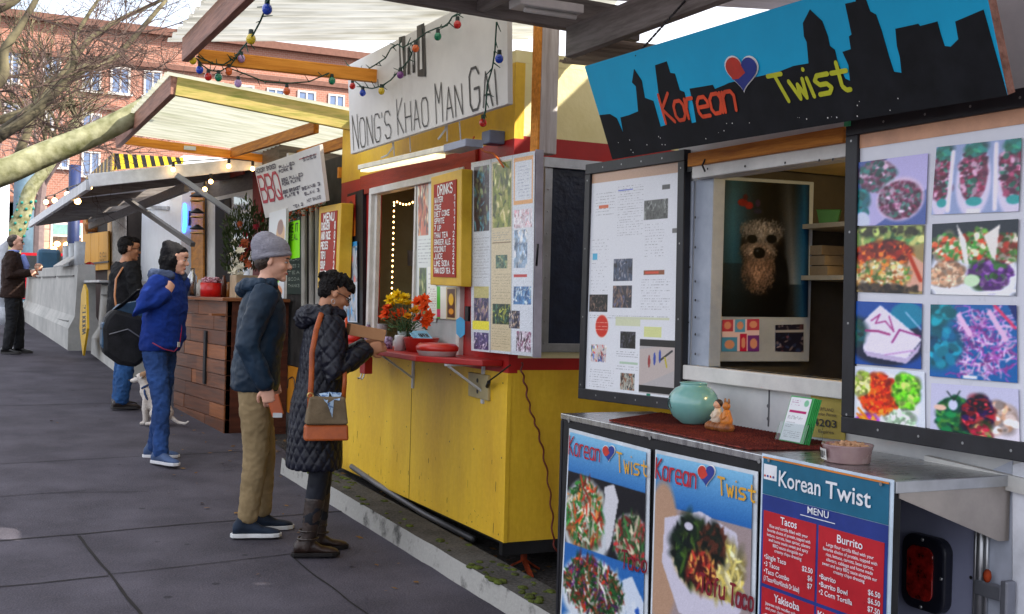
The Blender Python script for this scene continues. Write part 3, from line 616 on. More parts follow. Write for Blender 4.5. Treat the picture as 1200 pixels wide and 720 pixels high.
cn = {'y':'yellow','b':'blue','r':'red','g':'green','o':'orange','l':'pale lilac','p':'purple'}
wl = thing('string_lights', 'green wire of coloured party bulbs looped from the canopy over the white sign', 'string lights', PB(300, 80))
mb = MB()
paths = [[(318,-6),(312,8),(305,25),(297,40),(288,52),(281,60),(275,68),(262,76),(250,75),(240,70),(230,66)],[(230,68),(236,76),(246,83),(258,84),(270,77),(281,62)],[(268,80),(285,86),(310,96),(335,98),(362,96),(385,86),(405,78)],
         [(407,76),(418,84),(430,82),(440,76),(452,68),(458,57),(466,52),(472,56),(488,47),(500,38),(512,33),(524,30),(530,20),(540,16)],[(412,92),(424,102),(436,104),(447,101),(458,94),(468,83),(480,70),(487,50)],[(582,26),(580,60),(577,80),(571,100),(569,130),(566,138)]]
for i, p in enumerate(paths):
    pts = [PB(u, v) if i < 3 else PX(u, v, 2.505) for u, v in p]; fine = []
    for a, b in zip(pts, pts[1:]):
        for t in range(3): fine.append(a.lerp(b, t/3))
    fine.append(pts[-1]); mb.tube(fine, .0045, 5)
    for j, c in enumerate(fine):       # the unlit twist-ties and tiny lamp spikes along the wire
        if rnd.random() < .75: d = Vector((rnd.uniform(-1,1), rnd.uniform(-1,1), rnd.uniform(-1,1))).normalized(); mb.tube([c, c+d*rnd.uniform(.02,.06)], [.004,.002], 4)
mb.build('wire', M_wire, wl)
for u, v, c in bulbs:
    p = PB(u, v) if u < 405 else PX(u, v, 2.47 if u != 566 else 2.6); r0 = .024 if u < 405 else .022
    mb = MB(); mb.ell(p, (r0,r0,r0*1.1), nu=12, nv=8)
    bo = mb.build('bulb', BM[c], wl, smooth=True); bo['label'] = cn[c]+' bulb'
    mb = MB(); mb.tube([p+Vector((0,0,r0*.8)), p+Vector((0,0,r0*.8+.026))], [.013,.011], 8); mb.build('socket', M_socket, bo)
# ================================================================= CANOPIES
M_cor = translucent('corrugated_fibreglass', (.52,.52,.48), (.28,.27,.22), .6, (1,9,1))
M_corb = translucent('corrugated_fibreglass_pale', (.52,.52,.43), (.36,.37,.27), .6, (1,9,1))
M_corg = translucent('corrugated_grey', (.42,.38,.42), (.30,.27,.30), .35, (1,9,1))
def corr(name, a, b, c, d, n, mat, parent, amp=.012, ov=0):
    """a,b at the outer edge, d,c at the inner; waves run along a->b"""
    a, b, c, d = [Vector(p) for p in (a,b,c,d)]; vs = []; k = n*6; nn = (b-a).cross(d-a).normalized()
    for i in range(k+1):
        s = i/k; o = nn*amp*math.sin(s*n*2*math.pi)
        for t in (0,.5,1): vs.append(a.lerp(b, s).lerp(d.lerp(c, s), t)+o)
    mb = MB(); mb.add(vs, [(i*3+j, i*3+j+1, i*3+j+4, i*3+j+3) for i in range(k) for j in range(2)])
    return mb.build(name, mat, parent, smooth=True)
def P3(x, y, z): return Vector((x, y, z))
ca = thing('canopy', 'upper translucent corrugated canopy whose timber frame carries the coloured bulbs', 'canopy', (2, 6, 3.4), 'corrugated canopies over the pavement')
zo = 3.37
corr('corrugated_roof', (1.22,4.2,zo+.10), (1.22,7.62,zo+.10), (3.8,7.62,zo+.433), (3.8,4.2,zo+.433), 19, M_cor, ca, amp=.018)
mb = MB(); a = PX(218,66,1.3); mb.beam((1.3,4.3,zo+.02), (1.3,7.42,zo+.02), .045, .15); mb.build('fascia_board', M_beambr, ca, bevel=.004)
a = PY(232,66,7.4); b = PY(408,86,7.4)
mb = MB(); mb.beam(a, b+(b-a)*.5, .05, .085); mb.build('cross_beam', M_beamo, ca, bevel=.004)
mb = MB(); mb.beam((1.3,4.9,zo+.01), (3.1,4.9,zo+.2), .045, .1); mb.build('cross_beam', M_beamo, ca)
mb = MB(); mb.beam((3.0,4.3,zo+.24), (3.0,7.6,zo+.24), .05, .1); mb.build('inner_beam', M_beambr, ca)
cb = thing('canopy', 'lower translucent corrugated canopy on orange timbers beyond the white sign', 'canopy', (2.2, 10.5, 3.3), 'corrugated canopies over the pavement')
A = PX(203,100,1.5); B = PX(139,164,1.5); Cn = PX(410,141,2.85); ya, yb2 = A.y, B.y
inz = Cn.z+(Cn.z-A.z)*.3
mb = MB(); mb.beam(A+P3(0,-.03,0), B+P3(0,.03,0), .05, .155); mb.build('fascia_board', M_beambr, cb, bevel=.004)
mb = MB(); e = A+(Cn-A)*1.25; mb.beam(A+P3(.02,-.02,0), e, .05, .165); mb.build('near_beam', M_beamgr, cb, bevel=.004)
mb = MB(); B2 = PY(333,190,B.y); B3 = B+(B2-B)*1.45; mb.beam(B+P3(.03,-.03,0), B3, .05, .085); mb.build('far_beam', M_beamo, cb, bevel=.004)
r0 = PY(372,146,ya); r1 = PX(266,182,r0.x); mb = MB(); mb.beam(P3(r0.x, ya+.03, A.z-.02+(r0.z-A.z)), P3(r0.x, yb2-.03, (B+(B3-B)*((r0.x-B.x)/(B3.x-B.x))).z+.02), .045, .09); mb.build('rafter', M_beamo2, cb)
x9 = 3.5; mb = MB(); f9 = lambda P, Q, x: P+(Q-P)*((x-P.x)/(Q.x-P.x))
mb.beam(f9(A,Cn,3.15)+P3(0,.03,-.02), f9(B,B3,3.15)+P3(0,-.03,.0), .045, .1); mb.build('rafter', M_beamo2, cb)
corr('corrugated_roof', A+P3(-.06,-.08,.085), B+P3(-.06,.1,.085), f9(B,B3,3.6)+P3(0,.1,.085), f9(A,Cn,3.6)+P3(0,-.08,.085), 21, M_corb, cb, amp=.018)
mb = MB()
for p in (B2+P3(-.1,-.06,0), PX(345,183,r0.x), PY(222,174,B.y-.03)): mb = MB(); mb.obox(p, P3(.06,0,0), P3(0,.03,0), P3(0,0,.02)); mb.build('joist_hanger', M_alu, cb)
# posts and boards where the lower canopy meets the yellow cart
mb = MB(); mb.box(3.02, 3.10, 9.2, 9.28, 2.0, 3.25); mb.build('support_post', M_beamo, cb); mb = MB(); mb.box(2.9,3.5,9.285,9.33,2.86,2.95); mb.build('tie_board', M_beamo, cb)
# ================================================================= ROOF OF THE NEAR CART
kr = thing('timber_roof', 'weathered timber and corrugated shelter roof over the blue skyline sign', 'roof', (3, 3.5, 3.2))
yb1 = 4.95; a = PY(470,-2,yb1); b = PY(716,40,yb1)
d_ = (b-a)*.05
mb = MB(); a2 = a-(b-a)*.8; mb.beam(a2+P3(0,0,.06), b+P3(.1,0,.06)+d_, .05, .16); mb.build('cross_beam', M_beamgy, kr, bevel=.005)
g = PX(716,34,2.68); g2 = PX(830,-8,2.68); s_ = (g.z-g2.z)/(g.y-g2.y)
mb = MB(); mb.beam(P3(2.68, yb1-.03, g.z+.01), P3(2.68, .2, g.z+.01), .05, .15); mb.build('long_beam', M_beamgy2, kr, bevel=.005)
c1 = PY(566,8,yb1-.05)
mb = MB(); mb.beam(P3(c1.x, yb1-.03, c1.z+.05), P3(c1.x, .2, c1.z+.02), .05, .14); mb.build('long_beam', M_beamgy2, kr, bevel=.005)
for j0, j1 in ((P3(3.9,yb1,3.3),P3(3.9,.2,3.3)),(P3(2.72,3.0,g.z+.03),P3(4.6,3.0,g.z+.2)),(P3(.8,2.6,g.z+.0),P3(2.6,2.6,g.z+.04))): mb = MB(); mb.beam(j0, j1, .05, .12); mb.build('joist', M_beamgy, kr)
corr('corrugated_roof', (.7,.2,g.z+.08), (.7,yb1+.08,g.z+.08), (4.9,yb1+.08,g.z+.45), (4.9,.2,g.z+.45), 40, M_corg, kr, amp=.014)
M_cortan = translucent('corrugated_tan', (.40,.33,.26), (.25,.2,.16), .25)
e0 = PX(655,73,2.75); e1 = PX(704,52,2.75)
corr('lower_corrugated_sheet', (2.75, e1.y-.15, e0.z), (2.75, e0.y, e0.z), (4.7, e0.y, e0.z+.05), (4.7, e1.y-.15, e0.z+.05), 12, M_cortan, kr, amp=.013)
a, b = PY(617,10,4.6), PY(650,6,4.6)
tl_ = thing('roof_light', 'white strip light screwed under the corrugated roof at the top edge of the view', 'light fixture', a)
mb = MB(); mb.obox(a+P3(.1,0,.02), P3(.16,0,.0), P3(0,.06,0), P3(0,0,.02)); mb.build('housing', M_white, tl_, bevel=.005)
mb = MB(); mb.tube([a+P3(-.02,-.02,-.012), a+P3(.24,-.02,-.012)], .012, 8); mb.build('lamp_tube', M_white, tl_)
# ================================================================= SKYLINE SIGN
pb = PX(718,187,2.55); pt = PY(685,78,pb.y)
nrm = (pt-pb).cross(Vector((0,1,0))).normalized()
if nrm.x > 0: nrm = -nrm
PS = lambda u, v: PN(u, v, pb, nrm)
q = pxq([(718,187),(1180,112),(1144,-62),(685,78)], PS)
ks = thing('skyline_sign', 'blue sign with black skyline, heart and the words Korean Twist, tilted over the window', 'sign', (q[0]+q[1])/2)
M_cyan = M('sky_blue_paint', hexc('14b4e2'), .5, col2=hexc('10a6d4'), scale=2, spec=.3)
M_skyl = M('skyline_black', (.010,.011,.014), .6, var=.3, scale=8, spec=.2)
MB().slab([p-nrm*.004 for p in q], nrm, .03).build('sign_board', M_beambr, ks); MB().slab(q, nrm, .0035).build('painted_face', M_cyan, ks)
sky_px = [(718, 187), (1181, 112), (1152.8, 11.3), (1119.9, 25.2), (1123.5, 45.9), (1114.5, 54.9), (1107.3, 54.0), (1102.8, 40.5), (1098.8, 25.2), (1078.5, 30.6), (1076.3, 27.9), (1049.7, 33.8), (1051.5, 54.0), (1055.1, 67.5), (1056.9, 85.5), (1047.9, 84.2), (1042.5, 67.5), (1033.5, 36.0), (1026.8, 17.1), (1020.0, 13.5), (1015.5, 0.9), (1013.3, -2.7), (1003.8, -1.4), (1002.9, 1.8), (990.8, 4.5), (998.4, 40.5), (995.3, 42.8), (997.5, 57.6), (987.6, 60.8), (994.8, 76.5), (996.6, 95.0), (990.8, 92.3), (982.2, 74.7), (978.6, 58.5), (972.8, 54.0), (970.5, 42.8), (963.8, 24.8), (949.4, 11.3), (941.3, 27.0), (942.6, 42.8), (945.8, 49.5), (948.0, 74.3), (930.0, 77.4), (912.9, 84.2), (894.0, 88.7), (854.4, 97.2), (849.0, 99.9), (837.8, 104.4), (835.5, 99.5), (808.5, 104.0), (813.0, 123.8), (816.2, 143.1), (810.8, 144.5), (802.2, 108.0), (796.8, 105.8), (791.0, 86.4), (785.6, 85.5), (781.5, 72.0), (768.0, 76.5), (772.5, 112.5), (780.6, 146.7), (774.3, 148.5), (765.8, 118.4), (755.9, 114.8), (752.3, 94.5), (743.3, 81.0), (741.0, 96.8), (745.5, 101.3), (748.2, 130.5), (737.4, 135.0), (727.5, 137.7), (730.7, 156.2), (723.0, 138.6), (714.9, 133.7), (702.8, 135.0)]
mb = MB(); mb.slab([PS(u,v)+nrm*.002 for u, v in sky_px], nrm, .0015); mb.build('skyline', M_skyl, ks)
mb = MB(); stext(mb, 'Korean', pxq([(781,144),(864,129),(858,95),(772,111)], PS), .015, off=.0035, wob=.02, adv=5.0); kt = mb.build('lettering', M('orange_red_lettering', hexc('e0481a'), .5), ks); kt['label'] = 'orange-red hand lettering'
mb = MB(); stext(mb, 'Twist', pxq([(918,119),(996,105),(988,72),(900,89)], PS), .016, off=.0035, wob=.02, adv=5.0); kt = mb.build('lettering', M('yellow_green_lettering', hexc('c9cc22'), .5), ks); kt['label'] = 'yellow-green hand lettering'
def heart(mb, mr, mbl, cx, cy, w, h, P, n, skew=0, white=None, off=.012, rot=0):
    """two-lobed heart: left lobe one colour, right lobe another, in pixels about (cx, cy)"""
    def C(t, k=1.0):
        x = 16*math.sin(t)**3/17*w/2*k; y = (13*math.cos(t)-5*math.cos(2*t)-2*math.cos(3*t)-math.cos(4*t)+2.5)/15*h/2*k
        c_, s_ = math.cos(rot), math.sin(rot); return cx+x*c_-y*s_*0+skew*y, cy-(x*s_+y*c_)
    T = [i*2*math.pi/40 for i in range(40)]
    white.add([P(*C(t, 1.09))+n*off for t in T], [tuple(range(40))])
    left = [C(t) for t in T if t >= math.pi]; left = [C(math.pi)]+left[1:]+[C(0)]; right = [C(t) for t in T if t <= math.pi+.01]
    mid = [C(0), (cx+w*.10, cy-h*.05), (cx-w*.10, cy+h*.12), (cx-w*.28, cy+h*.14)]
    l = [C(0)]+[C(t) for t in T[-1:20:-1] if C(t)[1] < cy+h*.12]+[mid[3], mid[2], mid[1]]
    r_ = right+[C(t) for t in T if t > math.pi and C(t)[1] >= cy+h*.12]+[mid[3], mid[2], mid[1]]
    mr.add([P(*p)+n*(off+.002) for p in l], [tuple(range(len(l)))]); mbl.add([P(*p)+n*(off+.0025) for p in r_], [tuple(range(len(r_)))])
M_hred = M('heart_red', hexc('c4301c'), .5); M_hblue = M('heart_blue', hexc('1c2f86'), .5)
def put_heart(parent, cx, cy, w, h, P, n, off=.012, skew=0):
    a, b, c = MB(), MB(), MB(); heart(None, a, b, cx, cy, w, h, P, n, white=c, off=off, skew=skew)
    o = c.build('heart', M_wtext, parent); a.build('red_lobe', M_hred, o); b.build('blue_lobe', M_hblue, o)
put_heart(ks, 871, 87, 39, 42, PS, nrm, skew=-.10, off=.004)
mb = MB()
for i in range(26): u = rnd.uniform(725,1060); v = 187-.162*(u-718)-rnd.uniform(2,22); disc(mb, PS(u,v), nrm, rnd.uniform(.001,.003), off=.003, k=6)
mb.build('paint_chips', M_wtext, ks)
mb = MB(); c0 = PS(745,66); c1 = P3(2.66, c0.y+.03, g.z-.01)
for t in range(12): p = c0.lerp(c1, t/12); mb.tube([p, p+(c1-c0)/12*.8], .005, 5)
tag(mb.build('chain', M_black), 'short chain hanging the blue skyline sign from the weathered beam', 'chain')
# ================================================================= NEAR CART
XK = 2.80
kc = thing('food_truck', 'white metal food truck with its serving window open below the blue skyline sign', 'food truck', (XK+1, 3.2, gz(3.2)))
wt = PX(815,212,XK); wb = PX(812,428,XK); wr = PX(1010,300,XK)
y0k, y1k = .4, PX(792,300,XK).y; oy0, oy1 = 2.75, wt.y; oz0, oz1 = wb.z, wt.z
mb = MB(); mb.box(XK, XK+.05, y0k, y1k, .55, oz0); mb.box(XK, XK+.05, y0k, y1k, oz1, 2.88); mb.box(XK, XK+.05, y0k, oy0, oz0, oz1); mb.box(XK, XK+.05, oy1, y1k, oz0, oz1)
M_ktw = M('truck_white', hexc('d4d4d2'), .4, col2=hexc('b9bbbd'), scale=2.5); mb.build('wall', M_ktw, kc)
mb = MB(); mb.box(XK+.05, XK+2.2, y1k-.05, y1k, .55, 2.88); mb.box(XK+2.15, XK+2.2, y0k, y1k-.05, .55, 2.88); mb.box(XK, XK+2.2, y0k, y1k, 2.881, 2.93); mb.box(XK+.05,XK+2.15,y0k,y0k+.05,.55,2.88); mb.build('rear_walls', M_ktw, kc)
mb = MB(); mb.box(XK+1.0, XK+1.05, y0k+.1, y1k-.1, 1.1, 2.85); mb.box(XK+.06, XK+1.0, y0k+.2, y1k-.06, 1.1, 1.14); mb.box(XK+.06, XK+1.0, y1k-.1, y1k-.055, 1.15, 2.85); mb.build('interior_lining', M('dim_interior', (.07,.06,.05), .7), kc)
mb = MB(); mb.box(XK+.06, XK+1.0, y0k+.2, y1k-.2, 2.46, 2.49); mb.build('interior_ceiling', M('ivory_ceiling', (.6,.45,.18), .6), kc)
M_winb = M('blue_grey_jamb', hexc('a9b1bd'), .4, col2=hexc('8d97a6'), scale=4)
mb = MB(); rl0 = PX(815,196,XK-.03); rl1 = PX(986,178,XK-.03)
mb.box(XK-.05, XK-.002, oy0-.1, PX(814,200,XK-.05).y+.02, oz1-.0, oz1+.075); hr = mb.build('window_rail', M_white, kc, bevel=.004)
mb = MB()
for u, v in ((829,198),(873,195),(960,188),(976,187),(920,191)): disc(mb, PX(u,v,XK-.052), (-1,0,0), .005, off=0, k=8)
c = PX(826,193,XK-.07); mb.tube([c+P3(.02,0,.03), c+P3(0,0,.02), c+P3(-.012,0,-.005), c+P3(-.005,-.01,-.03)], .004, 6); mb.build('screws', M_black, hr)
mb = MB(); ja = PX(803,300,XK-.02).y; jb = PX(829,300,XK-.02).y
mb.box(XK-.012, XK-.002, oy1, ja+.08, oz0-.02, oz1); mb.box(XK, XK+.06, jb, oy1-.002, oz0, oz1)
jm = mb.build('window_jamb', M_winb, kc, bevel=.003)
mb = MB()
for v in (255,290,330,352,372,392,415): disc(mb, PX(815,v,XK-.012), (-1,0,0), .006, off=.001, k=8)
for v in (313,378): mb.box(XK-.016, XK-.013, oy1-.0, oy1+.05, PX(815,v,XK).z-.004, PX(815,v,XK).z+.002)
mb.build('screws', M_ink, jm)
mb = MB(); mb.box(XK-.04, XK+.06, oy0-.1, oy1+.0, oz0-.06, oz0-.0); mb.build('window_sill', M_white, kc, bevel=.004)
mb = MB(); mb.beam(PX(808,188,XK-.06), PX(990,158,XK-.06), .02, .055); mb.build('orange_batten', M_beamo2, kc, bevel=.003)
mb = MB(); mb.beam(PX(808,197,XK-.03), PX(990,170,XK-.03), .02, .035); mb.build('gasket', M_black, kc)
mb = MB(); yy = PX(902,450,XK).y; mb.box(XK-.003,XK+.0,yy-.003,yy+.003,1.42,oz0-.06)
for v in (443,476,491): disc(mb, PX(900,v,XK-.003), (-1,0,0), .007, off=.001, k=8)
mb.build('panel_seam', M('seam_grey', (.12,.12,.13), .6), kc)
# inner door with dog poster
DY = PX(833,300,XK+.07).y
q = [PY(833,424,DY), PY(948,440,DY), PY(950,213,DY), PY(841,206,DY)]; q[1].z = q[0].z; 
q[3].x = q[0].x; q[2].x = q[1].x
dr = MB().slab(q, (0,-1,0), .03).build('inner_door', M('door_grey_white', hexc('a9b3c4'), .4, col2=hexc('98a2b5')), kc, bevel=.004)
cv = Cv(110, 170, (.03,.05,.07))
for y in range(170):
    for x in range(110):
        s_, t_ = x/110, y/170; v = .5+.5*noise.noise(Vector((s_*2.2, t_*1.4, 3)))
        base = np.array((.07,.24,.32))*max(0, 1.6-abs(s_-.12)*4.5)*v*(1.2-t_ if t_ > .6 else 1)+np.array((.36,.38,.42))*max(0, 1-abs(s_-.74-.1*t_)*7)*(.4+.8*t_ if t_ < .75 else .3)+np.array((.05,.24,.40))*max(0, 1-abs(s_-.93)*8)*(v+.4)
        cv.a[y, x] = np.clip(np.array((.02,.025,.035))+base*1.1, 0, 1)
for cx, cy, rx, ry, c in [(.3,.18,.05,.03,(.5,.08,.08)),(.23,.16,.06,.03,(.45,.05,.06)),(.4,.16,.03,.03,(.2,.12,.25)),(.26,.12,.03,.025,(.25,.05,.08)),(.4,.22,.05,.02,(.1,.1,.2))]: cv.ell(cx, cy, rx, ry, c)
cv.ell(.46,.48,.27,.23,(.05,.04,.04)); cv.ell(.6,.75,.18,.3,(.02,.02,.025))
for cx, cy, rx, ry, c in [(.46,.40,.25,.11,(.30,.27,.25)),(.42,.62,.20,.17,(.34,.25,.20)),(.42,.50,.21,.08,(.40,.34,.31))]: cv.ell(cx,cy,rx,ry,c,soft=.5)
r = random.Random(4)
for i in range(2600):
    a = r.random()*6.28; k = math.sqrt(r.random()); 
    reg = r.random()
    if reg < .34: cx, cy, dx, dy, c = .45+.25*k*math.cos(a), .38+.085*k*math.sin(a), r.uniform(-.03,.05), -.04, (.66,.64,.65)
    elif reg < .8: cx, cy, dx, dy, c = .42+.19*k*math.cos(a), .64+.17*k*math.sin(a), r.uniform(-.05,.03), .05, (.60,.48,.42)
    else: cx, cy, dx, dy, c = .41+.19*k*math.cos(a), .50+.07*k*math.sin(a), (-.05 if math.cos(a) < 0 else .05), .03, (.68,.60,.56)
    c = np.array(c)*(.35+.95*r.random()); cv.line([(cx,cy),(cx+dx*.8,cy+dy*.8)], .0038, np.clip(c*(1.2-.65*k),0,1))
cv.ell(.34,.425,.065,.035,(.02,.02,.02)); cv.ell(.56,.42,.065,.035,(.02,.02,.02)); cv.ell(.42,.525,.075,.045,(.015,.015,.018)); cv.ell(.40,.51,.015,.008,(.3,.3,.32))
for sx in (-1,1):
    for j in range(10): cv.line([(.45+sx*.04,.46),(.45+sx*(.06+.012*j),.43+.012*j)], .004, (.5,.46,.44))
cv.line([(.5,.33),(.46,.46)], .012, (.45,.42,.40)); cv.blur(1); cv.grain(.012)
sheet('dog_poster', cv, pxq([(845,371),(946,372),(948,217),(846,211)], lambda u, v: PY(u,v,DY)), dr, off=.004)
cv = Cv(44, 40, (.9,.8,.85))
for i, (a,b,c,d,k) in enumerate([(0,0,.3,.38,'f'),(.34,0,.62,.4,'s'),(.66,0,1,.35,'f'),(0,.55,.42,1,'b'),(.48,.45,.66,1,'r'),(.68,.5,1,1,'p')]):
    cv.rect(a,b,c,d,{'f':(.75,.25,.35),'s':(.35,.65,.85),'b':(.3,.6,.8),'r':(.75,.1,.3),'p':(.45,.2,.55)}[k]); cv.ell((a+c)/2,(b+d)/2,(c-a)*.33,(d-b)*.33,(.85,.6,.5))
sheet('baby_photos', cv, pxq([(845,412),(889,412),(889,374),(846,375)], lambda u, v: PY(u,v,DY)), dr, off=.004)
cv = Cv(36, 34, (.12,.12,.2)); cv.photo(0,0,1,1,[(.1,.1,.18),(.4,.25,.3),(.15,.2,.35),(.5,.45,.5)],5,40); cv.rect(0,.2,1,.28,(.6,.6,.65))
sheet('small_photos', cv, pxq([(908,412),(941,413),(941,380),(908,381)], lambda u, v: PY(u,v,DY)), dr, off=.004)
# shelves, tubs and coffee urn glimpsed inside
def shelf_in(v):
    z = PX(965,v,XK+.75).z; mb = MB(); mb.box(XK+.55, XK+.99, 2.4, 4.3, z-.02, z); return z, mb.build('inside_shelf', M('pale_shelf', (.40,.35,.25), .6), kc)
z1_, s1 = shelf_in(267); z2_, s2 = shelf_in(325)
mb = MB(); p = PX(966,262,XK+.75); mb.lathe((p.x,p.y,z1_+.001), [(0,0),(.08,0),(.10,.07),(.105,.075),(0,.07)], 4); tag(mb.build('storage_tub', M('green_plastic', (.06,.22,.08), .4)), 'green plastic tub on the upper shelf inside the truck window', 'tub')
mb = MB()
for i in range(3): mb.box(XK+.6, XK+.85, p.y-.2+.02*i, p.y+.08-.03*i, z2_+.002+i*.045, z2_+.043+i*.045)
tag(mb.build('box_stack', M('tan_cartons', (.30,.22,.13), .7)), 'stack of tan cartons on the lower shelf inside the truck window', 'cartons')
p = PX(962,425,XK+.3); mb = MB(); mb.lathe((p.x,p.y,1.141), [(0,0),(.085,0),(.085,.34),(.07,.38),(.03,.40),(0,.40)], 20)
ur = tag(mb.build('coffee_urn', M_steel, smooth=True), 'dark steel urn just inside the truck window at its right', 'urn')
mb = MB(); mb.tube([P3(p.x,p.y,1.53), P3(p.x,p.y,1.60), P3(p.x-.05,p.y,1.60)], .012, 8); mb.build('pump', M_black, ur)
mb = MB(); mb.lathe((p.x,p.y,1.45), [(.088,0),(.088,.09),(.04,.10),(.0,.1)], 20); mb.build('lid', M_black, ur)
# lower right of the truck: door post, latch, tail lamp
mb = MB(); xw = XK-.002
M_lav = M('lavender_grey_paint', hexc('9fa3bd'), .35, col2=hexc('8c90ac'), scale=2)
pw = lambda u, v, x=XK-.004: PX(u, v, x)
MB().slab(pxq([(1000,760),(1142,760),(1142,560),(1000,560)], pw), (-1,0,0), .003).build('lower_panel', M_lav, kc)
MB().slab(pxq([(1142.5,760),(1186,760),(1186,540),(1142.5,560)], lambda u, v: PX(u,v,XK-.005)), (-1,0,0), .003).build('door_edge_panel', M('pale_blue_panel', hexc('b4bac8'), .35), kc)
MB().slab(pxq([(1186.5,760),(1280,760),(1280,520),(1186.5,545)], lambda u, v: PX(u,v,XK-.012)), (-1,0,0), .008).build('door_panel', M('bright_door', hexc('dfe2ea'), .35), kc)
mb = MB()
for u, rr in ((1146,.006),(1152,.013),(1159,.006)): a, b = PX(u,562,XK-.015), PX(u,760,XK-.015); b.x = a.x; b.y = a.y; mb.tube([a, b], rr, 8)
mb.build('door_hinge_post', M_alu, kc, smooth=True)
mb = MB(); c = PX(1160,692,XK-.03); mb.obox(c, P3(.012,0,0), P3(0,.05,0), P3(0,0,.022)); c2 = PX(1181,705,XK-.04); mb.obox(c2, P3(.02,0,0), P3(0,.012,0), P3(0,0,.06)); mb.build('door_latch', M('latch_grey', (.25,.26,.30), .35, metal=.6), kc, bevel=.005)
mb = MB(); mb.ell(PX(1157,675,XK-.04), (.012,.012,.02)); mb.build('latch_pin', M_rust, kc, smooth=True)
mb = MB(); disc(mb, PX(1138,677,XK-.006), (-1,0,0), .006, off=.001); disc(mb, PX(1138,565,XK-.006), (-1,0,0), .006, off=.001); mb.build('rivets', M_ink, kc)
MB().slab(pxq([(1083,550),(1215,584),(1215,565),(1083,534)], lambda u, v: PX(u,v,XK-.03)), (-1,0,0), .025).build('cream_rail', M_white, kc)
# tail lamp (rounded rectangle)
c = PX(1090,671,XK-.01); ey = PX(1065,671,XK-.01).y-PX(1116,671,XK-.01).y; ez = PX(1090,627,XK-.01).z-PX(1090,715,XK-.01).z
def rrect(c, w, h, r, x, k=6):
    pts = []
    for cx, cy, a0 in ((1,1,0),(-1,1,90),(-1,-1,180),(1,-1,270)):
        for i in range(k+1): a = R(a0+90*i/k); pts.append(P3(c.x+x, c.y+cx*(w/2-r)+r*math.cos(a), c.z+cy*(h/2-r)+r*math.sin(a)))
    return pts
mb = MB(); mb.slab(rrect(c, ey, ez, .045, -.035), (-1,0,0), .04); tlm = mb.build('tail_lamp', M('lamp_rubber', (.01,.011,.02), .4), kc, bevel=.008)
mb = MB(); mb.slab(rrect(c+P3(0,.006,0), ey*.6, ez*.72, .03, -.042), (-1,0,0), .008); mb.build('red_lens', M('red_lens', (.20,.008,.006), .12, var=.5, scale=30, coat=.6), tlm, bevel=.003)
mb = MB()
for dy, dz in ((0,ez/2-.012),(0,-ez/2+.012),(-ey/2+.01,0)): mb.ell(c+P3(-.037,dy,dz), (.004,.006,.006), nu=8, nv=6)
mb.build('screws', M_screw, tlm)
# hidden shed added behind the two carts to keep sun patches off the pavement
shed = thing('storage_shed', 'tall grey storage shed in the lot behind the gap between the two nearest carts', 'shed', (6.3, 5.5, 0)); MB().box(5.3,7.3,3.4,6.4,.0,4.9).build('wall', M_conc, shed); MB().box(5.2,7.4,3.3,6.5,4.902,5.0).build('roof', M_black, shed)
# ---- framed boards each side of the window
def framed(q, label, fw, depth, name='framed_board'):
    t = thing(name, label, 'menu display', (q[0]+q[1])/2, 'black framed display boards'); f = bil(q); W = (q[1]-q[0]).length; H = (q[3]-q[0]).length
    a, b = fw/W, fw/H; n = (q[1]-q[0]).cross(q[3]-q[0]).normalized(); mb = MB()
    for s0, t0, s1, t1 in ((0,0,1,b),(0,1-b,1,1),(0,b,a,1-b),(1-a,b,1,1-b)): mb.slab([f(s0,t0),f(s1,t0),f(s1,t1),f(s0,t1)], n, depth)
    fr = mb.build('frame', M_frame, t, bevel=.003); qi = sub(q, a, b, 1-a, 1-b); mb = MB()
    mb.slab([p-n*(depth*.5) for p in qi], n, depth*.45); bk = mb.build('backing', M_ply, t)
    mb = MB()
    for i in range(4):
        for s, t_ in ((a/2, .06+i*.29),(1-a/2, .06+i*.29),(.2+i*.2, b/2),(.2+i*.2, 1-b/2)): disc(mb, f(s, t_), n, .0045, off=.001, k=8)
    mb.build('screws', M_screw, fr); return t, [p-n*(depth*.42) for p in qi], n
q = [PX(677,467,2.75), PX(797,482,2.75), PX(802,175,2.75), PX(686,193,2.75)]
fb1, qi, n1 = framed(q, 'black framed board of articles left of the truck window', .05, .035)
cv = Cv(170, 400, (.90,.91,.93)); rr_ = random.Random(3)
cv.rect(0,0,1,.045,(.78,.63,.52))
cv.lines(.06,.09,.3,.2,8,seed=1); cv.rect(.1,.15,.22,.165,(.85,.4,.2)); cv.lines(.33,.07,.62,.30,20,seed=2,dens=.45); cv.rect(.33,.09,.5,.094,(.3,.4,.8))
cv.photo(.63,.15,.88,.235,[(.35,.36,.35),(.55,.56,.55),(.2,.2,.2)],3); cv.lines(.65,.25,.85,.40,12,seed=3,dens=.4); cv.rect(.82,.09,.9,.11,(.3,.3,.3)); cv.rect(.93,.28,1,.30,(.4,.4,.4))
cv.photo(.02,.56,.24,.64,[(.06,.06,.08),(.3,.25,.25),(.5,.4,.35)],4); cv.photo(.3,.40,.52,.50,[(.25,.3,.4),(.15,.15,.2),(.6,.6,.65)],5); cv.photo(.3,.52,.52,.62,[(.2,.2,.25),(.5,.4,.35),(.35,.35,.45)],6)
cv.rect(.64,.455,.86,.475,(.55,.3,.15)); cv.rect(.66,.46,.8,.47,(.85,.3,.2)); cv.lines(.62,.49,.92,.63,12,seed=7,dens=.45); cv.lines(.03,.3,.24,.55,16,seed=8,dens=.25); cv.rect(.04,.37,.1,.40,(.3,.7,.85))
cv.lines(.03,.65,.9,.67,2,seed=2)
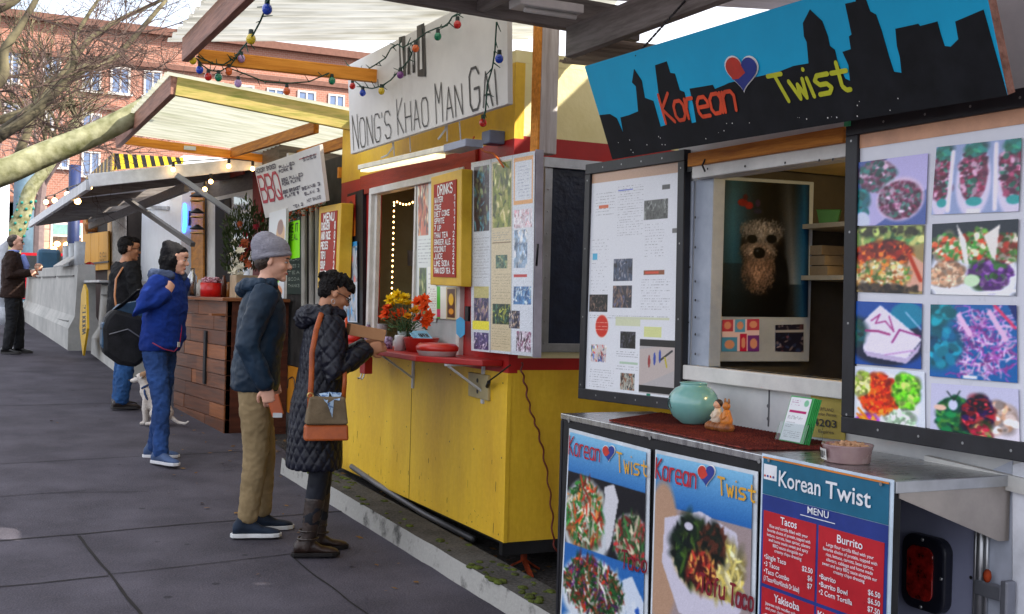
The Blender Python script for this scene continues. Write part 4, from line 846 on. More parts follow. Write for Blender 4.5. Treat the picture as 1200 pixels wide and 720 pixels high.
cv.rect(.34,.66,.62,.70,(.84,.86,.72)); cv.rect(.34,.66,.92,.67,(.82,.84,.72)); cv.rect(.66,.70,.84,.745,(.86,.88,.6)); cv.photo(.40,.725,.57,.80,[(.06,.06,.08),(.3,.3,.35)],7); cv.lines(.36,.81,.6,.84,3,seed=4)
cv.rect(.62,.76,.99,.99,(.7,.68,.68)); cv.poly([(.62,.96),(.62,.80),(.99,.77),(.99,.88)],(.75,.70,.68)); cv.rect(.62,.955,.99,.985,(.08,.08,.1)); cv.rect(.62,.755,.99,.785,(.12,.12,.14))
for i in range(3): cv.ell(.72+.055*i,.85-.012*i,.014,.03,(.2,.3,.65) if i else (.6,.2,.2))
cv.line([(.84,.84),(.95,.80)],.012,(.2,.2,.22)); cv.line([(.88,.83),(.9,.87)],.01,(.75,.7,.2))
cv.ell(.18,.705,.09,.06,(.93,.9,.88)); cv.ell(.18,.705,.082,.054,(.82,.16,.08)); cv.lines(.11,.68,.25,.73,3,(.98,.9,.85),5,.8)
cv.photo(.06,.79,.24,.87,[(.85,.8,.8),(.8,.2,.2),(.2,.5,.4),(.85,.75,.2),(.3,.4,.7)],9,60); cv.rect(.4,.86,.6,.87,(.7,.8,.7)); cv.photo(.41,.91,.57,.985,[(.7,.7,.65),(.15,.15,.18),(.6,.4,.3)],10); cv.lines(.05,.90,.34,.99,8,seed=12,dens=.45); cv.lines(.36,.875,.6,.9,2,seed=13)
cv.rect(.70,.99,.74,1,(.1,.5,.4)); cv.grain(.012)
sheet('articles', cv, qi, fb1)
cv = None
q = [PX(985,507,2.68), PX(1200+60,565,2.68), PX(1200+60,97,2.68), PX(991,141,2.68)]
q[1].z = q[0].z; q[2].z = q[3].z; q[1].y = q[2].y
fb2, qi2, n2 = framed(q, 'large black framed board of eight dish photographs right of the truck window', .055, .04)
xi = qi2[0].x; PI_ = lambda u, v: PX(u, v, xi)
bd = MB(); bd.add([p+n2*.003 for p in (qi2[0],qi2[1],qi2[2]-P3(0,0,.0),qi2[3])], [(0,1,2,3)]); bd.build('paper', M('poster_paper', hexc('e2e4ec'), .3, col2=hexc('d8dae4')), fb2)
MB().slab([qi2[3]+n2*.0055-P3(0,0,.045), qi2[2]+n2*.0055-P3(0,0,.045), qi2[2]+n2*.0055, qi2[3]+n2*.0055], n2, .001).build('peach_strip', M('peach_strip', hexc('cf9a78'), .5), fb2)
VI, PU, WH = (.55,.35,.62), (.42,.22,.45), (.88,.84,.92)
def dish(name, corners, draw, w=90, h=86):
    c = Cv(w, h, (.2,.3,.5)); draw(c); c.blur(2); mm = c.a.mean(2, keepdims=True); c.a = np.clip((mm+(c.a-mm)*1.25-.4)*1.18+.46, 0, 1); c.grain(.012, len(name)); return sheet('dish_photo', c, pxq(corners, PI_), fb2, off=.009)
def d_burrito(c):
    c.a[:] = (.30,.36,.55); c.poly([(0,.6),(.45,0),(1,0),(1,.5),(.3,1),(0,1)],(.68,.66,.80)); c.ell(.3,.25,.28,.26,(.45,.33,.4)); c.pile(.3,.25,.25,.23,[(.35,.2,.28),(.55,.4,.5),(.2,.4,.38),(.75,.65,.72)],260,.03,seed=1)
    c.ell(.64,.62,.36,.34,(.80,.74,.82),-.4); c.ell(.64,.63,.32,.29,(.45,.22,.33),-.4); c.pile(.63,.63,.29,.26,[(.42,.17,.27),(.6,.42,.52),(.75,.68,.75),(.3,.13,.24),(.28,.45,.42)],420,.022,seed=2); c.pile(.08,.72,.08,.25,[(.1,.45,.45),(.15,.35,.4)],60,.04,seed=3); c.ell(.1,.93,.13,.16,(.75,.78,.88))
def d_tacos3(c):
    c.a[:] = (.55,.60,.72)
    for cx, w in ((.1,.14),(.48,.22),(.92,.19)):
        c.ell(cx,.55,w,.55,(.80,.78,.86)); c.ell(cx,.45,w*.78,.42,(.45,.2,.28)); c.pile(cx,.42,w*.7,.36,[(.42,.14,.24),(.6,.3,.42),(.75,.62,.7),(.25,.12,.2),(.2,.45,.38)],200,.025,seed=int(cx*9)); c.pile(cx,.1,w*.5,.08,[(.2,.5,.4),(.15,.4,.38)],30,.03,seed=8); c.ell(cx+.02,.83,w*.45,.07,(.2,.55,.55))
    c.line([(.22,.1),(.2,.95)],.03,(.86,.84,.9)); c.line([(.72,.05),(.74,.95)],.03,(.86,.84,.9)); c.rect(.42,.93,.58,1,(.85,.85,.88))
def d_nachos(c):
    c.a[:] = (.55,.5,.35); c.pile(.5,.15,.5,.18,[(.5,.6,.35),(.75,.75,.5),(.25,.45,.3)],160,.05,seed=2); c.ell(.45,.42,.42,.18,(.40,.12,.10)); c.pile(.45,.42,.4,.18,[(.45,.12,.08),(.65,.25,.12),(.3,.08,.08),(.8,.45,.2)],300,.03,seed=3)
    c.poly([(.78,.95),(.8,.4),(1,.55),(1,.95)],(.78,.62,.55)); c.line([(.8,.42),(.97,.8)],.03,(.6,.2,.1)); c.pile(.42,.72,.42,.2,[(.88,.82,.72),(.8,.7,.5),(.85,.5,.25),(.35,.5,.25)],420,.025,seed=4); c.pile(.5,.94,.5,.06,[(.12,.1,.1),(.3,.25,.2)],90,.03,seed=5); c.pile(.5,.06,.5,.08,[(.2,.2,.15),(.6,.65,.4)],60,.04,seed=6)
def d_plate3(c):
    c.a[:] = (.14,.17,.2); c.ell(.5,.75,.58,.55,(.85,.86,.9)); c.pile(.2,.35,.18,.2,[(.25,.5,.25),(.75,.75,.6),(.8,.35,.25),(.85,.82,.75)],180,.025,seed=1); c.pile(.55,.35,.2,.24,[(.2,.45,.2),(.7,.25,.15),(.85,.8,.7),(.35,.55,.25)],240,.025,seed=2); c.pile(.88,.38,.14,.2,[(.25,.4,.2),(.55,.2,.15),(.8,.75,.7)],120,.025,seed=3)
    c.poly([(.3,.02),(.4,.55),(.46,.6),(.42,.25)],(.88,.86,.84)); c.poly([(.62,.2),(.8,.06),(.76,.55),(.72,.5)],(.86,.84,.82)); c.pile(.2,.72,.22,.16,[(.82,.70,.6),(.88,.8,.72),(.7,.55,.45)],300,.022,seed=4); c.pile(.7,.72,.24,.17,[(.38,.2,.5),(.3,.13,.42),(.55,.4,.62),(.2,.4,.2)],260,.028,seed=5); c.ell(.5,.8,.1,.09,(.75,.85,.72)); c.line([(0,.9),(.5,.97),(1,.93)],.02,(.9,.91,.95))
def d_quesa(c):
    c.a[:] = (.12,.28,.52); c.ell(.5,.6,.6,.42,(.09,.12,.2)); c.ell(.8,.2,.25,.22,(.1,.45,.55)); c.poly([(.15,.35),(.42,.05),(.72,.3),(1,.55),(.8,.85),(.2,.8)],(.84,.82,.88)); c.poly([(.2,.78),(.8,.85),(1,.58),(.95,.74),(.8,.93),(.25,.86)],(.70,.66,.76)); c.pile(.08,.5,.1,.18,[(.05,.25,.28),(.1,.35,.3)],60,.04,seed=1)
    c.line([(.3,.3),(.42,.2),(.36,.34),(.5,.3),(.62,.45),(.55,.22)],.012,(.55,.2,.42)); c.line([(.22,.46),(.4,.46),(.56,.50)],.02,(.55,.22,.42)); c.line([(.6,.62),(.7,.42),(.98,.5)],.015,(.5,.16,.4)); c.line([(.5,.82),(.9,.72)],.012,(.7,.55,.72)); c.line([(.78,.15),(.99,.4)],.012,(.7,.75,.85))
def d_yaki(c):
    c.a[:] = (.12,.35,.55); r = random.Random(5)
    for i in range(240):
        x, y = r.uniform(.28,.95), r.uniform(.05,.95)
        if x < .3 and y > .4: continue
        a = r.random()*6.28; L = r.uniform(.08,.2); b = a+r.uniform(-1.5,1.5); col = np.array([(.62,.38,.66),(.78,.62,.82),(.50,.25,.52),(.85,.76,.88)][r.randrange(4)])*(.8+.3*r.random()); c.line([(x,y),(x+L*.5*math.cos(a),y+L*.5*math.sin(a)),(x+L*.5*(math.cos(a)+math.cos(b)),y+L*.5*(math.sin(a)+math.sin(b)))], .011, np.clip(col,0,1))
    c.pile(.15,.58,.16,.24,[(.1,.42,.52),(.15,.52,.6),(.08,.3,.42)],90,.05,seed=3); c.pile(.12,.12,.14,.1,[(.1,.5,.55)],30,.05,seed=4); c.line([(.35,.15),(.48,.4)],.035,(.85,.72,.84)); c.line([(.7,.1),(.88,.45)],.035,(.82,.7,.82)); c.line([(.75,.0),(.98,.3)],.02,(.75,.25,.4)); c.rect(.4,.94,.56,.99,(.85,.85,.9)); c.poly([(.9,0),(1,0),(1,.25)],(.08,.15,.35))
def d_bowl(c):
    c.a[:] = (.80,.82,.90); c.ell(.5,.5,.46,.46,(.86,.86,.88)); c.pile(.4,.4,.28,.3,[(.85,.30,.10),(.75,.2,.08),(.9,.5,.2),(.6,.15,.1)],520,.025,seed=1); c.pile(.75,.3,.16,.24,[(.45,.75,.2),(.3,.6,.15),(.7,.85,.45)],260,.028,seed=2); c.pile(.15,.25,.1,.16,[(.6,.7,.3),(.85,.85,.6)],90,.025,seed=3)
    c.pile(.68,.74,.2,.16,[(.90,.92,.9),(.8,.88,.8),(.7,.82,.7)],260,.025,seed=4); c.pile(.25,.82,.15,.12,[(.5,.2,.6),(.65,.35,.7),(.9,.6,.2)],200,.025,seed=5); c.line([(.1,.62),(.35,.9)],.02,(.95,.5,.1)); c.line([(.08,.7),(.3,.93)],.015,(.9,.45,.1)); c.pile(.5,.92,.12,.05,[(.2,.55,.3)],40,.03,seed=6)
def d_salad(c):
    c.a[:] = (.72,.72,.80); c.ell(.8,.7,.25,.3,(.82,.80,.84)); c.pile(.75,.45,.2,.2,[(.8,.74,.72),(.86,.82,.82),(.75,.6,.5)],120,.04,seed=1); c.pile(.3,.5,.2,.28,[(.06,.32,.2),(.1,.42,.25),(.3,.5,.25),(.04,.22,.18)],330,.035,seed=2); c.pile(.55,.42,.16,.26,[(.14,.08,.25),(.5,.1,.15),(.08,.08,.12),(.7,.25,.3)],300,.028,seed=3)
    c.pile(.6,.75,.1,.2,[(.6,.15,.25),(.8,.7,.5),(.25,.4,.2)],120,.028,seed=4); c.ell(.27,.32,.06,.09,(.75,.76,.85)); c.line([(.35,.1),(.28,.25),(.2,.12)],.01,(.1,.15,.15)); c.ell(.12,.38,.08,.05,(.85,.72,.66))
dish('burrito', [(1005,265),(1087,263),(1090,180),(1007,191)], d_burrito)
dish('tacos3', [(1094,252),(1196,248),(1200,162),(1100,173)], d_tacos3, 105, 90)
dish('nachos', [(1000,342),(1083,345),(1086,264),(1003,266)], d_nachos)
dish('plate3', [(1093,345),(1193,347),(1196,257),(1095,263)], d_plate3, 105, 90)
dish('quesa', [(999,426),(1082,433),(1083,356),(1001,353)], d_quesa)
dish('yaki', [(1092,441),(1195,449),(1194,358),(1093,357)], d_yaki, 105, 90)
dish('bowl', [(1000,507),(1087,521),(1086,436),(1002,429)], d_bowl, 95, 90)
dish('salad', [(1092,521),(1198,540),(1196,456),(1094,449)], d_salad, 105, 86)
mb = MB(); mb.obox(PX(993,144,2.675), P3(.004,0,0), P3(0,.012,0), P3(0,0,.012)); mb.build('green_sticker', M('green_tape', (.05,.35,.15), .5), fb2)
# ================================================================= COUNTER OF THE NEAR CART
XC = 2.34; ZC = 1.40; yc1 = PX(657,484,XC).y; yc0 = PX(1047,560,XC).y
ct = thing('serving_counter', 'black fold-out counter with poster front and steel top under the truck window', 'counter', (XC+.2, 3.2, gz(3.2)))
mb = MB(); mb.box(XC, XK-.006, yc0, yc1, ZC-.025, ZC); mb.build('counter_top', M_steel, ct, bevel=.003)
mb = MB(); mb.box(XC+.006, XC+.03, yc0+.0, yc1, gz(3)+.1, ZC-.026); mb.box(XC+.03, XK-.01, yc1-.03, yc1-.002, gz(3)+.1, ZC-.026); mb.build('counter_front', M_black, ct)
mb = MB(); mb.box(XC+.003, XC+.045, yc1-.014, yc1+.003, gz(4), ZC-.03); mb.build('leg', M_frame, ct)
mb = MB()
for u in (667,762,890): disc(mb, PX(u, 495+(u-657)*.213-4, XC), (-1,0,0), .008, off=.003)
mb.build('bolt_heads', M_screw, ct)
# steel end bracket
ye_ = yc0-.004; MB().slab([P3(XC+.02,ye_,ZC-.03), P3(XK-.01,ye_,ZC-.03), P3(XK-.01,ye_,ZC-.19), P3(XK-.05,ye_,ZC-.19), P3(XC+.02,ye_,ZC-.045)], (0,-1,0), .004).build('steel_bracket', M('bracket_steel', (.45,.40,.36), .4, metal=.7, scale=4), ct)
mb = MB(); mb.box(XC+.0, XK-.006, yc0-.012, yc0-.001, ZC-.03, ZC+.002); mb.build('edge_lip', M_alu, ct, bevel=.002)
# posters on the front
def PC(x): return lambda u, v: PX(u, v, x)
def poster(px, label, draw, w, h, texts, x=XC-.004):
    q = pxq(px, PC(x)); t = thing('poster', label, 'poster', (q[0]+q[1])/2, 'laminated posters on the counter front')
    MB().slab(q, (-1,0,0), .003).build('backing_sheet', M('laminate_edge', hexc('cfd6dc'), .25), t)
    c = Cv(w, h, (.5,.6,.7)); h2 = int(h*.68); c2 = Cv(w, h2, (.5,.6,.7)); draw(c2); c.a[:h2] = c2.a; c.a[h2:] = c2.a[:int(h*.3):-1][:h-h2]; c.blur(1); c.grain(.015); p = sheet('poster_print', c, sub(q,.03,.012,.97,.988), t, off=.004, curl=.0012)
    return t, q, p
def head(c):
    for y in range(int(c.h*.28)):
        k = y/(c.h*.28); c.a[y, :] = np.array((.50,.74,.88))*(1-k)+np.array((.10,.36,.66))*k
def dp1(c):
    head(c); c.rect(0,.22,1,.62,(.09,.09,.11)); c.ell(.28,.48,.34,.26,(.78,.80,.82)); c.ell(.25,.47,.27,.2,(.5,.5,.4)); c.pile(.25,.43,.24,.18,[(.75,.2,.12),(.85,.85,.75),(.2,.5,.2),(.12,.38,.15),(.9,.9,.85),(.85,.5,.25)],520,.026,asp0=4,seed=1)
    c.ell(.85,.5,.24,.16,(.80,.80,.80)); c.pile(.85,.5,.2,.13,[(.15,.3,.15),(.7,.2,.2),(.75,.7,.6),(.2,.4,.2)],260,.028,seed=2); c.poly([(.5,.25),(.62,.22),(.68,.3),(.6,.55),(.55,.6)],(.82,.82,.84)); c.rect(0,.62,1,1,(.16,.40,.68)); c.poly([(.75,.72),(.86,.68),(1,.8),(1,1),(.85,1)],(.80,.84,.9))
    for i in range(4): c.poly([(.86+.04*i,.82+.03*i),(.9+.04*i,.8+.03*i),(.96+.04*i,.95),(.9+.04*i,.98)],(.15,.35,.7) if i % 2 else (.85,.88,.92))
    c.ell(.4,.86,.46,.22,(.82,.85,.88)); c.pile(.38,.82,.38,.15,[(.12,.35,.15),(.08,.25,.1),(.75,.2,.12),(.88,.88,.82),(.5,.3,.15),(.35,.15,.4)],800,.022,asp0=3.5,seed=3)
def dp2(c):
    head(c); c.rect(0,.26,1,1,(.62,.55,.55)); c.ell(.1,.5,.2,.4,(.70,.56,.46)); c.poly([(.12,.32),(.5,.24),(.86,.3),(.95,.62),(.8,.8),(.3,.78),(.1,.55)],(.80,.78,.84)); c.ell(.56,.48,.38,.19,(.78,.68,.50)); c.ell(.55,.48,.35,.165,(.86,.78,.58))
    c.pile(.72,.50,.2,.13,[(.85,.78,.45),(.78,.70,.35),(.9,.85,.65)],260,.03,asp0=3.5,seed=2); c.pile(.42,.45,.17,.15,[(.05,.12,.08),(.08,.2,.1),(.02,.06,.05),(.2,.3,.1)],420,.035,seed=1); c.pile(.62,.38,.12,.09,[(.06,.10,.07),(.3,.15,.1)],120,.03,seed=4); c.pile(.52,.53,.14,.08,[(.7,.2,.15),(.85,.6,.3),(.3,.08,.08)],170,.022,asp0=2.5,seed=5)
    c.ell(.38,.33,.07,.035,(.05,.1,.08)); c.ell(.38,.33,.05,.022,(.80,.78,.84)); c.pile(.3,1.02,.35,.15,[(.75,.3,.1),(.3,.5,.15),(.85,.8,.5),(.15,.4,.15)],420,.028,seed=6)
M_bred = M('print_red', hexc('b3182a'), .35); M_dred = M('print_dark_red', hexc('7c1626'), .35); M_gold = M('print_gold', hexc('d8a12c'), .35); M_pwh = M('print_white', hexc('e2e4e8'), .35)
P1 = PC(XC-.009)
pz = [PX(667,502,XC-.004), PX(762,527,XC-.004)]
t, q, pr_ = poster([(652,812),(756,862),(762,527),(667,502)], 'leftmost poster on the counter front, showing tacos', dp1, 100, 330, None)
mb = MB(); stext(mb, 'Korean', pxq([(668,532),(704,541),(705,521),(669,511)], P1), .0075, off=.006); mb.build('red_lettering', M_bred, pr_)
mb = MB(); stext(mb, 'Twist', pxq([(725,553),(758,558),(758,541),(724,530)], P1), .0075, off=.006); mb.build('gold_lettering', M_gold, pr_)
mb = MB(); stext(mb, 'Taco', pxq([(730,665),(759,671),(760,652),(731,645)], P1), .009, off=.006); mb.build('dark_red_lettering', M_dred, pr_)
put_heart(pr_, 714.5, 532, 15, 19, P1, P3(-1,0,0), off=.004)
t, q, pr_ = poster([(758,865),(880,925),(888,553),(768,527)], 'second poster from the left on the counter front, showing a tofu taco', dp2, 120, 340, None)
mb = MB(); stext(mb, 'Korean', pxq([(770,560),(817,572),(818,549),(771,537)], P1), .0085, off=.006); mb.build('red_lettering', M_bred, pr_)
mb = MB(); stext(mb, 'Twist', pxq([(844,579),(884,588),(885,570),(843,559)], P1), .0085, off=.006); mb.build('gold_lettering', M_gold, pr_)
mb = MB(); stext(mb, 'Tofu', pxq([(822,693),(850,702),(851,682),(823,672)], P1), .010, off=.006); stext(mb, 'Taco', pxq([(857,708),(884,716),(885,694),(858,684)], P1), .010, off=.006); mb.build('dark_red_lettering', M_dred, pr_)
put_heart(pr_, 829, 558, 21, 25, P1, P3(-1,0,0), off=.004)
# printed menu
qm = pxq([(876,900),(1034,990),(1047,562),(893,532)], PC(XC-.01)); qm[0].y = qm[3].y; qm[1].y = qm[2].y; qm[0].z = qm[1].z = .62; qm[2].z = qm[3].z = (qm[2].z+qm[3].z)/2
mn = thing('printed_menu', 'blue and red printed Korean Twist menu at the right end of the counter front', 'menu', (qm[0]+qm[1])/2)
HM = qm[3].z-.62
def rowt(px_from_top): return 1-px_from_top/480.0     # the sheet is about 480 picture rows tall
mb = MB(); mb.slab(qm, (-1,0,0), .004); mb.build('backing_sheet', M('laminate_blue_white', hexc('c3d4e2'), .25), mn)
M_teal = M('print_teal', hexc('12607e'), .3); M_blue = M('print_blue', hexc('22357f'), .3); M_redp = M('print_red_panel', hexc('b31a26'), .3)
qi = sub(qm, .02, .01, .98, .99)
def at(s0, t0, s1, t1): return sub(qi, s0, t0, s1, t1)
# t runs from the bottom; heights read off the photograph's 1.0 wide : 3.0 tall sheet
def U(d): return 1-d/2.75                      # d in sheet widths from the top
mb = MB(); mb.slab([p+P3(-.003,0,0) for p in at(0,U(.42),1,1)], (-1,0,0), .001); mb.build('teal_band', M_teal, mn)
mb = MB(); mb.slab([p+P3(-.003,0,0) for p in at(0,0,1,U(.425))], (-1,0,0), .001); mb.build('blue_field', M_blue, mn)
mb = MB()
for s0, d0, s1, d1 in ((.02,.60,.47,1.42),(.49,.60,.98,1.42),(.02,1.46,.47,1.96),(.49,1.46,.98,1.96),(.02,2.2,.98,2.7)): mb.slab([p+P3(-.0045,0,0) for p in at(s0,U(d1),s1,U(d0))], (-1,0,0), .001)
mb.build('red_panels', M_redp, mn)
mb = MB(); mb.slab([p+P3(-.006,0,0) for p in at(.0,U(.018),1,U(.0))], (-1,0,0), .002); mb.build('orange_edge', M('orange_edge', hexc('d07a1e'), .4), mn)
mb = MB(); mb.slab([p+P3(-.0045,0,0) for p in at(.01,U(.25),.125,U(.08))], (-1,0,0), .001); bd_ = mb.build('payment_badge', M_pwh, mn)
mb = MB(); 
for i, s in enumerate((.025,.05,.075,.1)): disc(mb, bil(qi)(s,U(.21)), (-1,0,0), .004, mi=i % 2, off=.0062, k=8)
mb.build('badge_dots', [M_hred, M_hblue], bd_)
mb = MB(); L = lambda txt, s0, d1, s1, d0, **k: ftext(mb, txt, at(s0,U(d1),s1,U(d0)), off=.0065, **k)
L('Korean', .15,.29,.50,.11, bold=.012); L('Twist', .54,.29,.88,.11, bold=.012)
L('MENU', .40,.505,.57,.43, bold=.006); mb.slab([p+P3(-.0062,0,0) for p in at(.34,U(.545),.62,U(.537))], (-1,0,0), .0005)
def blk(title, s0, s1, d, desc, rows, tw):
    L(title, (s0+s1)/2-tw/2, d+.085, (s0+s1)/2+tw/2, d, bold=.012); d += .115
    for x in desc: L(x, s0+.04, d+.036, s1-.04, d, fit=False, align='C', bold=.006); d += .052
    d += .03
    for a, b in rows:
        L(a, s0+.02, d+.055, s1-.12, d, fit=False, bold=.012)
        if b: L(b, s1-.12, d+.055, s1-.015, d, fit=False, align='R', bold=.012)
        d += .082
blk('Tacos', .02,.47,.62, ['Rice and tortilla filled with your','favorite choice of protein, topped with','lettuce, carrots, bean sprout, cilantro','and home made sweet and spicy','BBQ sauce alongside our','creamy chipo dressing'], [('•Single Taco','$2.50'),('•3 Tacos','$6'),('•Taco Combo','$7'),('(3 Tacos+Rice+Kimchi Or Salad)','')], .14)
blk('Burrito', .49,.98,.64, ['Large flour tortilla filled with your','favorite choice of protein, topped with','rice, lettuce, carrots, bean sprout,','cilantro, cabbage and home made','sweet and spicy BBQ sauce alongside our','creamy chipo dressing'], [('•Burrito','$6.50'),('•Burrito Bowl','$6.50'),('•2 Corn Tortilla','$7.50')], .19)
blk('Yakisoba', .02,.47,1.49, ['Japanese style noodles with vegetables','and your choice of chicken or tofu'], [('•Chicken','$7'),('•Tofu','$7')], .22)
blk('Kimchi Quesadilla', .49,.98,1.49, ['With kimchi and cheese,','mexican style quesadilla'], [('','$5.50')], .46)
L('PROTEIN', .02,2.10,.24,2.0, bold=.012); L('Chicken  Pork  Beef  Tofu', .1,2.4,.8,2.3, bold=.006)
mb.build('lettering', M_pwh, mn)
mb = MB()
for s in (.06,.95): disc(mb, bil(qi)(s,U(.03)), (-1,0,0), .006, off=.009)
mb.build('pins', M_screw, mn)
# ---- woven mat and things on the counter
qmat = [PZ(745,493,ZC+.003), PZ(905,524,ZC+.003), PZ(962,514,ZC+.003), PZ(840,478,ZC+.003)]
qmat = [P3(XC+.03, yc1-.35, ZC+.003), P3(XC+.03, 3.05, ZC+.003), P3(XK-.03, 2.95, ZC+.003), P3(XK-.03, yc1-.12, ZC+.003)]
M_mat = M('woven_mat', hexc('8c3c30'), .85, col2=hexc('4a1c1a'), scale=30, stretch=(8,1,1), bump=.8, bscale=60, thr=(.4,.6))
mb = MB(); mb.slab([p+P3(0,0,.003) for p in qmat], (0,0,1), .004)
for i in range(60): t = i/59; a = bil(qmat)(t,0); b = bil(qmat)(t,1); mb.tube([a+P3(0,0,.004), b+P3(0,0,.004)], .0022, 4)
tag(mb.build('woven_mat', M_mat), 'dark red woven mat laid along the steel counter top', 'mat')
def on_counter(u, v, z=ZC+.008): return PZ(u, v, z)
b = on_counter(812,489); b.x = min(b.x, XK-.13)
b = PX(812,489,XK-.17); b.z = ZC+.009; M_vase = M('celadon_glaze', hexc('7fb3ae'), .18, col2=hexc('6ba39d'), scale=3, coat=.4); k = (PX(838,470,b.x).y); dep_ = (b-EYE).dot(CF); rv = 30*dep_/FPX
hv = 47*dep_/FPX
mb = MB(); mb.lathe(b, [(0,0),(rv*.45,0),(rv*.5,hv*.03),(rv*.8,hv*.18),(rv*.98,hv*.42),(rv,hv*.55),(rv*.92,hv*.72),(rv*.72,hv*.87),(rv*.52,hv*.93),(rv*.52,hv*.99),(rv*.56,hv*1.02),(rv*.48,hv*1.02),(rv*.45,hv*.9),(0,hv*.88)], 36)
vz = tag(mb.build('vase', M_vase, loc=b, smooth=True), 'round pale celadon vase at the left end of the woven mat', 'vase')
mb = MB(); 
def on_vase(t, z): 
    r_ = rv*(.985 if .4 < z < .62 else (.93 if z <= .4 else .9)); return b+P3(-math.cos(t)*r_*1.02, math.sin(t)*r_*1.02, hv*z)
mb.tube([on_vase(.10+.05*i, .38+.22*math.sin(i*.52)) for i in range(7)], .003, 5); mb.tube([on_vase(.28+.03*i, .36-.004*i) for i in range(5)], .0025, 5); mb.ell(on_vase(.33,.66), (.006,.006,.006)); mb.build('brush_drawing', M('glaze_ink', (.02,.05,.05), .3), vz)
# ornament: little seated pair on a rocky base
o = PX(846,494,XK-.20); o.z = ZC+.009
fg = thing('figurine', 'pair of small painted clay figures on a brown rock base beside the vase', 'figurine', o)
mb = MB()
for i in range(9): mb.ell(o+P3(rnd.uniform(-.02,.02), .045-.011*i, .012), (.026,.022,.016+.004*rnd.random()), nu=8, nv=6)
mb.build('rock_base', M('clay_brown', hexc('a5652e'), .5, col2=hexc('6b3a1a'), scale=30), fg, smooth=True)
M_clay = M('clay_cream', hexc('d9c6ae'), .4); M_cor_ = M('clay_orange', hexc('c77a30'), .4); M_skin0 = M('clay_skin', hexc('d8a584'), .4); M_hair0 = M('clay_hair', hexc('3a2a24'), .5)
for dy, mt_, kind in ((.028, M_clay, 0), (-.028, M_cor_, 1)):
    c = o+P3(0,dy,.02)
    mb = MB(); mb.lathe(c, [(0,0),(.022,0),(.024,.02),(.016,.045),(.012,.058),(0,.06)], 14); mb.tube([c+P3(-.008,.012,.045), c+P3(-.02,.01,.03), c+P3(-.018,.0,.02)], .006, 6); mb.tube([c+P3(-.008,-.012,.045), c+P3(-.02,-.01,.03), c+P3(-.018,-.0,.02)], .006, 6); fgp = mb.build('figure_body', mt_, fg, smooth=True)
    mb = MB(); mb.ell(c+P3(-.002,0,.072), (.015,.015,.016)); mb.ell(c+P3(-.016,0,.07), (.004,.004,.004)); mb.build('head', M_skin0 if kind == 0 else M_cor_, fgp, smooth=True)
    mb = MB()
    if kind == 0: mb.ell(c+P3(.004,0,.077), (.016,.017,.016))
    else: mb.ell(c+P3(0,.011,.09), (.005,.005,.011)); mb.ell(c+P3(0,-.011,.09), (.005,.005,.011))
    mb.build('hair' if kind == 0 else 'ears', M_hair0 if kind == 0 else M('clay_tan', hexc('9a6a44'), .5), fgp, smooth=True)
# leaflet holder
hb = PX(931,514,XK-.19); hb.z = ZC+.009
lh = thing('leaflet_holder', 'clear stand of green-edged takeaway leaflets on the mat', 'leaflet stand', hb)
l0 = PX(913,511,hb.x); l1 = PX(940,516,hb.x); wy = (l0.y-l1.y); ly0 = l0.y
lean = P3(.045,-.0,.0); hh_ = .155
ql = [P3(hb.x,ly0,ZC+.01), P3(hb.x,ly0-wy*1.0,ZC+.01), P3(hb.x+.05,ly0-wy*1.0,ZC+.01+hh_), P3(hb.x+.05,ly0,ZC+.01+hh_)]
nl = (ql[1]-ql[0]).cross(ql[3]-ql[0]).normalized()
mb = MB()
for i in range(5): mb.slab([p-nl*(.004*i)+P3(0,-.004*i,0) for p in ql], nl, .0025)
mb.build('leaflet_stack', M('leaflet_green', hexc('2f9a4a'), .5), lh)
cv = Cv(40, 70, (.88,.89,.90)); cv.rect(.1,.3,.9,.36,(.7,.1,.4)); cv.lines(.1,.05,.5,.2,3,(.6,.3,.5),2); cv.ell(.8,.12,.12,.08,(.5,.75,.6)); cv.lines(.1,.42,.8,.5,3,seed=4); cv.lines(.1,.76,.9,.92,4,seed=6); cv.lines(.1,.56,.5,.7,3,seed=9)
sheet('leaflet_face', cv, sub(ql,.04,.02,.92,.97), lh, off=.002, mat=PRINTM)
M_acr = glass('acrylic'); mb = MB(); mb.slab([ql[0]+nl*.01+P3(0,.01,0), ql[1]+nl*.01+P3(0,-.02,0), ql[1].lerp(ql[2],.4)+nl*.01+P3(0,-.02,0), ql[0].lerp(ql[3],.4)+nl*.01+P3(0,.01,0)], nl, .002); mb.slab([ql[1]+P3(0,-.022,0), ql[1]+P3(.07,-.022,0), ql[1]+P3(.07,-.022,.07), ql[1]+P3(0.01,-.022,.07)], (0,-1,0), .002); mb.build('clear_stand', M_acr, lh)
# yellow card on the wall
qc = pxq([(950,512),(990,516),(990,468),(950,463)], lambda u, v: PX(u,v,XK-.008)); 
yc = thing('yellow_card', 'yellow licence card printed 4203 taped to the truck wall behind the leaflets', 'card', (qc[0]+qc[1])/2)
MB().slab(qc, (-1,0,0), .003).build('card_sheet', M('card_yellow', hexc('b5a253'), .6), yc)
mb = MB(); ftext(mb, '4203', sub(qc,.08,.28,.78,.46), bold=.015); ftext(mb, 'PORTLAND', sub(qc,.2,.66,.7,.74)); ftext(mb, 'Vendor Permit', sub(qc,.12,.54,.78,.62)); ftext(mb, 'Expires', sub(qc,.25,.12,.7,.2)); mb.build('lettering', M_ink, yc)
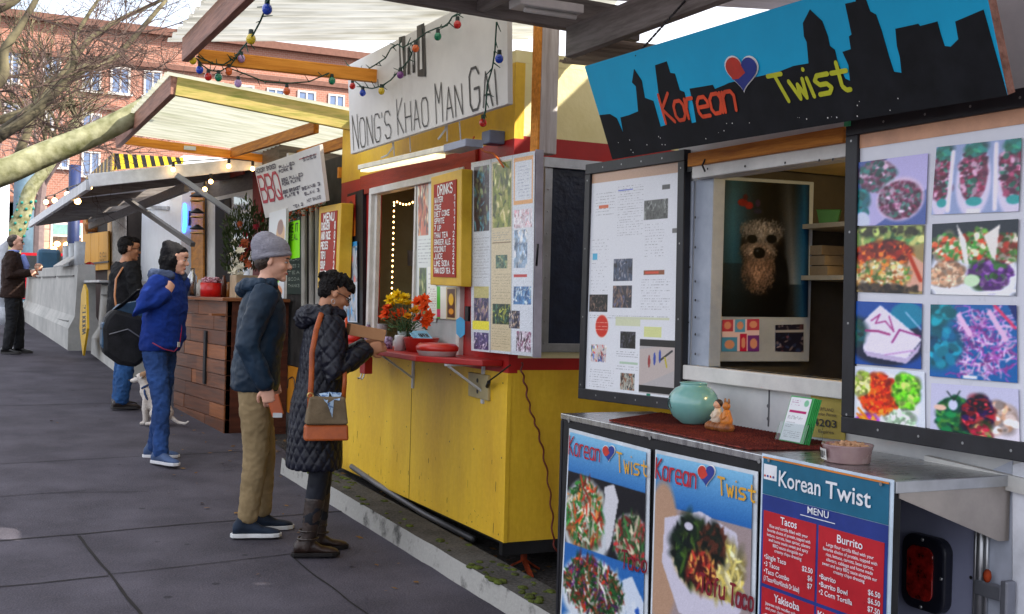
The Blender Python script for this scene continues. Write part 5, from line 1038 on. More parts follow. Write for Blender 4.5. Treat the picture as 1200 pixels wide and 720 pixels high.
# dog food bowl
bb = PX(993,533,XK-.30); bb.z = ZC+.001; rb = 28.5*(bb-EYE).dot(CF)/FPX
mb = MB(); mb.lathe(bb, [(0,0),(rb*.9,0),(rb*.93,.004),(rb*.98,.04),(rb*1.04,.052),(rb*1.04,.056),(rb*.92,.054),(rb*.88,.03),(0,.03)], 32)
bw = tag(mb.build('treat_bowl', M('bowl_brown', hexc('a08680'), .25, col2=hexc('86686a'), coat=.4), loc=bb, smooth=True), 'brown bowl with a taped paper label at the right end of the counter', 'bowl')
mb = MB(); rt = rb*.975
def bp(a, z): return bb+P3(-math.cos(a)*(rt+.004+z*.12), math.sin(a)*(rt+.004+z*.12), z)
for i in range(10): a0 = .05+.085*i; a1 = a0+.085; mb.add([bp(a0,.008),bp(a1,.008),bp(a1,.042),bp(a0,.042)], [(0,3,2,1)])
pl = mb.build('paper_label', M_white, bw)
mb = MB()
for i, ch in enumerate('&FOOD!'): a0 = .82-.125*i; stext(mb, ch, [bp(a0,.015), bp(a0-.085,.015), bp(a0-.085,.034), bp(a0,.034)], .0028, off=.0015)
mb.build('lettering', M_ink, pl)
mb = MB()
for i in range(34):
    a = rnd.random()*6.28; k = rb*.75*math.sqrt(rnd.random()); ax = rnd.random()*3; p = bb+P3(k*math.cos(a), k*math.sin(a), .042+.012*rnd.random()); d = P3(math.cos(ax), math.sin(ax), rnd.uniform(-.3,.3))*.012; mb.tube([p-d*1.2, p-d, p, p+d, p+d*1.2], [.004,.008,.006,.008,.004], 7)
tag(mb.build('dog_biscuits', M('biscuit', hexc('c9a27e'), .8, col2=hexc('a87a58'), scale=40), smooth=True), 'loose heap of bone-coloured biscuits filling the brown bowl', 'dog treats')
# ================================================================= THINGS ON THE RED SHELF
Z0 = zsf+.001
def onsh(u, v, x=None):
    p = PZ(u, v, Z0); p.x = max(p.x, 2.57) if x is None else x
    if x is not None: q_ = PX(u, v, x); p = P3(x, q_.y, Z0)
    p.z = Z0; return p
M_rplas = M('red_plastic', hexc('c02a1e'), .3, var=.1)
p = onsh(512,420,2.64); 
mb = MB(); mb.lathe(p, [(0,0),(.105,0),(.118,.028),(.122,.03),(.112,.034),(0,.036)], 32, sy=1.25); rl_ = tag(mb.build('plate_stack', M_white, loc=p, smooth=True), 'white-rimmed dish with a red lid at the front edge of the red shelf', 'dish')
mb = MB(); mb.lathe(p+P3(0,0,.03), [(0,0),(.122,0),(.124,.022),(.108,.04),(.06,.045),(0,.045)], 32, sy=1.25); mb.build('red_lid', M_rplas, rl_, smooth=True)
p = onsh(493,412,2.72); mb = MB(); mb.lathe(p, [(0,0),(.085,0),(.11,.085),(.114,.09),(.106,.088),(.08,.012),(0,.012)], 28, sy=1.35)
tb = tag(mb.build('red_basket', M_rplas, loc=p, smooth=True), 'red plastic tub holding folded blue napkins behind the red lidded dish', 'tub')
qn = [p+P3(-.05,-.10,.08), p+P3(.04,-.12,.08), p+P3(.05,.04,.135), p+P3(-.04,.05,.13)]
mb = MB(); mb.slab(qn, (0,-.3,1), .01); mb.slab([x+P3(.01,.07,-.012) for x in qn], (.3,-.1,1), .008)
npk = tag(mb.build('napkins', M('blue_napkin', hexc('8fc6e0'), .8)), 'folded pale blue leaflets lying in the red plastic tub', 'napkins')
mb = MB(); stext(mb, 'OPEN', sub(qn,.2,.25,.8,.6), .006, off=.003); mb.build('print', M_ink, npk)
# vase of flowers
p = onsh(474,400,2.70); mb = MB(); mb.lathe(p, [(0,0),(.04,0),(.05,.04),(.042,.09),(.05,.12),(.047,.12),(.038,.09),(.045,.03),(0,.01)], 20)
fv = tag(mb.build('glass_vase', M('vase_glass', (.25,.3,.28), .1, var=.2), loc=p, smooth=True), 'small glass vase behind the napkins on the red shelf', 'vase')
M_stem = M('leaf_green', (.05,.11,.03), .6, col2=(.02,.05,.015), scale=20)
bq = thing('flower_bunch', 'bright bunch of yellow and orange flowers standing in the glass vase on the red shelf', 'flowers', p+P3(0,0,.1), local=False)
mbs = MB()
def flower(c, d, r, n=6, layers=2):
    mb = MB(); d = d.normalized(); a = d.orthogonal().normalized(); b = d.cross(a)
    for l in range(layers):
        for i in range(n):
            t = 2*math.pi*(i+.5*l)/n+rnd.uniform(-.2,.2); o = (a*math.cos(t)+b*math.sin(t)); s = d.cross(o); k = r*(1-.25*l)*rnd.uniform(.85,1.1); up = .35+.5*l
            p1 = c+o*k*.45+d*k*up*.55; p2 = c+o*k*1.0+d*k*up*rnd.uniform(.7,1.2)
            mb.add([c, p1-s*k*.3, p2, p1+s*k*.3], [(0,1,2,3)]); mb.add([c-d*.002, p1+s*k*.3-d*.002, p2-d*.002, p1-s*k*.3-d*.002], [(0,1,2,3)])
    mb.ell(c+d*r*.2, (r*.14,)*3, nu=6, nv=4); return mb
M_fy = M('petal_yellow', hexc('f2c80c'), .6, var=.1); M_fo = M('petal_orange', hexc('e8531a'), .6, var=.15); M_fg = M('petal_gold', hexc('e09a12'), .6)
FL = [(455,362,'o'),(463,372,'o'),(450,374,'o'),(458,352,'y'),(466,347,'y'),(474,350,'y'),(478,357,'y'),(470,356,'y'),(461,358,'y'),(490,355,'o'),(498,360,'o'),(503,371,'o'),(492,374,'o'),(497,352,'o'),(484,366,'g'),(478,372,'g'),(488,364,'g'),(470,368,'o'),(499,378,'o'),(453,368,'o')]
for u, v, k in FL:
    c = PX(u, v, 2.70+rnd.uniform(-.07,.05)); d = P3(-.6,-.6,.5)+P3(rnd.uniform(-.6,.6),rnd.uniform(-.6,.6),rnd.uniform(-.2,.6)); flower(c, d, .050 if k != 'g' else .036, 7 if k != 'g' else 9, 3 if k != 'g' else 3).build('blossom', {'y': M_fy, 'o': M_fo, 'g': M_fg}[k], bq)
    mbs.tube([c, c.lerp(p+P3(0,0,.12), .6)+P3(0,0,-.01), p+P3(rnd.uniform(-.02,.02),rnd.uniform(-.02,.02),.05)], .0025, 5)
for i in range(130):
    a = rnd.random()*6.28; r0 = .02+.13*rnd.random(); c = p+P3(math.cos(a)*r0*.8, math.sin(a)*r0, .12+.10*rnd.random()-.2*max(0,r0-.1)); d = P3(math.cos(a),math.sin(a),rnd.uniform(-.5,.9)).normalized(); s = d.cross(P3(rnd.uniform(-1,1),rnd.uniform(-1,1),1)).normalized(); L_ = rnd.uniform(.02,.05)
    mbs.add([c, c+d*L_*.5+s*L_*.2, c+d*L_, c+d*L_*.5-s*L_*.2], [(0,1,2,3)])
mbs.build('leaves', M_stem, bq)
# bottles, cups, cans
def simple(name, prof, mat, p, label, cat, n=16, group=None):
    mb = MB(); mb.lathe(p, prof, n); return tag(mb.build(name, mat, loc=p, smooth=True), label, cat, group)
p = onsh(431,409,2.62); wb_ = simple('water_bottle', [(0,0),(.026,0),(.028,.05),(.026,.06),(.028,.07),(.028,.115),(.012,.145),(.012,.155),(0,.155)], M('purple_drink', (.22,.13,.22), .12, var=.3), p, 'plastic drink bottle by the cardboard box on the red shelf', 'bottle')
mb = MB(); mb.lathe(p+P3(0,0,.15), [(0,0),(.014,0),(.014,.018),(0,.018)], 12); mb.build('cap', M_whitem, wb_)
p = onsh(441,408,2.65); cn_ = simple('drink_carton', [(0,0),(.033,0),(.035,.085),(.030,.09),(0,.09)], M('carton_blue', hexc('5a9ec4'), .3, col2=hexc('d8dfe0'), scale=45, thr=(.45,.55)), p, 'blue and white printed tumbler beside the drink bottle', 'tumbler')
p = onsh(455,410,2.64); simple('snack_jar', [(0,0),(.028,0),(.03,.07),(.024,.08),(0,.08)], M('jar_lilac', hexc('b9a5c4'), .3, col2=hexc('6a4a70'), scale=50, thr=(.45,.55)), p, 'lilac patterned jar between the blue tumbler and the white can', 'jar')
p = onsh(468,412,2.62); simple('white_can', [(0,0),(.033,0),(.034,.09),(.030,.1),(0,.1)], M('can_white', hexc('cfcfcf'), .3, col2=hexc('5c7a54'), scale=28, thr=(.30,.36)), p, 'white can with dark print in front of the flower vase', 'can')
p = onsh(447,405,2.76); simple('clear_cup', [(0,0),(.03,0),(.038,.15),(.040,.152),(0,.150)], M('frosted_cup', (.55,.6,.6), .25), p, 'frosted tall cup at the back of the red shelf by the window frame', 'cup')
p = onsh(405,402,2.72); simple('sauce_bottle', [(0,0),(.03,0),(.03,.12),(.012,.15),(.008,.19),(0,.19)], M('sauce_orange', hexc('d8501c'), .3), p, 'orange squeeze bottle at the far end of the red shelf', 'bottle')
p = onsh(413,400,2.76); simple('red_sauce_pot', [(0,0),(.06,0),(.065,.05),(0,.055)], M_rplas, p, 'low red pot at the far back corner of the red shelf', 'pot')
# blue tag on the window sill
q = pxq([(534,396),(545,397),(545,372),(534,371)], lambda u, v: PX(u,v,2.79)); mb = MB(); mb.slab([bil(q)(.5,-.0),bil(q)(.95,.2),bil(q)(.95,.85),bil(q)(.5,1),bil(q)(.05,.85),bil(q)(.05,.2)], (-1,0,0), .003)
tag(mb.build('blue_sticker', M('sticker_blue', hexc('3aa0cf'), .4)), 'blue badge sticker at the lower right corner of the cart window', 'sticker')
# red box under the shelf and dangling cord
c = PX(429,428,2.66); mb = MB(); mb.obox(c, P3(.03,0,0), P3(0,.055,0), P3(0,0,.06)); rb_ = tag(mb.build('red_box', M_red, bevel=.006), 'small dark red box with two hooks hanging under the far end of the red shelf', 'box')
mb = MB()
for dy in (-.03,.03): mb = MB(); mb.tube([c+P3(-.02,dy,-.058), c+P3(-.03,dy,-.09), c+P3(-.04,dy,-.10), c+P3(-.05,dy,-.09)], .005, 6); mb.build('hook', M_alu, rb_)
mb = MB(); mb.tube([c+P3(0,.05,.04), c+P3(.02,.25,.06), c+P3(.1,.45,.1)], .008, 6); mb.build('arm', M_black, rb_)
pts = [PX(598,428,2.80)]; cord = [(611,425),(612,438),(616,452),(619,470),(624,488),(630,503),(635,523),(640,548),(644,575),(647,602),(648,630),(651,645),(660,656)]
pts = []; yc_ = Yc-.03
for i in range(96):
    t = i/95*(len(cord)-1); k = min(int(t), len(cord)-2); u = cord[k][0]+(cord[k+1][0]-cord[k][0])*(t-k); v = cord[k][1]+(cord[k+1][1]-cord[k][1])*(t-k); c = PY(u, v, yc_)
    pts.append(c+P3(.006*math.sin(i*.8), -.005*math.cos(i*.8), 0))
mb = MB(); mb.tube(pts, .0055, 6); tag(mb.build('power_cord', M('cord_redbrown', hexc('6a241c'), .5), smooth=True), 'wavy dark red power cord hanging down the side wall of the yellow cart', 'cord')
mb = MB(); a = PX(577,448,2.80); b = PX(548+42,432,2.80); mb.tube([PX(571,452,2.82), PX(574,446,2.80), PX(585,438,2.79), PX(598,428,2.79)], .005, 6); mb.tube([PX(571,453,2.82), PX(573,448,2.80)], .012, 8)
tag(mb.build('plug_lead', M_black), 'black plug and lead in the outlet under the red shelf', 'plug')
# jack stands under the yellow cart
def jack(x, y, label):
    z0 = gz(y)-.02; t = thing('jack_stand', label, 'jack stand', (x, y, z0), 'jack stands'); H = Zb-.08-z0
    mb = MB(); mb.tube([(x,y,z0+.08),(x,y,z0+H)], .02, 8); mb.box(x-.03,x+.03,y-.03,y+.03,z0+H,z0+H+.012); mb.build('column', M_rust, t)
    for i in range(3):
        a = 2.1*i+.4; mb = MB(); mb.beam((x,y,z0+H*.65),(x+.13*math.cos(a),y+.13*math.sin(a),z0+.01),.03,.01); mb.build('leg', M_rust, t)
g_ = PY(633,640,5.75); jack(g_.x, 5.95, 'rusty orange jack stand under the near corner of the yellow cart'); g_ = PX(542,600,3.3); jack(3.25, g_.y, 'rusty jack stand deep under the middle of the yellow cart')
mb = MB(); a = PX(395,557,2.9); mb.tube([P3(2.85,8.6,gz(8.6)+.1), P3(2.84,8,gz(8)+.09), P3(2.9,7.2,gz(7.2)+.05), P3(3.0,6.6,gz(6.6)+.02)], .022, 8)
tag(mb.build('pipe', M('dull_pipe', (.2,.2,.21), .5, metal=.6), smooth=True), 'bare metal pipe lying behind the kerb under the yellow cart', 'pipe')
# ================================================================= DARK CART BEYOND (chalkboard)
dk = thing('food_cart', 'dark cart with a chalkboard and an orange painted skirt behind the couple in queue', 'food cart', (3.8, 10.3, gz(10.3)))
xd = 2.95; y0d, y1d = 9.25, 11.35
mb = MB(); mb.box(xd, xd+.06, y0d, y1d, 1.2, 3.0); mb.box(xd+.06, xd+2.2, y0d, y0d+.05, .6, 3.0); mb.box(xd+2.15, xd+2.2, y0d+.05, y1d, .6, 3.0); mb.box(xd, xd+2.2, y0d, y1d, 3.0, 3.06); mb.build('wall', M('charcoal_boards', (.035,.032,.03), .7, var=.4), dk)
q = pxq([(455-150,540),(335,540),(335,440),(305,440)], lambda u, v: PX(u,v,xd-.02)); mb = MB(); mb.box(xd-.02, xd-.002, y0d, y1d, .75, 1.195)
skp = mb.build('painted_skirt', M('skirt_orange', hexc('d08a2a'), .6, col2=hexc('b8741c'), scale=3), dk)
mb = MB()
for k in range(5): c = P3(xd-.022, 9.5+.4*k, .98); mb.tube([c+P3(0,.13*math.cos(t*.6),.13*math.sin(t*.6)*(1+.2*math.sin(t*2))) for t in range(9)], .006, 5)
mb.build('outline_drawing', M_ink, skp)
def on(x): return lambda u, v: PX(u, v, x)
M_chalk = M('chalkboard_green', (.03,.055,.045), .6, col2=(.02,.035,.03), scale=4)
q = pxq([(336,345),(354,345),(354,236),(336,240)], on(xd-.015)); cbd = MB().slab(q, (-1,0,0), .012).build('chalkboard', M_chalk, dk)
mb = MB()
for i in range(12): t_ = .9-.072*i; stext(mb, ['TACOS','BOWLS','RICE 8','TOFU','SOUP 4','CURRY','NOODLE','SALAD','SIDES 2','TEA','SODA','THANKS'][i], sub(q,.12,t_-.03,.85,t_), .006, off=.003)
mb.build('chalk_lettering', M('chalk', (.35,.4,.35), .8), cbd)
mb = MB()
for u0,u1 in ((353,357),(362,365),(369,372)): q = pxq([(u0,360),(u1,360),(u1,241),(u0,243)], on(xd-.03)); mb.slab(q, (-1,0,0), .03)
q = pxq([(352,246),(378,240),(378,235),(352,240)], on(xd-.032)); mb.slab(q, (-1,0,0), .03); mb.build('door_frame', M_winw, dk)
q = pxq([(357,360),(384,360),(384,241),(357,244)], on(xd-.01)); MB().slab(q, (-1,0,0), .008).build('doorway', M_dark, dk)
gr = MB(); gp = MB()
for i in range(300):
    t = rnd.random(); u = 330+t*52+rnd.gauss(0,2); v = 262-8*t-17*t+rnd.gauss(0,4)-6; c = PX(u, v, xd-.06+rnd.uniform(-.04,.02)); d = P3(rnd.uniform(-1,1),rnd.uniform(-1,1),rnd.uniform(-1,1)).normalized(); s = d.orthogonal().normalized(); L_ = .035*rnd.uniform(.6,1.3)
    (gr if rnd.random() < .45 else gp).add([c, c+d*L_*.5+s*L_*.25, c+d*L_, c+d*L_*.5-s*L_*.25], [(0,1,2,3)])
gld = tag(gp.build('leaf_garland', M('leaf_red', hexc('c03a1c'), .7, col2=hexc('d86a24'), scale=20)), 'red and green leaf garland draped under the BBQ sign', 'garland'); gr.build('green_leaves', M_stem, gld)
# box parked on top, seen between the carts
mb = MB(); c = P3(3.2, 9.0, 2.78); mb.lathe(c+P3(0,.25,0), [(0,0),(.2,0),(.24,.05),(.22,.1),(.1,.2),(0,.22)], 20); tag(mb.build('roof_vent', M('brown_vent', hexc('7a4a2c'), .4), smooth=True), 'brown domed roof vent between the BBQ sign and the yellow cart', 'vent')
# ---- BBQ sign, tilted
b0 = PX(311,256,2.62); t0 = PY(298,196,b0.y); n0 = (t0-b0).cross(P3(0,1,0)).normalized(); n0 = n0 if n0.x < 0 else -n0
PBQ = lambda u, v: PN(u, v, b0, n0)
q = pxq([(311,256),(382,236),(374,170),(298,197)], PBQ)
bs = thing('bbq_sign', 'white tilted menu sign headed BBQ in red letters, hung under the lower canopy', 'sign', (q[0]+q[1])/2)
MB().slab(q, n0, .03).build('sign_board', M_sign, bs, bevel=.002)
mb = MB(); stext(mb, 'BBQ', pxq([(309,237),(332,232),(325,202),(302,208)], PBQ), .028, off=.004, adv=5.0); mb.build('red_lettering', M('red_lettering', hexc('b8283c'), .5), bs)
mb = MB()
def bb_(txt, u0, v0, u1, h, w=.009): 
    dv = -(u1-u0)*.30; sh = h*.20; stext(mb, txt, pxq([(u0+sh,v0+h),(u1+sh,v0+h+dv),(u1,v0+dv),(u0,v0)], PBQ), w, off=.004)
bb_('HICKORY SMOKED', 300,199,323,4.5,.010); bb_('PULLED', 327,195,345,3,.008); bb_('PORK 8', 327,200,342,3,.008); bb_('BBQ PULLED', 330,210,355,3.4,.008); bb_('PORK PLATE', 331,215,352,3,.008); bb_('BBQ BRISKET', 332,224,352,3.2); bb_('PLATE 9', 334,229,350,3); bb_('SIDES', 355,185,370,4,.007); bb_('BEANS 3', 354,220,375,3,.007); bb_('SLAW 3', 357,226,374,3,.007); bb_('HOT SAUCE', 360,234,376,3,.006); bb_('TEA 2', 344,241,355,3,.007)
mb.build('black_lettering', M('grey_ink', (.12,.11,.14), .6), bs)
mb = MB(); mb.slab(pxq([(351,187.5),(371,181),(371,180),(351,186.5)], lambda u, v: PBQ(u,v)+n0*.004), n0, .001); mb.build('red_rule', M_red, bs)
# ---- poster stand beside the counter
q = pxq([(313,350),(333,350),(336,244),(316,250)], on(2.60)); ps = thing('poster_stand', 'white panel with a hot dog picture leaning at the end of the wooden counter', 'display panel', (q[0]+q[1])/2)
MB().slab(q, (-1,0,0), .02).build('panel', M_white, ps)
cv = Cv(30, 110, (.82,.84,.86)); cv.ell(.7,.28,.26,.14,(.75,.55,.3)); cv.ell(.68,.2,.18,.09,(.45,.2,.12)); cv.rect(.1,.62,.7,.82,(.5,.85,.15)); cv.ell(.6,.92,.3,.08,(.8,.45,.2)); cv.lines(.1,.45,.9,.58,5,seed=3)
sheet('poster_print', cv, q, ps, off=.003)
q = pxq([(333,305),(351,302),(351,258),(333,262)], on(2.66)); gsn = thing('green_notice', 'fluorescent green paper notice above the grey beanie', 'notice', (q[0]+q[1])/2)
MB().slab(q, (-1,0,0), .003).build('paper', M('neon_green', hexc('86e010'), .6, var=.03), gsn)
mb = MB(); stext(mb, 'MAKE IT', sub(q,.08,.72,.92,.92), .012, off=.003); stext(mb, 'A MEAL', sub(q,.1,.5,.9,.64), .007, off=.003); mb.build('lettering', M_ink, gsn)
# ================================================================= WOODEN COUNTER
wc = thing('wooden_counter', 'reddish plank-clad wooden order counter in front of the coffee cart', 'counter', (2.5, 11.6, gz(11.6)))
A0 = P3(2.33,10.83,0); A1 = P3(2.17,12.55,0); ztop = 1.83
M_pl = wood('cedar_planks', hexc('7e4c2e'), hexc('4a2c1a'), stretch=(2,1.4,22), rough=.5); pm = [M_pl, wood('cedar_dark', hexc('6e4026'), hexc('452818'), stretch=(2,1.4,22), rough=.5), wood('cedar_orange', hexc('9a5c30'), hexc('6c3c1e'), stretch=(2,1.4,22), rough=.5), wood('end_grain_panel', hexc('5a3020'), hexc('341a12'), stretch=(1.4,2,16), rough=.6)]
d = (A1-A0); nrow = 9; mbp = MB()
for r_ in range(nrow):
    z0 = .55+(ztop-.03-.55)*r_/nrow; z1 = .55+(ztop-.03-.55)*(r_+1)/nrow-.006; cuts = sorted([0,1]+[rnd.uniform(.2,.8) for _ in range(2)])
    for s0, s1 in zip(cuts, cuts[1:]):
        p0 = A0+d*s0; p1 = A0+d*(s1-.002); o = rnd.uniform(0,.006); mbp.add([P3(p0.x-o,p0.y,z0),P3(p1.x-o,p1.y,z0),P3(p1.x-o,p1.y,z1),P3(p0.x-o,p0.y,z1),P3(p0.x+.05,p0.y,z0),P3(p1.x+.05,p1.y,z0),P3(p1.x+.05,p1.y,z1),P3(p0.x+.05,p0.y,z1)], [(0,3,2,1),(4,5,6,7),(3,7,6,2),(0,1,5,4),(0,4,7,3),(1,2,6,5)], rnd.choice([0,0,1,2,1]))
mbp.build('front_planks', pm, wc)
mb = MB(); mb.box(2.34, 2.92, 10.83, 10.88, .50, ztop-.03); mb.build('end_panel', pm[3], wc)
mb = MB(); mb.slab([P3(2.28,10.78,ztop), P3(2.92,10.78,ztop), P3(2.92,12.6,ztop), P3(2.12,12.6,ztop)], (0,0,1), .03); mb.build('top', pm[2], wc, bevel=.004)
mb = MB(); q_ = PX(318,372,2.3); mb.box(2.2,2.33,10.86,11.0,ztop-.17,ztop-.15); mb.build('small_ledge', pm[2], wc)
mb = MB(); c = P3(2.3, 11.15, 1.2); mb.box(2.255,2.28,11.4,11.5,.98,1.5); mb.build('black_panel', M_black, wc)
# things on it
def onw(u, x): q_ = PX(u, 345, x); return P3(x, q_.y, ztop+.002)
p = onw(247, 2.33); mb = MB(); mb.lathe(p, [(0,0),(.10,0),(.105,.14),(0,.14)], 24); rc = tag(mb.build('red_tub', M('tub_red', hexc('c81414'), .3), loc=p, smooth=True), 'bright red tub on the near end of the wooden counter', 'tub')
mb = MB()
for i in range(70):
    a = rnd.random()*6.28; r0 = .09*math.sqrt(rnd.random()); c = p+P3(r0*math.cos(a), r0*math.sin(a), .14+.05*rnd.random()); mb.ell(c, (.018,.018,.012), nu=6, nv=4)
tag(mb.build('wrapped_sweets', M('sweets', hexc('d7b8c4'), .4, col2=hexc('8a3040'), scale=60)), 'pile of pale wrapped sweets in the bright red tub', 'sweets')
for i, (u, x, h, r0, m_, lb, ct_) in enumerate([(262,2.5,.22,.03,M('syrup_brown', (.12,.04,.02), .15),'brown syrup bottle behind the red tub','bottle'),(225,2.35,.3,.05,M_steel,'steel jug at the far end of the wooden counter','jug'),(234,2.42,.18,.04,M_white,'white cup stack left of the red tub','cups'),(268,2.62,.16,.04,M('amber_jar', (.25,.10,.02), .2),'amber jar by the planter on the wooden counter','jar'),(216,2.5,.26,.05,M_ink,'black grinder at the far end of the wooden counter','grinder')]):
    p = onw(u, x); simple('counter_'+ct_, [(0,0),(r0,0),(r0,h*.7),(r0*.5,h*.85),(r0*.5,h),(0,h)], m_, p, lb, ct_)
p = onw(287, 2.6); mb = MB(); mb.box(p.x-.12,p.x+.12,p.y-.14,p.y+.14,p.z,p.z+.22); plt = tag(mb.build('planter', M('planter_beige', hexc('b8a184'), .7), bevel=.005), 'square beige planter at the end of the wooden counter', 'planter')
fb = thing('flower_bouquet', 'tall bouquet of white and deep red blooms standing in the beige planter', 'flowers', p+P3(0,0,.22)); lv = MB()
for i in range(1300):
    a = rnd.random()*6.28; k = rnd.random()**.6; c = p+P3(.22*k*math.cos(a), .30*k*math.sin(a), .25+.75*rnd.random()*(1-.35*k)); d = (c-p).normalized()+P3(rnd.uniform(-.5,.5),rnd.uniform(-.5,.5),rnd.uniform(-.5,.5)); d.normalize(); s = d.orthogonal().normalized(); L_ = rnd.uniform(.03,.075)
    lv.add([c, c+d*L_*.5+s*L_*.22, c+d*L_, c+d*L_*.5-s*L_*.22], [(0,1,2,3)])
lv.build('foliage', M('bouquet_green', (.07,.10,.04), .6, col2=(.03,.05,.02), scale=14), fb)
M_fw = M('petal_white', hexc('e4dcc8'), .6); M_fm = M('petal_maroon', hexc('8c1c2c'), .6, var=.3); M_ft = M('petal_rust', hexc('9a4a2a'), .6)
for i in range(34):
    side = i % 2; u = rnd.uniform(270,284) if side else rnd.uniform(280,302); v = rnd.uniform(282,330) if side else rnd.uniform(262,312); c = PX(u, v, 2.6+rnd.uniform(-.15,.1)); flower(c, P3(-.7,-.7,.3)+P3(rnd.uniform(-.5,.5),rnd.uniform(-.5,.5),rnd.uniform(-.3,.5)), .05 if side else .042, 7, 2).build('blossom', M_fw if side else (M_fm if i % 4 else M_ft), fb)
# ================================================================= COFFEE CART
xc_ = 2.95; cc = thing('food_cart', 'coffee cart with a white framed window behind the wooden counter', 'food cart', (3.9, 13, gz(13)))
y0c, y1c = 11.45, 15.7
mb = MB(); mb.box(xc_, xc_+.06, y0c, y1c, .8, 3.4); mb.box(xc_+.06, xc_+2, y0c, y0c+.06, .8, 3.4); mb.box(xc_+.06, xc_+2, y1c-.06, y1c, .8, 3.4); mb.box(xc_, xc_+2, y0c, y1c, 3.4, 3.46); mb.build('wall', M('taupe_boards', hexc('6d625a'), .6, col2=hexc('4f4640'), stretch=(1,1,8)), cc)
xw_ = xc_-.02
def flat(name, px, x, mat, parent, t=.02): return MB().slab(pxq(px, on(x)), (-1,0,0), t).build(name, mat, parent)
wn = flat('window', [(240,345),(296,345),(296,222),(240,234)], xw_, M_winw, cc)
flat('pane', [(252,340),(270,340),(270,232),(252,236)], xw_-.004, M_dark, wn, .004); flat('pane', [(274,338),(292,338),(292,228),(274,231)], xw_-.004, pane('sky_glass', hexc('b9c4d4')), wn, .004)
flat('curtain', [(263,275),(270,275),(270,233),(263,235)], xw_-.012, M('dark_stripe', hexc('4c4438'), .8), wn, .004)
flat('red_post', [(296,345),(306,345),(306,196),(296,200)], xw_-.01, M('dark_red_post', hexc('6c1f1a'), .6), cc, .03)
flat('name_board', [(249,214),(285,204),(285,196),(249,206)], xw_-.05, M('orange_board', hexc('b8481c'), .5, col2=hexc('96321a'), scale=12), cc)
flat('tall_panel', [(228,345),(240,345),(240,225),(228,228)], xw_-.01, M('panel_grey', hexc('8a8780'), .6, stretch=(1,20,1)), cc)
lb_ = thing('lamp_board', 'orange plywood strip with three black clamp lamps beside the neon sign', 'lamp board', PX(230,290,xw_-.06)); q = pxq([(224,345),(238,345),(238,224),(224,226)], on(xw_-.05)); MB().slab(q, (-1,0,0), .02).build('board', M_ply, lb_)
for v in (230,249,268):
    c = PX(231, v, xw_-.14); mb = MB(); mb.lathe(c, [(.02,.05),(.03,.04),(.09,0),(.095,-.01),(.085,-.01),(.02,.035)], 16); ch = mb.build('clamp_lamp', M_black, lb_, smooth=True)
    mb = MB(); mb.tube([c+P3(.08*math.cos(t*.4),.10*math.sin(t*.4),-.06) for t in range(17)], .008, 5); mb.build('rim', M('brass', (.5,.3,.1), .3, metal=.9), ch)
# neon sign, standing out from the wall
c0 = PX(212,257,2.80); ns = thing('neon_sign', 'oval red and blue neon sign hung before the white cart wall', 'neon sign', c0)
def oval(rx, rz, r0, m_, nm, off=0, par=None):
    mb = MB(); mb.tube([c0+P3(off, rx*math.sin(t*2*math.pi/32), rz*math.cos(t*2*math.pi/32)) for t in range(33)], r0, 8); return mb.build(nm, m_, par or ns, smooth=True)
ry_ = abs(PX(207,257,2.8).y-PX(217,257,2.8).y)/2; rz_ = (PX(212,232,2.8).z-PX(212,282,2.8).z)/2
mb = MB(); mb.tube([c0+P3(.05,0,0), c0+P3(.08,0,0)], [(ry_*.9,rz_*.96)]*2, 28, up=(0,1,0)); mb.build('backing', M('neon_back', (.05,.02,.06), .4), ns, smooth=False)
oval(ry_, rz_, .022, M('neon_blue', (.05,.2,1), .3, emis=3, ecol=(.03,.2,1)), 'blue_tube'); mb = MB()
stext(mb, 'OPEN', [c0+P3(-.03,.10,rz_*.78), c0+P3(-.03,.10,-rz_*.78), c0+P3(-.03,-.05,-rz_*.78), c0+P3(-.03,-.05,rz_*.78)], .05); mb.build('red_letters', M('neon_red', (1,.05,.03), .3, emis=3.5, ecol=(1,.03,.02)), ns)
# white box cart and far cart
wb2 = thing('box_cart', 'plain white box-bodied cart between the coffee cart and the yellow-shuttered cart', 'food cart', (4, 17.5, gz(17.5)))
mb = MB(); mb.box(2.76, 5, 15.75, 19.3, .95, 3.7); mb.build('body', M('cool_white', hexc('eef1f6'), .4, var=.03), wb2, bevel=.01)
mb = MB(); a, b = PX(168,226,2.74), PX(186,236,2.74); mb.beam(a, b, .03, .05); mb.build('door_stay', M_alu, wb2); mb = MB(); a, b = PX(168,243,2.74), PX(197,244,2.74); mb.beam(a, b, .03, .05); mb.build('door_stay', M_alu, wb2)
fc = thing('food_cart', 'far cart with yellow-orange board shutters and a dark serving hatch', 'food cart', (3.6, 22, gz(22))); xf2 = 2.55
mb = MB(); mb.box(xf2+.04, xf2+2, 19.6, 26, .7, 3.7); mb.build('body', M('far_cart_dark', (.05,.04,.035), .7), fc)
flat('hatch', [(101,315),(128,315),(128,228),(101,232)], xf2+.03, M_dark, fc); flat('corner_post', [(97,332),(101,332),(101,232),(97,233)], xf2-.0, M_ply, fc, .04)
flat('side_panel', [(130,330),(147,330),(147,228),(130,230)], xf2+.0, M('print_panel', hexc('7a7068'), .5, col2=hexc('b0a8a0'), scale=6, stretch=(1,2,3)), fc); flat('corner_post', [(126,330),(131,330),(131,228),(126,229)], xf2-.005, M('tan_post', hexc('c9a470'), .6), fc, .04)
q = pxq([(97,318),(127,316),(127,271),(97,275)], on(xf2-.06)); sh_ = MB()
M_shy = wood('yellow_shutter', hexc('d9a23a'), hexc('c08426'), stretch=(2,14,1))
for i in range(3): qq = sub(q, i/3+.006, 0, (i+1)/3-.006, 1); sh_.slab(qq, (-1,0,0), .03)
st_ = sh_.build('board_shutter', M_shy, fc)
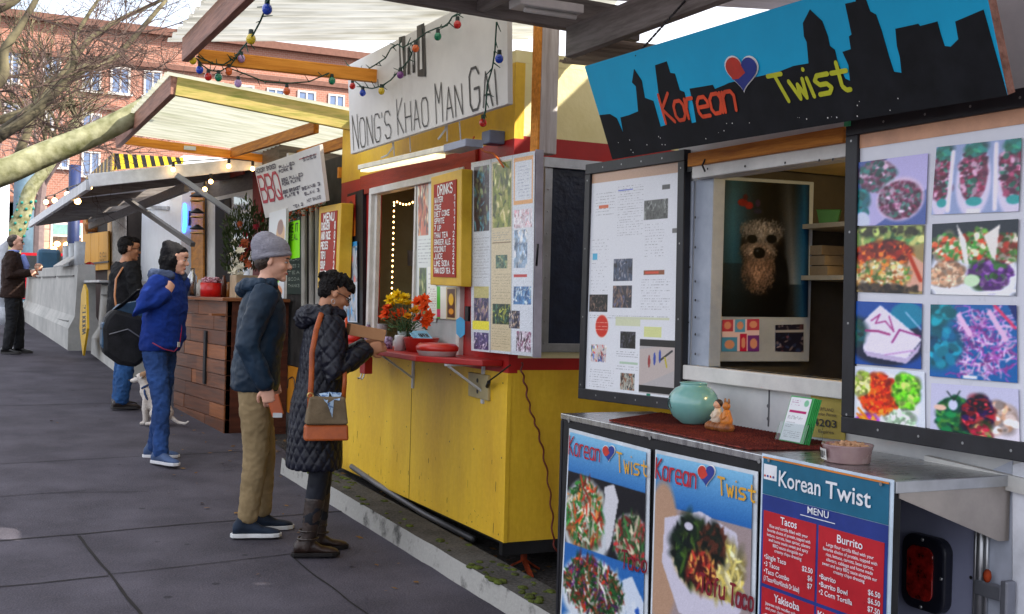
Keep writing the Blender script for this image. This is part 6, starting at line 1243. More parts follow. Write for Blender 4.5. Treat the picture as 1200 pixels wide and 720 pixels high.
mb = MB(); mb.beam(bil(q)(-.02,.18)+P3(-.02,0,0), bil(q)(1.05,.2)+P3(-.02,0,0), .02, .03); mb.build('bar', M_ink, st_)
mb = MB(); stext(mb, 'SUSHI', sub(q,.72,.25,.95,.45), .02, off=.01); mb.build('lettering', M('dark_yellow_ink', (.2,.1,.02), .6), st_)
p = PX(111,272,xf2); mb = MB(); mb.lathe(p, [(0,0),(.17,0),(.2,.13),(.17,.17),(0,.18)], 20); tag(mb.build('wicker_basket', M('wicker', hexc('a06a3a'), .8, col2=hexc('6a3e1e'), scale=30), smooth=True), 'round wicker basket on top of the yellow board shutters', 'basket')
# small steel side shelf with plates and a red tomato
zsh = PX(95,331,1.9).z; mb = MB(); a, b = PX(86,330,1.9), PX(126,331,2.0); mb.slab([P3(1.8,a.y,a.z), P3(1.8,b.y-.8,a.z), P3(2.4,b.y-.8,a.z), P3(2.4,a.y,a.z)], (0,0,1), .03)
ss = tag(mb.build('side_shelf', M_alu), 'narrow metal shelf sticking out above the second concrete barrier', 'shelf')
p = P3(1.95, 16.2, a.z+.002); simple('glass_jar', [(0,0),(.1,0),(.11,.2),(0,.2)], M('jar_grey', (.4,.42,.42), .2), P3(2.05,15.9,a.z+.002), 'squat grey jar on the narrow metal shelf', 'jar')
mb = MB(); c = PX(105,313,1.95); mb.ell(c, (.08,.08,.08)); mb.tube([c, P3(c.x,c.y,a.z)], .02, 6); tag(mb.build('red_ornament', M('shiny_red', hexc('b81c14'), .2), smooth=True), 'shiny red heart-like ball on a stalk above the narrow metal shelf', 'ornament')
# ================================================================= AWNING
aw = thing('awning', 'silver sheet-metal awning on slanted struts along the far carts', 'awning', (2, 14, 3)); yA = 12.2
n0_ = PY(104,211,yA); n1_ = PY(336,187,yA); f0 = PX(30,224,n0_.x); 
f0 = P3(n0_.x, min(f0.y, 21.5), n0_.z+.05); f1 = P3(n1_.x, f0.y, n1_.z+.1)
M_aw = translucent('awning_sheet', (.62,.64,.68), (.45,.47,.52), .22)
zr = lambda x: n0_.z+(n1_.z-n0_.z)*(x-n0_.x)/(n1_.x-n0_.x)
for xa_,xb2_,ya_,yb_ in ((n0_.x,n1_.x,yA,14.3),(n0_.x,2.15,14.305,f0.y),(2.155,3.1,19.6,f0.y)): mb = MB(); mb.slab([P3(xa_,ya_,zr(xa_)),P3(xb2_,ya_,zr(xb2_)),P3(xb2_,yb_,zr(xb2_)+.05),P3(xa_,yb_,zr(xa_)+.05)], (0,0,1), .02); mb.build('roof_sheet', M_aw, aw)
mb = MB(); mb.beam(n0_+P3(0,-.02,-.01), n1_+P3(0,-.02,-.01), .05, .13); mb.build('front_edge', M('awning_edge', hexc('e6e9f0'), .5), aw, bevel=.005)
mb = MB(); mb.beam(n0_+P3(0,0,-.05), f0+P3(0,0,-.05), .05, .10); mb.build('side_edge', M('awning_edge_dark', hexc('c4c6ca'), .5), aw); mb = MB(); mb.beam(P3(2.2,yA+.1,n0_.z+.0), P3(2.2,f0.y,n0_.z+.02), .05, .1); mb.build('middle_beam', M_beamgy, aw)
for yj in (13.4,15,16.6,18.2,20): mb = MB(); mb.beam(P3(n0_.x,yj,n0_.z-.05), P3(2.95,yj,n0_.z+(n1_.z-n0_.z)*.9-.04), .04, .09); mb.build('rafter', M_beamgy, aw)
# strut pairs
for (p, q_) in (((206,205,12.1),(297,267,12.1)),((132,222,15.5),(226,287,13.6))): mb = MB(); mb.beam(PY(p[0],p[1],p[2]), PY(q_[0],q_[1],q_[2]), .06, .05); mb.build('strut', M('strut_grey', hexc('9ca0ac') if p[0] > 150 else hexc('6e6a66'), .5), aw)
# globe lights
gl = thing('string_lights', 'warm round bulbs strung under the edge of the silver awning', 'string lights', PY(104,219,yA-.1)); mb = MB()
G_ = [(104,219),(91,225),(79,228),(64,235),(54,237),(91,236),(203,199),(247,213),(240,222),(296,198),(268,195)]
for i, (u, v) in enumerate(G_):
    p = PX(u, v, n0_.x+.05) if i < 6 else PY(u, v, yA-.12)
    m_ = MB(); m_.ell(p, (.024 if i > 5 else .036,)*3, nu=10, nv=8); m_.build('bulb', M_warm, gl, smooth=True); mb.tube([p+P3(0,0,.03), p+P3(0,0,.08)], .015, 6)
mb.tube([PX(u, v, n0_.x+.05)+P3(0,0,.08) for u, v in ((104,219),(91,225),(79,228),(64,235),(54,237))], .008, 5); mb.tube([PY(u, v, yA-.12)+P3(0,0,.08) for u, v in ((203,199),(268,195),(296,198))], .006, 5); mb.build('wire', M_ink, gl)
# hazard striped parapet on the roof behind
hz = thing('hazard_parapet', 'yellow and black striped board along the roof behind the silver awning', 'hazard board', PY(135,190,14)); 
ha, hb_ = PY(134,187,14.0), PY(215,190,14.0); hl = PY(134,180,14.0).z-ha.z
q = [ha+P3(0,0,-.12), hb_+P3(0,0,-.02), hb_+P3(0,0,.05), ha+P3(0,0,hl)]
MB().slab(q, (0,-1,0), .04).build('yellow_board', M('hazard_yellow', hexc('e8c81c'), .5, var=.05), hz); mb = MB()
for i in range(8): s = i/8; mb = MB(); mb.add([p+P3(0,-.004,0) for p in (bil(q)(s,1),bil(q)(s+.062,1),bil(q)(s+.1,0),bil(q)(s+.04,0))], [(0,3,2,1)]); mb.build('black_stripe', M_black, hz)
q2 = [P3(ha.x, ha.y+3.2, ha.z-.3), ha+P3(-.02,0,-.12), ha+P3(-.02,0,hl), P3(ha.x, ha.y+3.2, ha.z+.05)]; MB().slab(q2, (-1,0,0), .04).build('side_board', M('hazard_ochre', hexc('c9a028'), .5), hz)
for i in range(8): s = i/8; mb = MB(); mb.add([p+P3(-.004,0,0) for p in (bil(q2)(s,1),bil(q2)(s+.062,1),bil(q2)(s+.062,0),bil(q2)(s,0))], [(0,3,2,1)]); mb.build('black_stripe', M_black, hz)
# ================================================================= CONCRETE BARRIERS
def barrier(pts, zt, label, name='concrete_barrier'):
    (xa,ya),(xb,yb) = pts; t = thing(name, label, 'barrier', ((xa+xb)/2,(ya+yb)/2,gz(ya)), 'concrete barriers beside the pavement'); mb = MB(); d = P3(xb-xa, yb-ya, 0).normalized(); n = P3(d.y, -d.x, 0)
    za, zb = gz(ya)-.05, gz(yb)-.05; pr = [(0,0),(0,.28),(.09,.42),(.12,1),(.34,1),(.37,.42),(.46,.28),(.46,0)]
    for k, (p, zb_) in enumerate(((P3(xa,ya,0),za),(P3(xb,yb,0),zb))): mb.v += [tuple(p+n*o+P3(0,0,zb_+(zt-zb_)*h)) for o, h in pr]
    L_ = len(pr); mb.f += [(i, (i+1) % L_, (i+1) % L_+L_, i+L_) for i in range(L_)]+[tuple(range(L_)), tuple(reversed(range(L_, 2*L_)))]; mb.m += [0]*(L_+2)
    mb.build('body', M_conc, t, bevel=.012); mb = MB()
    for k in range(3):
        for zf in (.36,.88): s0 = .06+k*.31; p = P3(xa,ya,0).lerp(P3(xb,yb,0), s0); q_ = P3(xa,ya,0).lerp(P3(xb,yb,0), s0+.27); o = n*(.05 if zf < .5 else .104); zz = za+(zt-za)*zf; mb.beam(p+o+P3(0,0,zz), q_+o+P3(0,0,zz), .03, .02)
    mb.build('cast_ribs', M('rib_shadow', (.2,.2,.19), .85), t); return t  # ribs in a darker grey than the barrier body
barrier([(1.62,18.35),(1.26,24.5)], 2.24, 'long grey concrete barrier beside the man in the brown jacket')
barrier([(1.98,14.9),(1.90,17.9)], 1.95, 'short pale concrete barrier hidden behind the man with the tan strap')
mb = MB(); c = PX(96,375,1.70); q = [PX(93,385,1.7),PX(97,417,1.7),PX(102,385,1.7),PX(101,340,1.7),PX(98,333,1.7),PX(95,345,1.7)]; 
ysn = tag(mb.slab(q, (-1,0,0), .03).build('surf_board_sign', M('sign_yellow', hexc('dcae1c'), .45, var=.06)), 'tall pointed yellow sign board leaning between the two concrete barriers', 'sign')
mb = MB(); stext(mb, 'NOODLES', [PX(96,392,1.695),PX(96,358,1.695),PX(100,358,1.695),PX(100,390,1.695)], .02, off=.004); mb.build('lettering', M_ink, ysn)
# clutter on the barrier: papers, glass cups, blue chair back
mb = MB(); z_ = 2.242; mb.slab([P3(1.55,18.8,z_), P3(1.85,18.8,z_+.22), P3(1.8,20.0,z_+.22), P3(1.5,20.0,z_)], (-.4,0,1), .02); tag(mb.build('white_board_tray', M_white), 'white tilted tray on top of the long concrete barrier', 'tray')
for i in range(3): p = PX(79+7*i, 311, 1.75); p.z = 2.24; simple('white_cup', [(0,0),(.07,0),(.08,.35),(0,.36)], M('cup_white_%d' % i, hexc('d8dde0'), .4), p, ['white cup nearest the tray on the long barrier','middle white cup on the long barrier','white cup nearest the yellow sign board on the barrier'][i], 'cup')
mb = MB(); a = PX(58,318,1.2); p = PY(57,318,25.0); mb.box(p.x-.22, p.x+.22, 24.9, 25.2, 1.2, p.z+.45); tag(mb.build('blue_bin', M('bin_blue', hexc('2c5a78'), .5), bevel=.08), 'rounded dark blue bin behind the far end of the long barrier', 'bin')
# ================================================================= RED CAR
def car(x, y, z, label):
    t = thing('parked_car', label, 'car', (x, y, z)); M_cr = M('car_red', hexc('b01426'), .25, coat=.6, var=.05); prof = [(-2.1,.35),(-2.1,.75),(-1.9,.95),(-1.1,1.02),(-.6,1.42),(.9,1.45),(1.6,1.05),(2.1,.95),(2.15,.4)]
    mb = MB(); w = .86; L_ = len(prof)
    for s in (-1,-.96,.96,1): k = .97 if abs(s) == 1 else 1; mb.v += [(x+px*k, y+s*w, z+.1+(pz-.1)*(1 if pz < 1 else (.985 if abs(s) == 1 else 1))) for px, pz in prof]
    mb.f += [(i+j*L_, (i+1) % L_+j*L_, (i+1) % L_+(j+1)*L_, i+(j+1)*L_) for j in range(3) for i in range(L_)]+[tuple(range(L_)), tuple(reversed(range(3*L_, 4*L_)))]; mb.m += [0]*(3*L_+2)
    mb.build('body', M_cr, t, smooth=False, bevel=.03); mb = MB(); q = [(-.98,1.02),(-.52,1.36),(.86,1.38),(1.38,1.06)]
    for s in (-1,1): mb.slab([P3(x+px, y+s*(w+.006), z+pz) for px, pz in q], (0,s,0), .01)
    mb.build('side_window', pane('car_glass', (.03,.035,.04)), t)
    for px in (-1.35,1.35):
        for s in (-1,1): mb = MB(); mb.tube([(x+px,y+s*(w-.18),z+.33),(x+px,y+s*(w+.02),z+.33)], .33, 24); wl_ = mb.build('wheel', M_black, t); mb = MB(); mb.tube([(x+px,y+s*(w+.021),z+.33),(x+px,y+s*(w+.03),z+.33)], .2, 16); mb.build('rim', M_alu, wl_)
    return t
p = PY(62,312,30); car(p.x-.2, 30, p.z-1.15, 'red car parked in the street behind the concrete barrier')
# ================================================================= BRICK BUILDING
M_brick = speckle(M('brick', hexc('b0604a'), .85, col2=hexc('99503c'), scale=.8), 6, .12, (.2,.1,.08), (.5,.3,.25)); nt = M_brick.node_tree
br = nt.nodes.new('ShaderNodeTexBrick'); tcn = nt.nodes.new('ShaderNodeTexCoord'); mpn = nt.nodes.new('ShaderNodeMapping'); mpn.inputs['Rotation'].default_value = (R(90),0,0); br.inputs['Scale'].default_value = 2.4
br.inputs['Color1'].default_value = (.38,.175,.125,1); br.inputs['Color2'].default_value = (.33,.145,.10,1); br.inputs['Mortar'].default_value = (.48,.36,.30,1); br.inputs['Mortar Size'].default_value = .012
nt.links.new(tcn.outputs['Object'], mpn.inputs[0]); nt.links.new(mpn.outputs[0], br.inputs[0]); nt.links.new(br.outputs[0], nt.nodes['Principled BSDF'].inputs['Base Color'])
YB = 56.0; bld = thing('brick_building', 'three-storey red brick building with a pale stone ground floor across the far street', 'building', (8, YB, gz(30)))
a = PY(-60,18,YB); b = PY(470,62,YB); ztb = PY(100,32,YB).z; gfl = PY(80,238,YB).z
mb = MB(); mb.box(a.x-3, b.x+14, YB, YB+14, gfl, ztb); mb.build('wall', M_brick, bld)
mb = MB(); mb.box(a.x-3, b.x+14, YB-.12, YB+.1, 0, gfl-.002); gfw = mb.build('ground_floor', M('pale_stone', hexc('cfae9c'), .8, col2=hexc('bd9684'), scale=3), bld)
mb = MB()
for i in range(9): z = gz(30)+.55*i; mb.box(a.x-3, b.x+14, YB-.125, YB-.121, z, z+.03)
mb.build('stone_joints', M('joint_shadow', (.28,.18,.15), .9), gfw)  # joint lines in a darker brown than the stone
mb = MB(); mb.box(a.x-3.1, b.x+14.1, YB-.35, YB+.2, ztb-.0, ztb+.35); z2 = PY(170,76,YB).z; mb.box(a.x-3, b.x+14, YB-.15, YB, z2-.12, z2+.12); z3 = PY(70,122,YB).z; mb.box(a.x-3, b.x+14, YB-.15, YB, z3-.1, z3+.1); mb.box(a.x-3, b.x+14, YB-.2, YB, gfl-.1, gfl+.15); mb.build('cornice', M('cornice_brown', hexc('77554a'), .8), bld)
M_wg = pane('window_blue', hexc('64789a')); M_wf = M('window_frame_pale', hexc('c9c4c0'), .6)
def bwin(u0, v0, u1, v1):
    p, q_ = PY(u0,v1,YB), PY(u1,v0,YB); x0,x1,z0,z1 = p.x,q_.x,p.z,q_.z; mb = MB(); t = .09
    mb.box(x0,x0+t,YB-.06,YB-.001,z0,z1); mb.box(x1-t,x1,YB-.06,YB-.001,z0,z1); mb.box(x0+t,x1-t,YB-.06,YB-.001,z1-t,z1); mb.box(x0-.1,x1+.1,YB-.14,YB-.001,z0-.12,z0); mb.box((x0+x1)/2-.04,(x0+x1)/2+.04,YB-.058,YB-.001,z0,z1-t)
    w = mb.build('window', M_wf, bld); MB().box(x0+t,x1-t,YB-.02,YB-.002,z0+.001,z1-t).build('pane', M_wg, w)
for r_ in ((96,76,119,105),(129,80,153,108),(52,131,63,150),(95,134,119,156),(128,137,150,158),(4,62,24,96),(50,66,72,100),(4,122,24,150),(168,84,190,112),(205,92,226,116),(240,97,262,120),(276,101,298,124),(312,105,334,128),(348,108,370,132),(384,112,404,134),(60,165,82,195),(20,170,40,200),(95,178,118,205)): bwin(*r_)
# shop windows on the ground floor
M_shopg = M('lit_shop_glass', hexc('6a5a48'), .15, col2=hexc('2c2620'), scale=1.5); M_tealp = M('transom_teal', hexc('7ea6a2'), .4)
for (u0,u1) in ((58,98),(2,20),(120,150),(170,210),(225,262),(275,310)):
    p, q_ = PY(u0,325,YB-.13), PY(u1,262,YB-.13); MB().box(p.x,q_.x,YB-.16,YB-.126,p.z,q_.z).build('shop_window', M_wf, bld)
    zz = PY(u0,277,YB-.13).z; w = MB().box(p.x+.1,q_.x-.1,YB-.17,YB-.161,p.z,zz).build('shop_pane', M_shopg, bld); MB().box(p.x+.1,q_.x-.1,YB-.17,YB-.161,zz+.1,q_.z-.1).build('transom', M_tealp, bld)
    mb = MB(); n_ = 7
    for i in range(n_): x = p.x+(q_.x-p.x)*(i+.5)/n_; sp = (x-(p.x+q_.x)/2)*.25; mb.slab([P3(x-.12,YB-.14,q_.z+.02),P3(x+.12,YB-.14,q_.z+.02),P3(x+.14+sp,YB-.14,q_.z+.9),P3(x-.14+sp,YB-.14,q_.z+.9)], (0,-1,0), .04)
    mb.build('brick_lintel', M('lintel_red', hexc('9c4a3c'), .8), bld)
mb = MB()
for u, v in ((78,287),(67,286),(88,289),(93,287),(63,292)): mb.ell(PY(u,v,YB-.3), (.14,.14,.12), nu=8, nv=6)
tag(mb.build('shop_lanterns', M_warm), 'warm lit lanterns hanging in the far shop window', 'lanterns')
# navy poles in front of it
def pole(u, y, r0, z1, col, label):
    p = PY(u, 320, y); mb = MB(); mb.tube([P3(p.x,y,gz(24)), P3(p.x,y,z1)], r0, 10); mb.tube([P3(p.x,y,gz(24)), P3(p.x,y,gz(24)+.3)], r0*1.6, 10); return tag(mb.build('street_pole', M(label[:8], hexc(col), .5), loc=(p.x,y,gz(24)), smooth=True), label, 'pole')
pole(85, 27, .13, 4.6, '1c2c5a', 'navy blue post behind the end of the concrete barrier'); pole(26, 33, .26, 5.2, '4a6272', 'blue street post behind the leaning tree trunk'); pole(1.5, 21, .10, 3.6, 'c9ced6', 'pale grey post at the left edge of the view')
# ================================================================= TREES
M_bark = M('mossy_bark', hexc('a8a67e'), .9, col2=hexc('6c6d46'), scale=5, bump=.8, bscale=14, stretch=(1,1,1)); speckle(M_bark, 9, .45, (.05,.055,.02), (.42,.42,.30))
M_twig = M('twig_bark', hexc('7a7258'), .9, col2=hexc('3c362e'), scale=3)
def limb(mb, pts, rs, n=10): 
    P = [Vector(p) for p in pts]; fine = []; fr = []
    for i in range(len(P)-1):
        p0 = P[max(i-1,0)]; p1 = P[i]; p2 = P[i+1]; p3 = P[min(i+2,len(P)-1)]
        for k in range(6):
            t = k/6; fine.append(.5*((2*p1)+(p2-p0)*t+(2*p0-5*p1+4*p2-p3)*t*t+(3*p1-p0-3*p2+p3)*t**3)); fr.append((rs[i]+(rs[i+1]-rs[i])*t)*(1+.06*noise.noise(fine[-1]*3)))
    fine.append(P[-1]); fr.append(rs[-1]); mb.tube(fine, fr, n); return fine
def twigs(mb, p, d, L_, r0, dep, rg):
    k = 5; pts = [p]; q_ = Vector(p); dd = Vector(d)
    for i in range(k): dd = (dd+P3(rg.gauss(0,.16),rg.gauss(0,.16),rg.gauss(0,.16)+.02)).normalized(); q_ = q_+dd*(L_/k); pts.append(q_)
    mb.tube(pts, [r0*(1-.6*i/k) for i in range(k+1)], 6 if r0 > .02 else 4)
    if dep <= 0: return
    for i in range(1, k+1):
        for _ in range(2 if dep > 1 else 2):
            if rg.random() < .8: nd = (dd+P3(rg.gauss(0,.6),rg.gauss(0,.6),rg.gauss(0,.5))).normalized(); twigs(mb, pts[i], nd, L_*rg.uniform(.5,.72), r0*.5, dep-1, rg)
YT = 11.0
tr = thing('street_tree', 'leafless street tree whose thick mossy limb reaches in over the silver awning', 'tree', (-1.6, YT, gz(YT)))
mb = MB(); pt_ = lambda u, v, y: PY(u, v, y)
j = P3(-1.5, YT, 2.5)
limb(mb, [P3(-1.7,YT,gz(YT)-.1), P3(-1.65,YT,1.6), P3(-1.5,YT,2.6), P3(-1.2,YT,3.6), P3(-.9,YT,4.6)], [.34,.27,.25,.2,.15], 14)
mb.build('trunk', M_bark, tr, smooth=True)
mb = MB(); limb(mb, [P3(-1.5,YT,2.3), PY(-90,226,YT), PY(-5,205,YT), PY(50,182,YT), PY(105,160,YT), PY(150,138,YT), PY(215,100,YT)], [.21,.145,.118,.110,.105,.10,.08], 14)
mb.build('limb', M_bark, tr, smooth=True)
tw = MB(); tw2 = MB(); rg = random.Random(11)
for pts, rs in [([PY(-60,190,14),PY(0,158,14),PY(50,120,14),PY(95,82,14),PY(130,72,14),PY(195,0,14)],[.10,.08,.066,.052,.036,.022]),
                ([PY(0,160,13.5),PY(30,140,13.5),PY(55,118,13.5),PY(85,82,13.5),PY(88,45,13.5),PY(115,0,13.5)],[.055,.055,.05,.04,.026,.015]),
                ([PY(-20,110,13),PY(3,90,13),PY(5,60,13),PY(25,30,13),PY(45,-5,13)],[.07,.058,.048,.036,.028]),
                ([PY(-30,150,15),PY(40,125,15),PY(75,85,15),PY(115,38,15),PY(190,0,15)],[.055,.048,.040,.032,.02]),
                ([PY(-10,12,14),PY(12,2,14),PY(30,-12,14)],[.07,.06,.05]),
                ([PY(22,182,16),PY(45,120,16),PY(60,95,16),PY(112,70,16),PY(150,66,16)],[.06,.05,.04,.03,.02])]:
    f_ = limb(tw, pts, rs, 8)
    for p in f_[::5]:
        if rg.random() < .9: twigs(tw2, p, P3(rg.gauss(.4,.6),rg.gauss(0,.4),rg.gauss(.3,.5)).normalized(), rg.uniform(.7,1.4), .014, 2, rg)
tw.build('branches', M_twig, tr, smooth=True); tw2.build('twigs', M('dark_twigs', hexc('5a4a44'), .9, var=.3), tr)
t2 = thing('street_tree', 'slim leaning tree trunk wound with teal lights near the pale post', 'tree', (PY(14,290,24).x, 24, gz(24)))
mb = MB(); limb(mb, [P3(PY(4,330,24).x,24,gz(24)-.1), PY(12,292,24), PY(20,268,24), PY(29,245,24), PY(36,222,24), PY(60,190,24), PY(90,140,24)], [.22,.20,.17,.15,.13,.10,.07], 12); mb.build('trunk', M_bark, t2, smooth=True)
mb = MB()
M_tl = M('teal_lights', hexc('1c7f74'), .4)
for i in range(44): k = i/44; u = 12+22*k; v = 292-62*k; p = PY(u, v, 24); a = i*1.1; mb = MB(); mb.ell(p+P3(.19*math.cos(a)*(1-.25*k), .19*math.sin(a)*(1-.25*k), 0), (.03,.03,.03), nu=6, nv=4); mb.build('small_lamp', M_tl, t2)
tw = MB(); rg = random.Random(5)
for u, v, y in ((60,190,24),(75,165,24),(90,140,24),(50,205,24)):
    for _ in range(2): twigs(tw, PY(u,v,y), P3(rg.gauss(0,.6),rg.gauss(0,.4),1).normalized(), rg.uniform(1.2,2.2), .035, 2, rg)
tw.build('branches', M_twig, t2)
t3 = thing('far_tree', 'bare pinkish tree in front of the brick building', 'tree', (PY(75,300,45).x, 45, gz(24))); tw = MB(); rg = random.Random(9); bx = PY(45,300,45).x
limb(tw, [P3(bx,45,gz(24)), P3(bx,45,4.5), P3(bx+.2,45,7)], [.22,.18,.14], 8)
for i in range(5): twigs(tw, P3(bx+.1,45,4.5+i*.5), P3(rg.gauss(0,.8),rg.gauss(0,.4),1).normalized(), rg.uniform(2.5,3.5), .06, 2, rg)
tw.build('branches', M('far_twigs', hexc('7a6a68'), .9), t3)
# ================================================================= PEOPLE
M_skinA = M('skin_light', hexc('d9a58c'), .5, var=.05, scale=12); M_skinB = M('skin_tan', hexc('b98262'), .5, var=.05, scale=12)
M_eyew = M('eye_white', (.42,.38,.36), .3); M_iris = M('iris_dark', (.03,.02,.015), .15); M_lip = M('lips', hexc('a85a50'), .45); M_hairk = M('hair_black', (.008,.006,.006), .6, var=.5, scale=40, bump=.8, bscale=90); M_hairb = M('hair_brown', (.045,.028,.018), .55, var=.5, scale=40, bump=.8, bscale=90)
V = lambda x, y, z: Vector((x, y, z))
def rotm(yaw=0, pitch=0, roll=0): return Matrix.Rotation(yaw, 3, 'Z')@Matrix.Rotation(pitch, 3, 'Y')@Matrix.Rotation(roll, 3, 'X')
def head(mb, c, Mx, s=1, neck=None, nr=.055):
    e = lambda p, r, m=None: mb.ell(c+Mx@(V(*p)*s), tuple(x*s for x in r), Mx@m if m else Mx, 20, 14)
    e((-.012,0,.028), (.098,.077,.090)); e((.020,0,-.022), (.072,.064,.085)); e((.034,0,-.068), (.052,.047,.045)); e((.073,0,-.095), (.022,.024,.019))
    e((.052,0,.048), (.046,.058,.036)); e((.078,0,.020), (.014,.046,.012)); e((.058,.034,-.022), (.030,.026,.028)); e((.058,-.034,-.022), (.030,.026,.028)); e((.075,0,-.060), (.020,.026,.020))
    mb.tube([c+Mx@(V(.080,0,.020)*s), c+Mx@(V(.092,0,-.002)*s), c+Mx@(V(.110,0,-.022)*s), c+Mx@(V(.102,0,-.034)*s)], [(.009*s,.008*s),(.010*s,.010*s),(.013*s,.013*s),(.008*s,.010*s)], 10)
    e((.090,.011,-.030), (.009,.007,.007)); e((.090,-.011,-.030), (.009,.007,.007))
    for k in (1,-1): e((-.006,.078*k,-.004), (.018,.008,.030), Matrix.Rotation(.35*k, 3, 'Z')); e((-.010,.080*k,-.016), (.010,.007,.014))
    if neck is not None: mb.tube([c+Mx@(V(-.02,0,-.03)*s), c+Mx@(V(-.012,0,-.09)*s), neck, neck-V(0,0,.06)], [nr*s*.95, nr*s*.95, nr*s*1.1, nr*s*1.5], 16)
def face(par, c, Mx, s=1, brow=M_hairk, lip=M_lip):
    for k in (1,-1):
        mb = MB(); mb.ell(c+Mx@(V(.0815,.031*k,.004)*s), (.0092*s,.013*s,.0058*s), Mx, 12, 8); ey = mb.build('eye', M_eyew, par, smooth=True)
        mb = MB(); mb.ell(c+Mx@(V(.0895,.031*k,.004)*s), (.0035*s,.0065*s,.0056*s), Mx, 10, 8); mb.build('iris', M_iris, ey, smooth=True)
        mb = MB(); mb.tube([c+Mx@(V(.091,.014*k,.026)*s), c+Mx@(V(.091,.030*k,.031)*s), c+Mx@(V(.080,.048*k,.026)*s)], [.003*s,.0045*s,.0025*s], 6); mb.build('eyebrow', brow, par, smooth=True)
    mb = MB(); mb.tube([c+Mx@(V(.083,-.024,-.064)*s), c+Mx@(V(.0935,-.010,-.0615)*s), c+Mx@(V(.0945,0,-.0635)*s), c+Mx@(V(.0935,.010,-.0615)*s), c+Mx@(V(.083,.024,-.064)*s)], [.002*s,.0055*s,.0058*s,.0055*s,.002*s], 8); mb.build('lips', lip, par, smooth=True)
def hand(mb, w, d, up, side, curl=.5, s=1, spread=.0, thumb=1.0):
    """w wrist, d direction of the fingers, up = back of the hand, side +1/-1 the side of the thumb along cross(d, up)"""
    d = d.normalized(); up = (up-d*up.dot(d)).normalized(); x = d.cross(up)*side
    mb.tube([w-d*.03*s, w+d*.01*s, w+d*.045*s, w+d*.085*s, w+d*.095*s], [(.026*s,.019*s),(.030*s,.017*s),(.040*s,.016*s),(.040*s,.014*s),(.034*s,.011*s)], 14, up=up)
    for i, L_ in enumerate((.072,.080,.075,.058)):
        b = w+d*(.078-.003*abs(i-1.2))*s+x*(.029-.0195*i)*s; a = curl*(.8+.12*i); p = b; dd = d+x*(1.3-i)*spread; pts = [b-d*.02*s, b]; u = up
        for k in range(3):
            an = a*(.9 if k == 0 else 1.1)*(k+1); dr = dd.normalized()*math.cos(an)-up*math.sin(an); p = p+dr*(L_*s*(.42,.32,.26)[k]); pts.append(p)
        mb.tube(pts, [.0085*s,.0092*s,.0086*s,.0080*s,.0068*s], 8)
    tb = w+d*.022*s+x*.026*s; t1 = tb+(d*.55+x*.7-up*.35*thumb).normalized()*.036*s; t2 = t1+(d*.85+x*.25-up*.5*thumb).normalized()*.030*s; t3 = t2+(d*.9-x*.05-up*.55*thumb).normalized()*.024*s
    mb.tube([tb-d*.01*s-x*.01*s, tb, t1, t2, t3], [.014*s,.0135*s,.0115*s,.0105*s,.0085*s], 8)
def caps(mb, pts, rs, n=16, up=None):
    pts = [Vector(p) for p in pts]; f = lambda r, k: tuple(a*k for a in r) if isinstance(r, tuple) else r*k
    r0 = rs[0] if not isinstance(rs[0], tuple) else min(rs[0]); r1 = rs[-1] if not isinstance(rs[-1], tuple) else min(rs[-1])
    a = (pts[0]-pts[1]).normalized(); b = (pts[-1]-pts[-2]).normalized()
    mb.tube([pts[0]+a*r0*.55, pts[0]+a*r0*.35]+pts+[pts[-1]+b*r1*.35, pts[-1]+b*r1*.55], [f(rs[0],.5), f(rs[0],.85)]+list(rs)+[f(rs[-1],.85), f(rs[-1],.5)], n, up=up)
def shoe(par, a, ang, s, mats, kind='shoe', boot=None, kn=None):
    d = V(math.cos(ang), math.sin(ang), 0); l = V(-d.y, d.x, 0); o = V(a.x, a.y, 0); mb = MB()
    prof = [(-.085,.030,.062),(-.06,.038,.098),(-.01,.040,.105),(.04,.042,.085),(.09,.046,.050),(.14,.047,.040),(.175,.038,.030),(.192,.018,.020)]
    vs = []; n = 12
    for x, w, h in prof:
        for j in range(n):
            t = 2*math.pi*j/n; vs.append(o+d*x*s+l*w*s*math.cos(t)+V(0,0,max(.014*s, .014*s+(h-.0)*s*(.5+.5*math.sin(t))*1.0)))
    k = len(prof); mb.add(vs, [(i*n+j, i*n+(j+1) % n, (i+1)*n+(j+1) % n, (i+1)*n+j) for i in range(k-1) for j in range(n)]+[tuple(reversed(range(n))), tuple((k-1)*n+j for j in range(n))])
    if boot: ad = (kn-a).normalized(); caps(mb, [a+V(-.01,0,-.03), a+ad*.02, a+ad*.14, a+ad*(boot-.08)], [.046*s,.047*s,.055*s,.062*s], 16)
    else: caps(mb, [o+V(0,0,.06*s)-d*.03*s, o+V(0,0,.10*s)-d*.025*s], [(.045*s,.04*s),(.045*s,.04*s)], 12)
    sh = melt(kind, mb, mats[0], par, .007, 3)
    mb = MB(); sp = [(-.098,.001),(-.085,.033),(-.03,.040),(.03,.039),(.09,.048),(.15,.049),(.185,.034),(.202,.001)]
    ol = [o+d*x*s+l*w*s for x, w in sp]+[o+d*x*s-l*w*s for x, w in reversed(sp[1:-1])]
    mb.slab([p+V(0,0,.026*s) for p in ol], (0,0,1), .024*s); mb.build('sole', mats[1], sh, bevel=.004)
    if not boot:
        mb = MB()
        for i in range(4): x = .015+.022*i; h = (.094-.013*i)*s; mb.tube([o+d*x*s+l*.022*s+V(0,0,h-.006), o+d*(x+.003)*s+V(0,0,h+.004), o+d*x*s-l*.022*s+V(0,0,h-.006)], .0035*s, 5)
        mb.build('laces', mats[1], sh)
    return sh
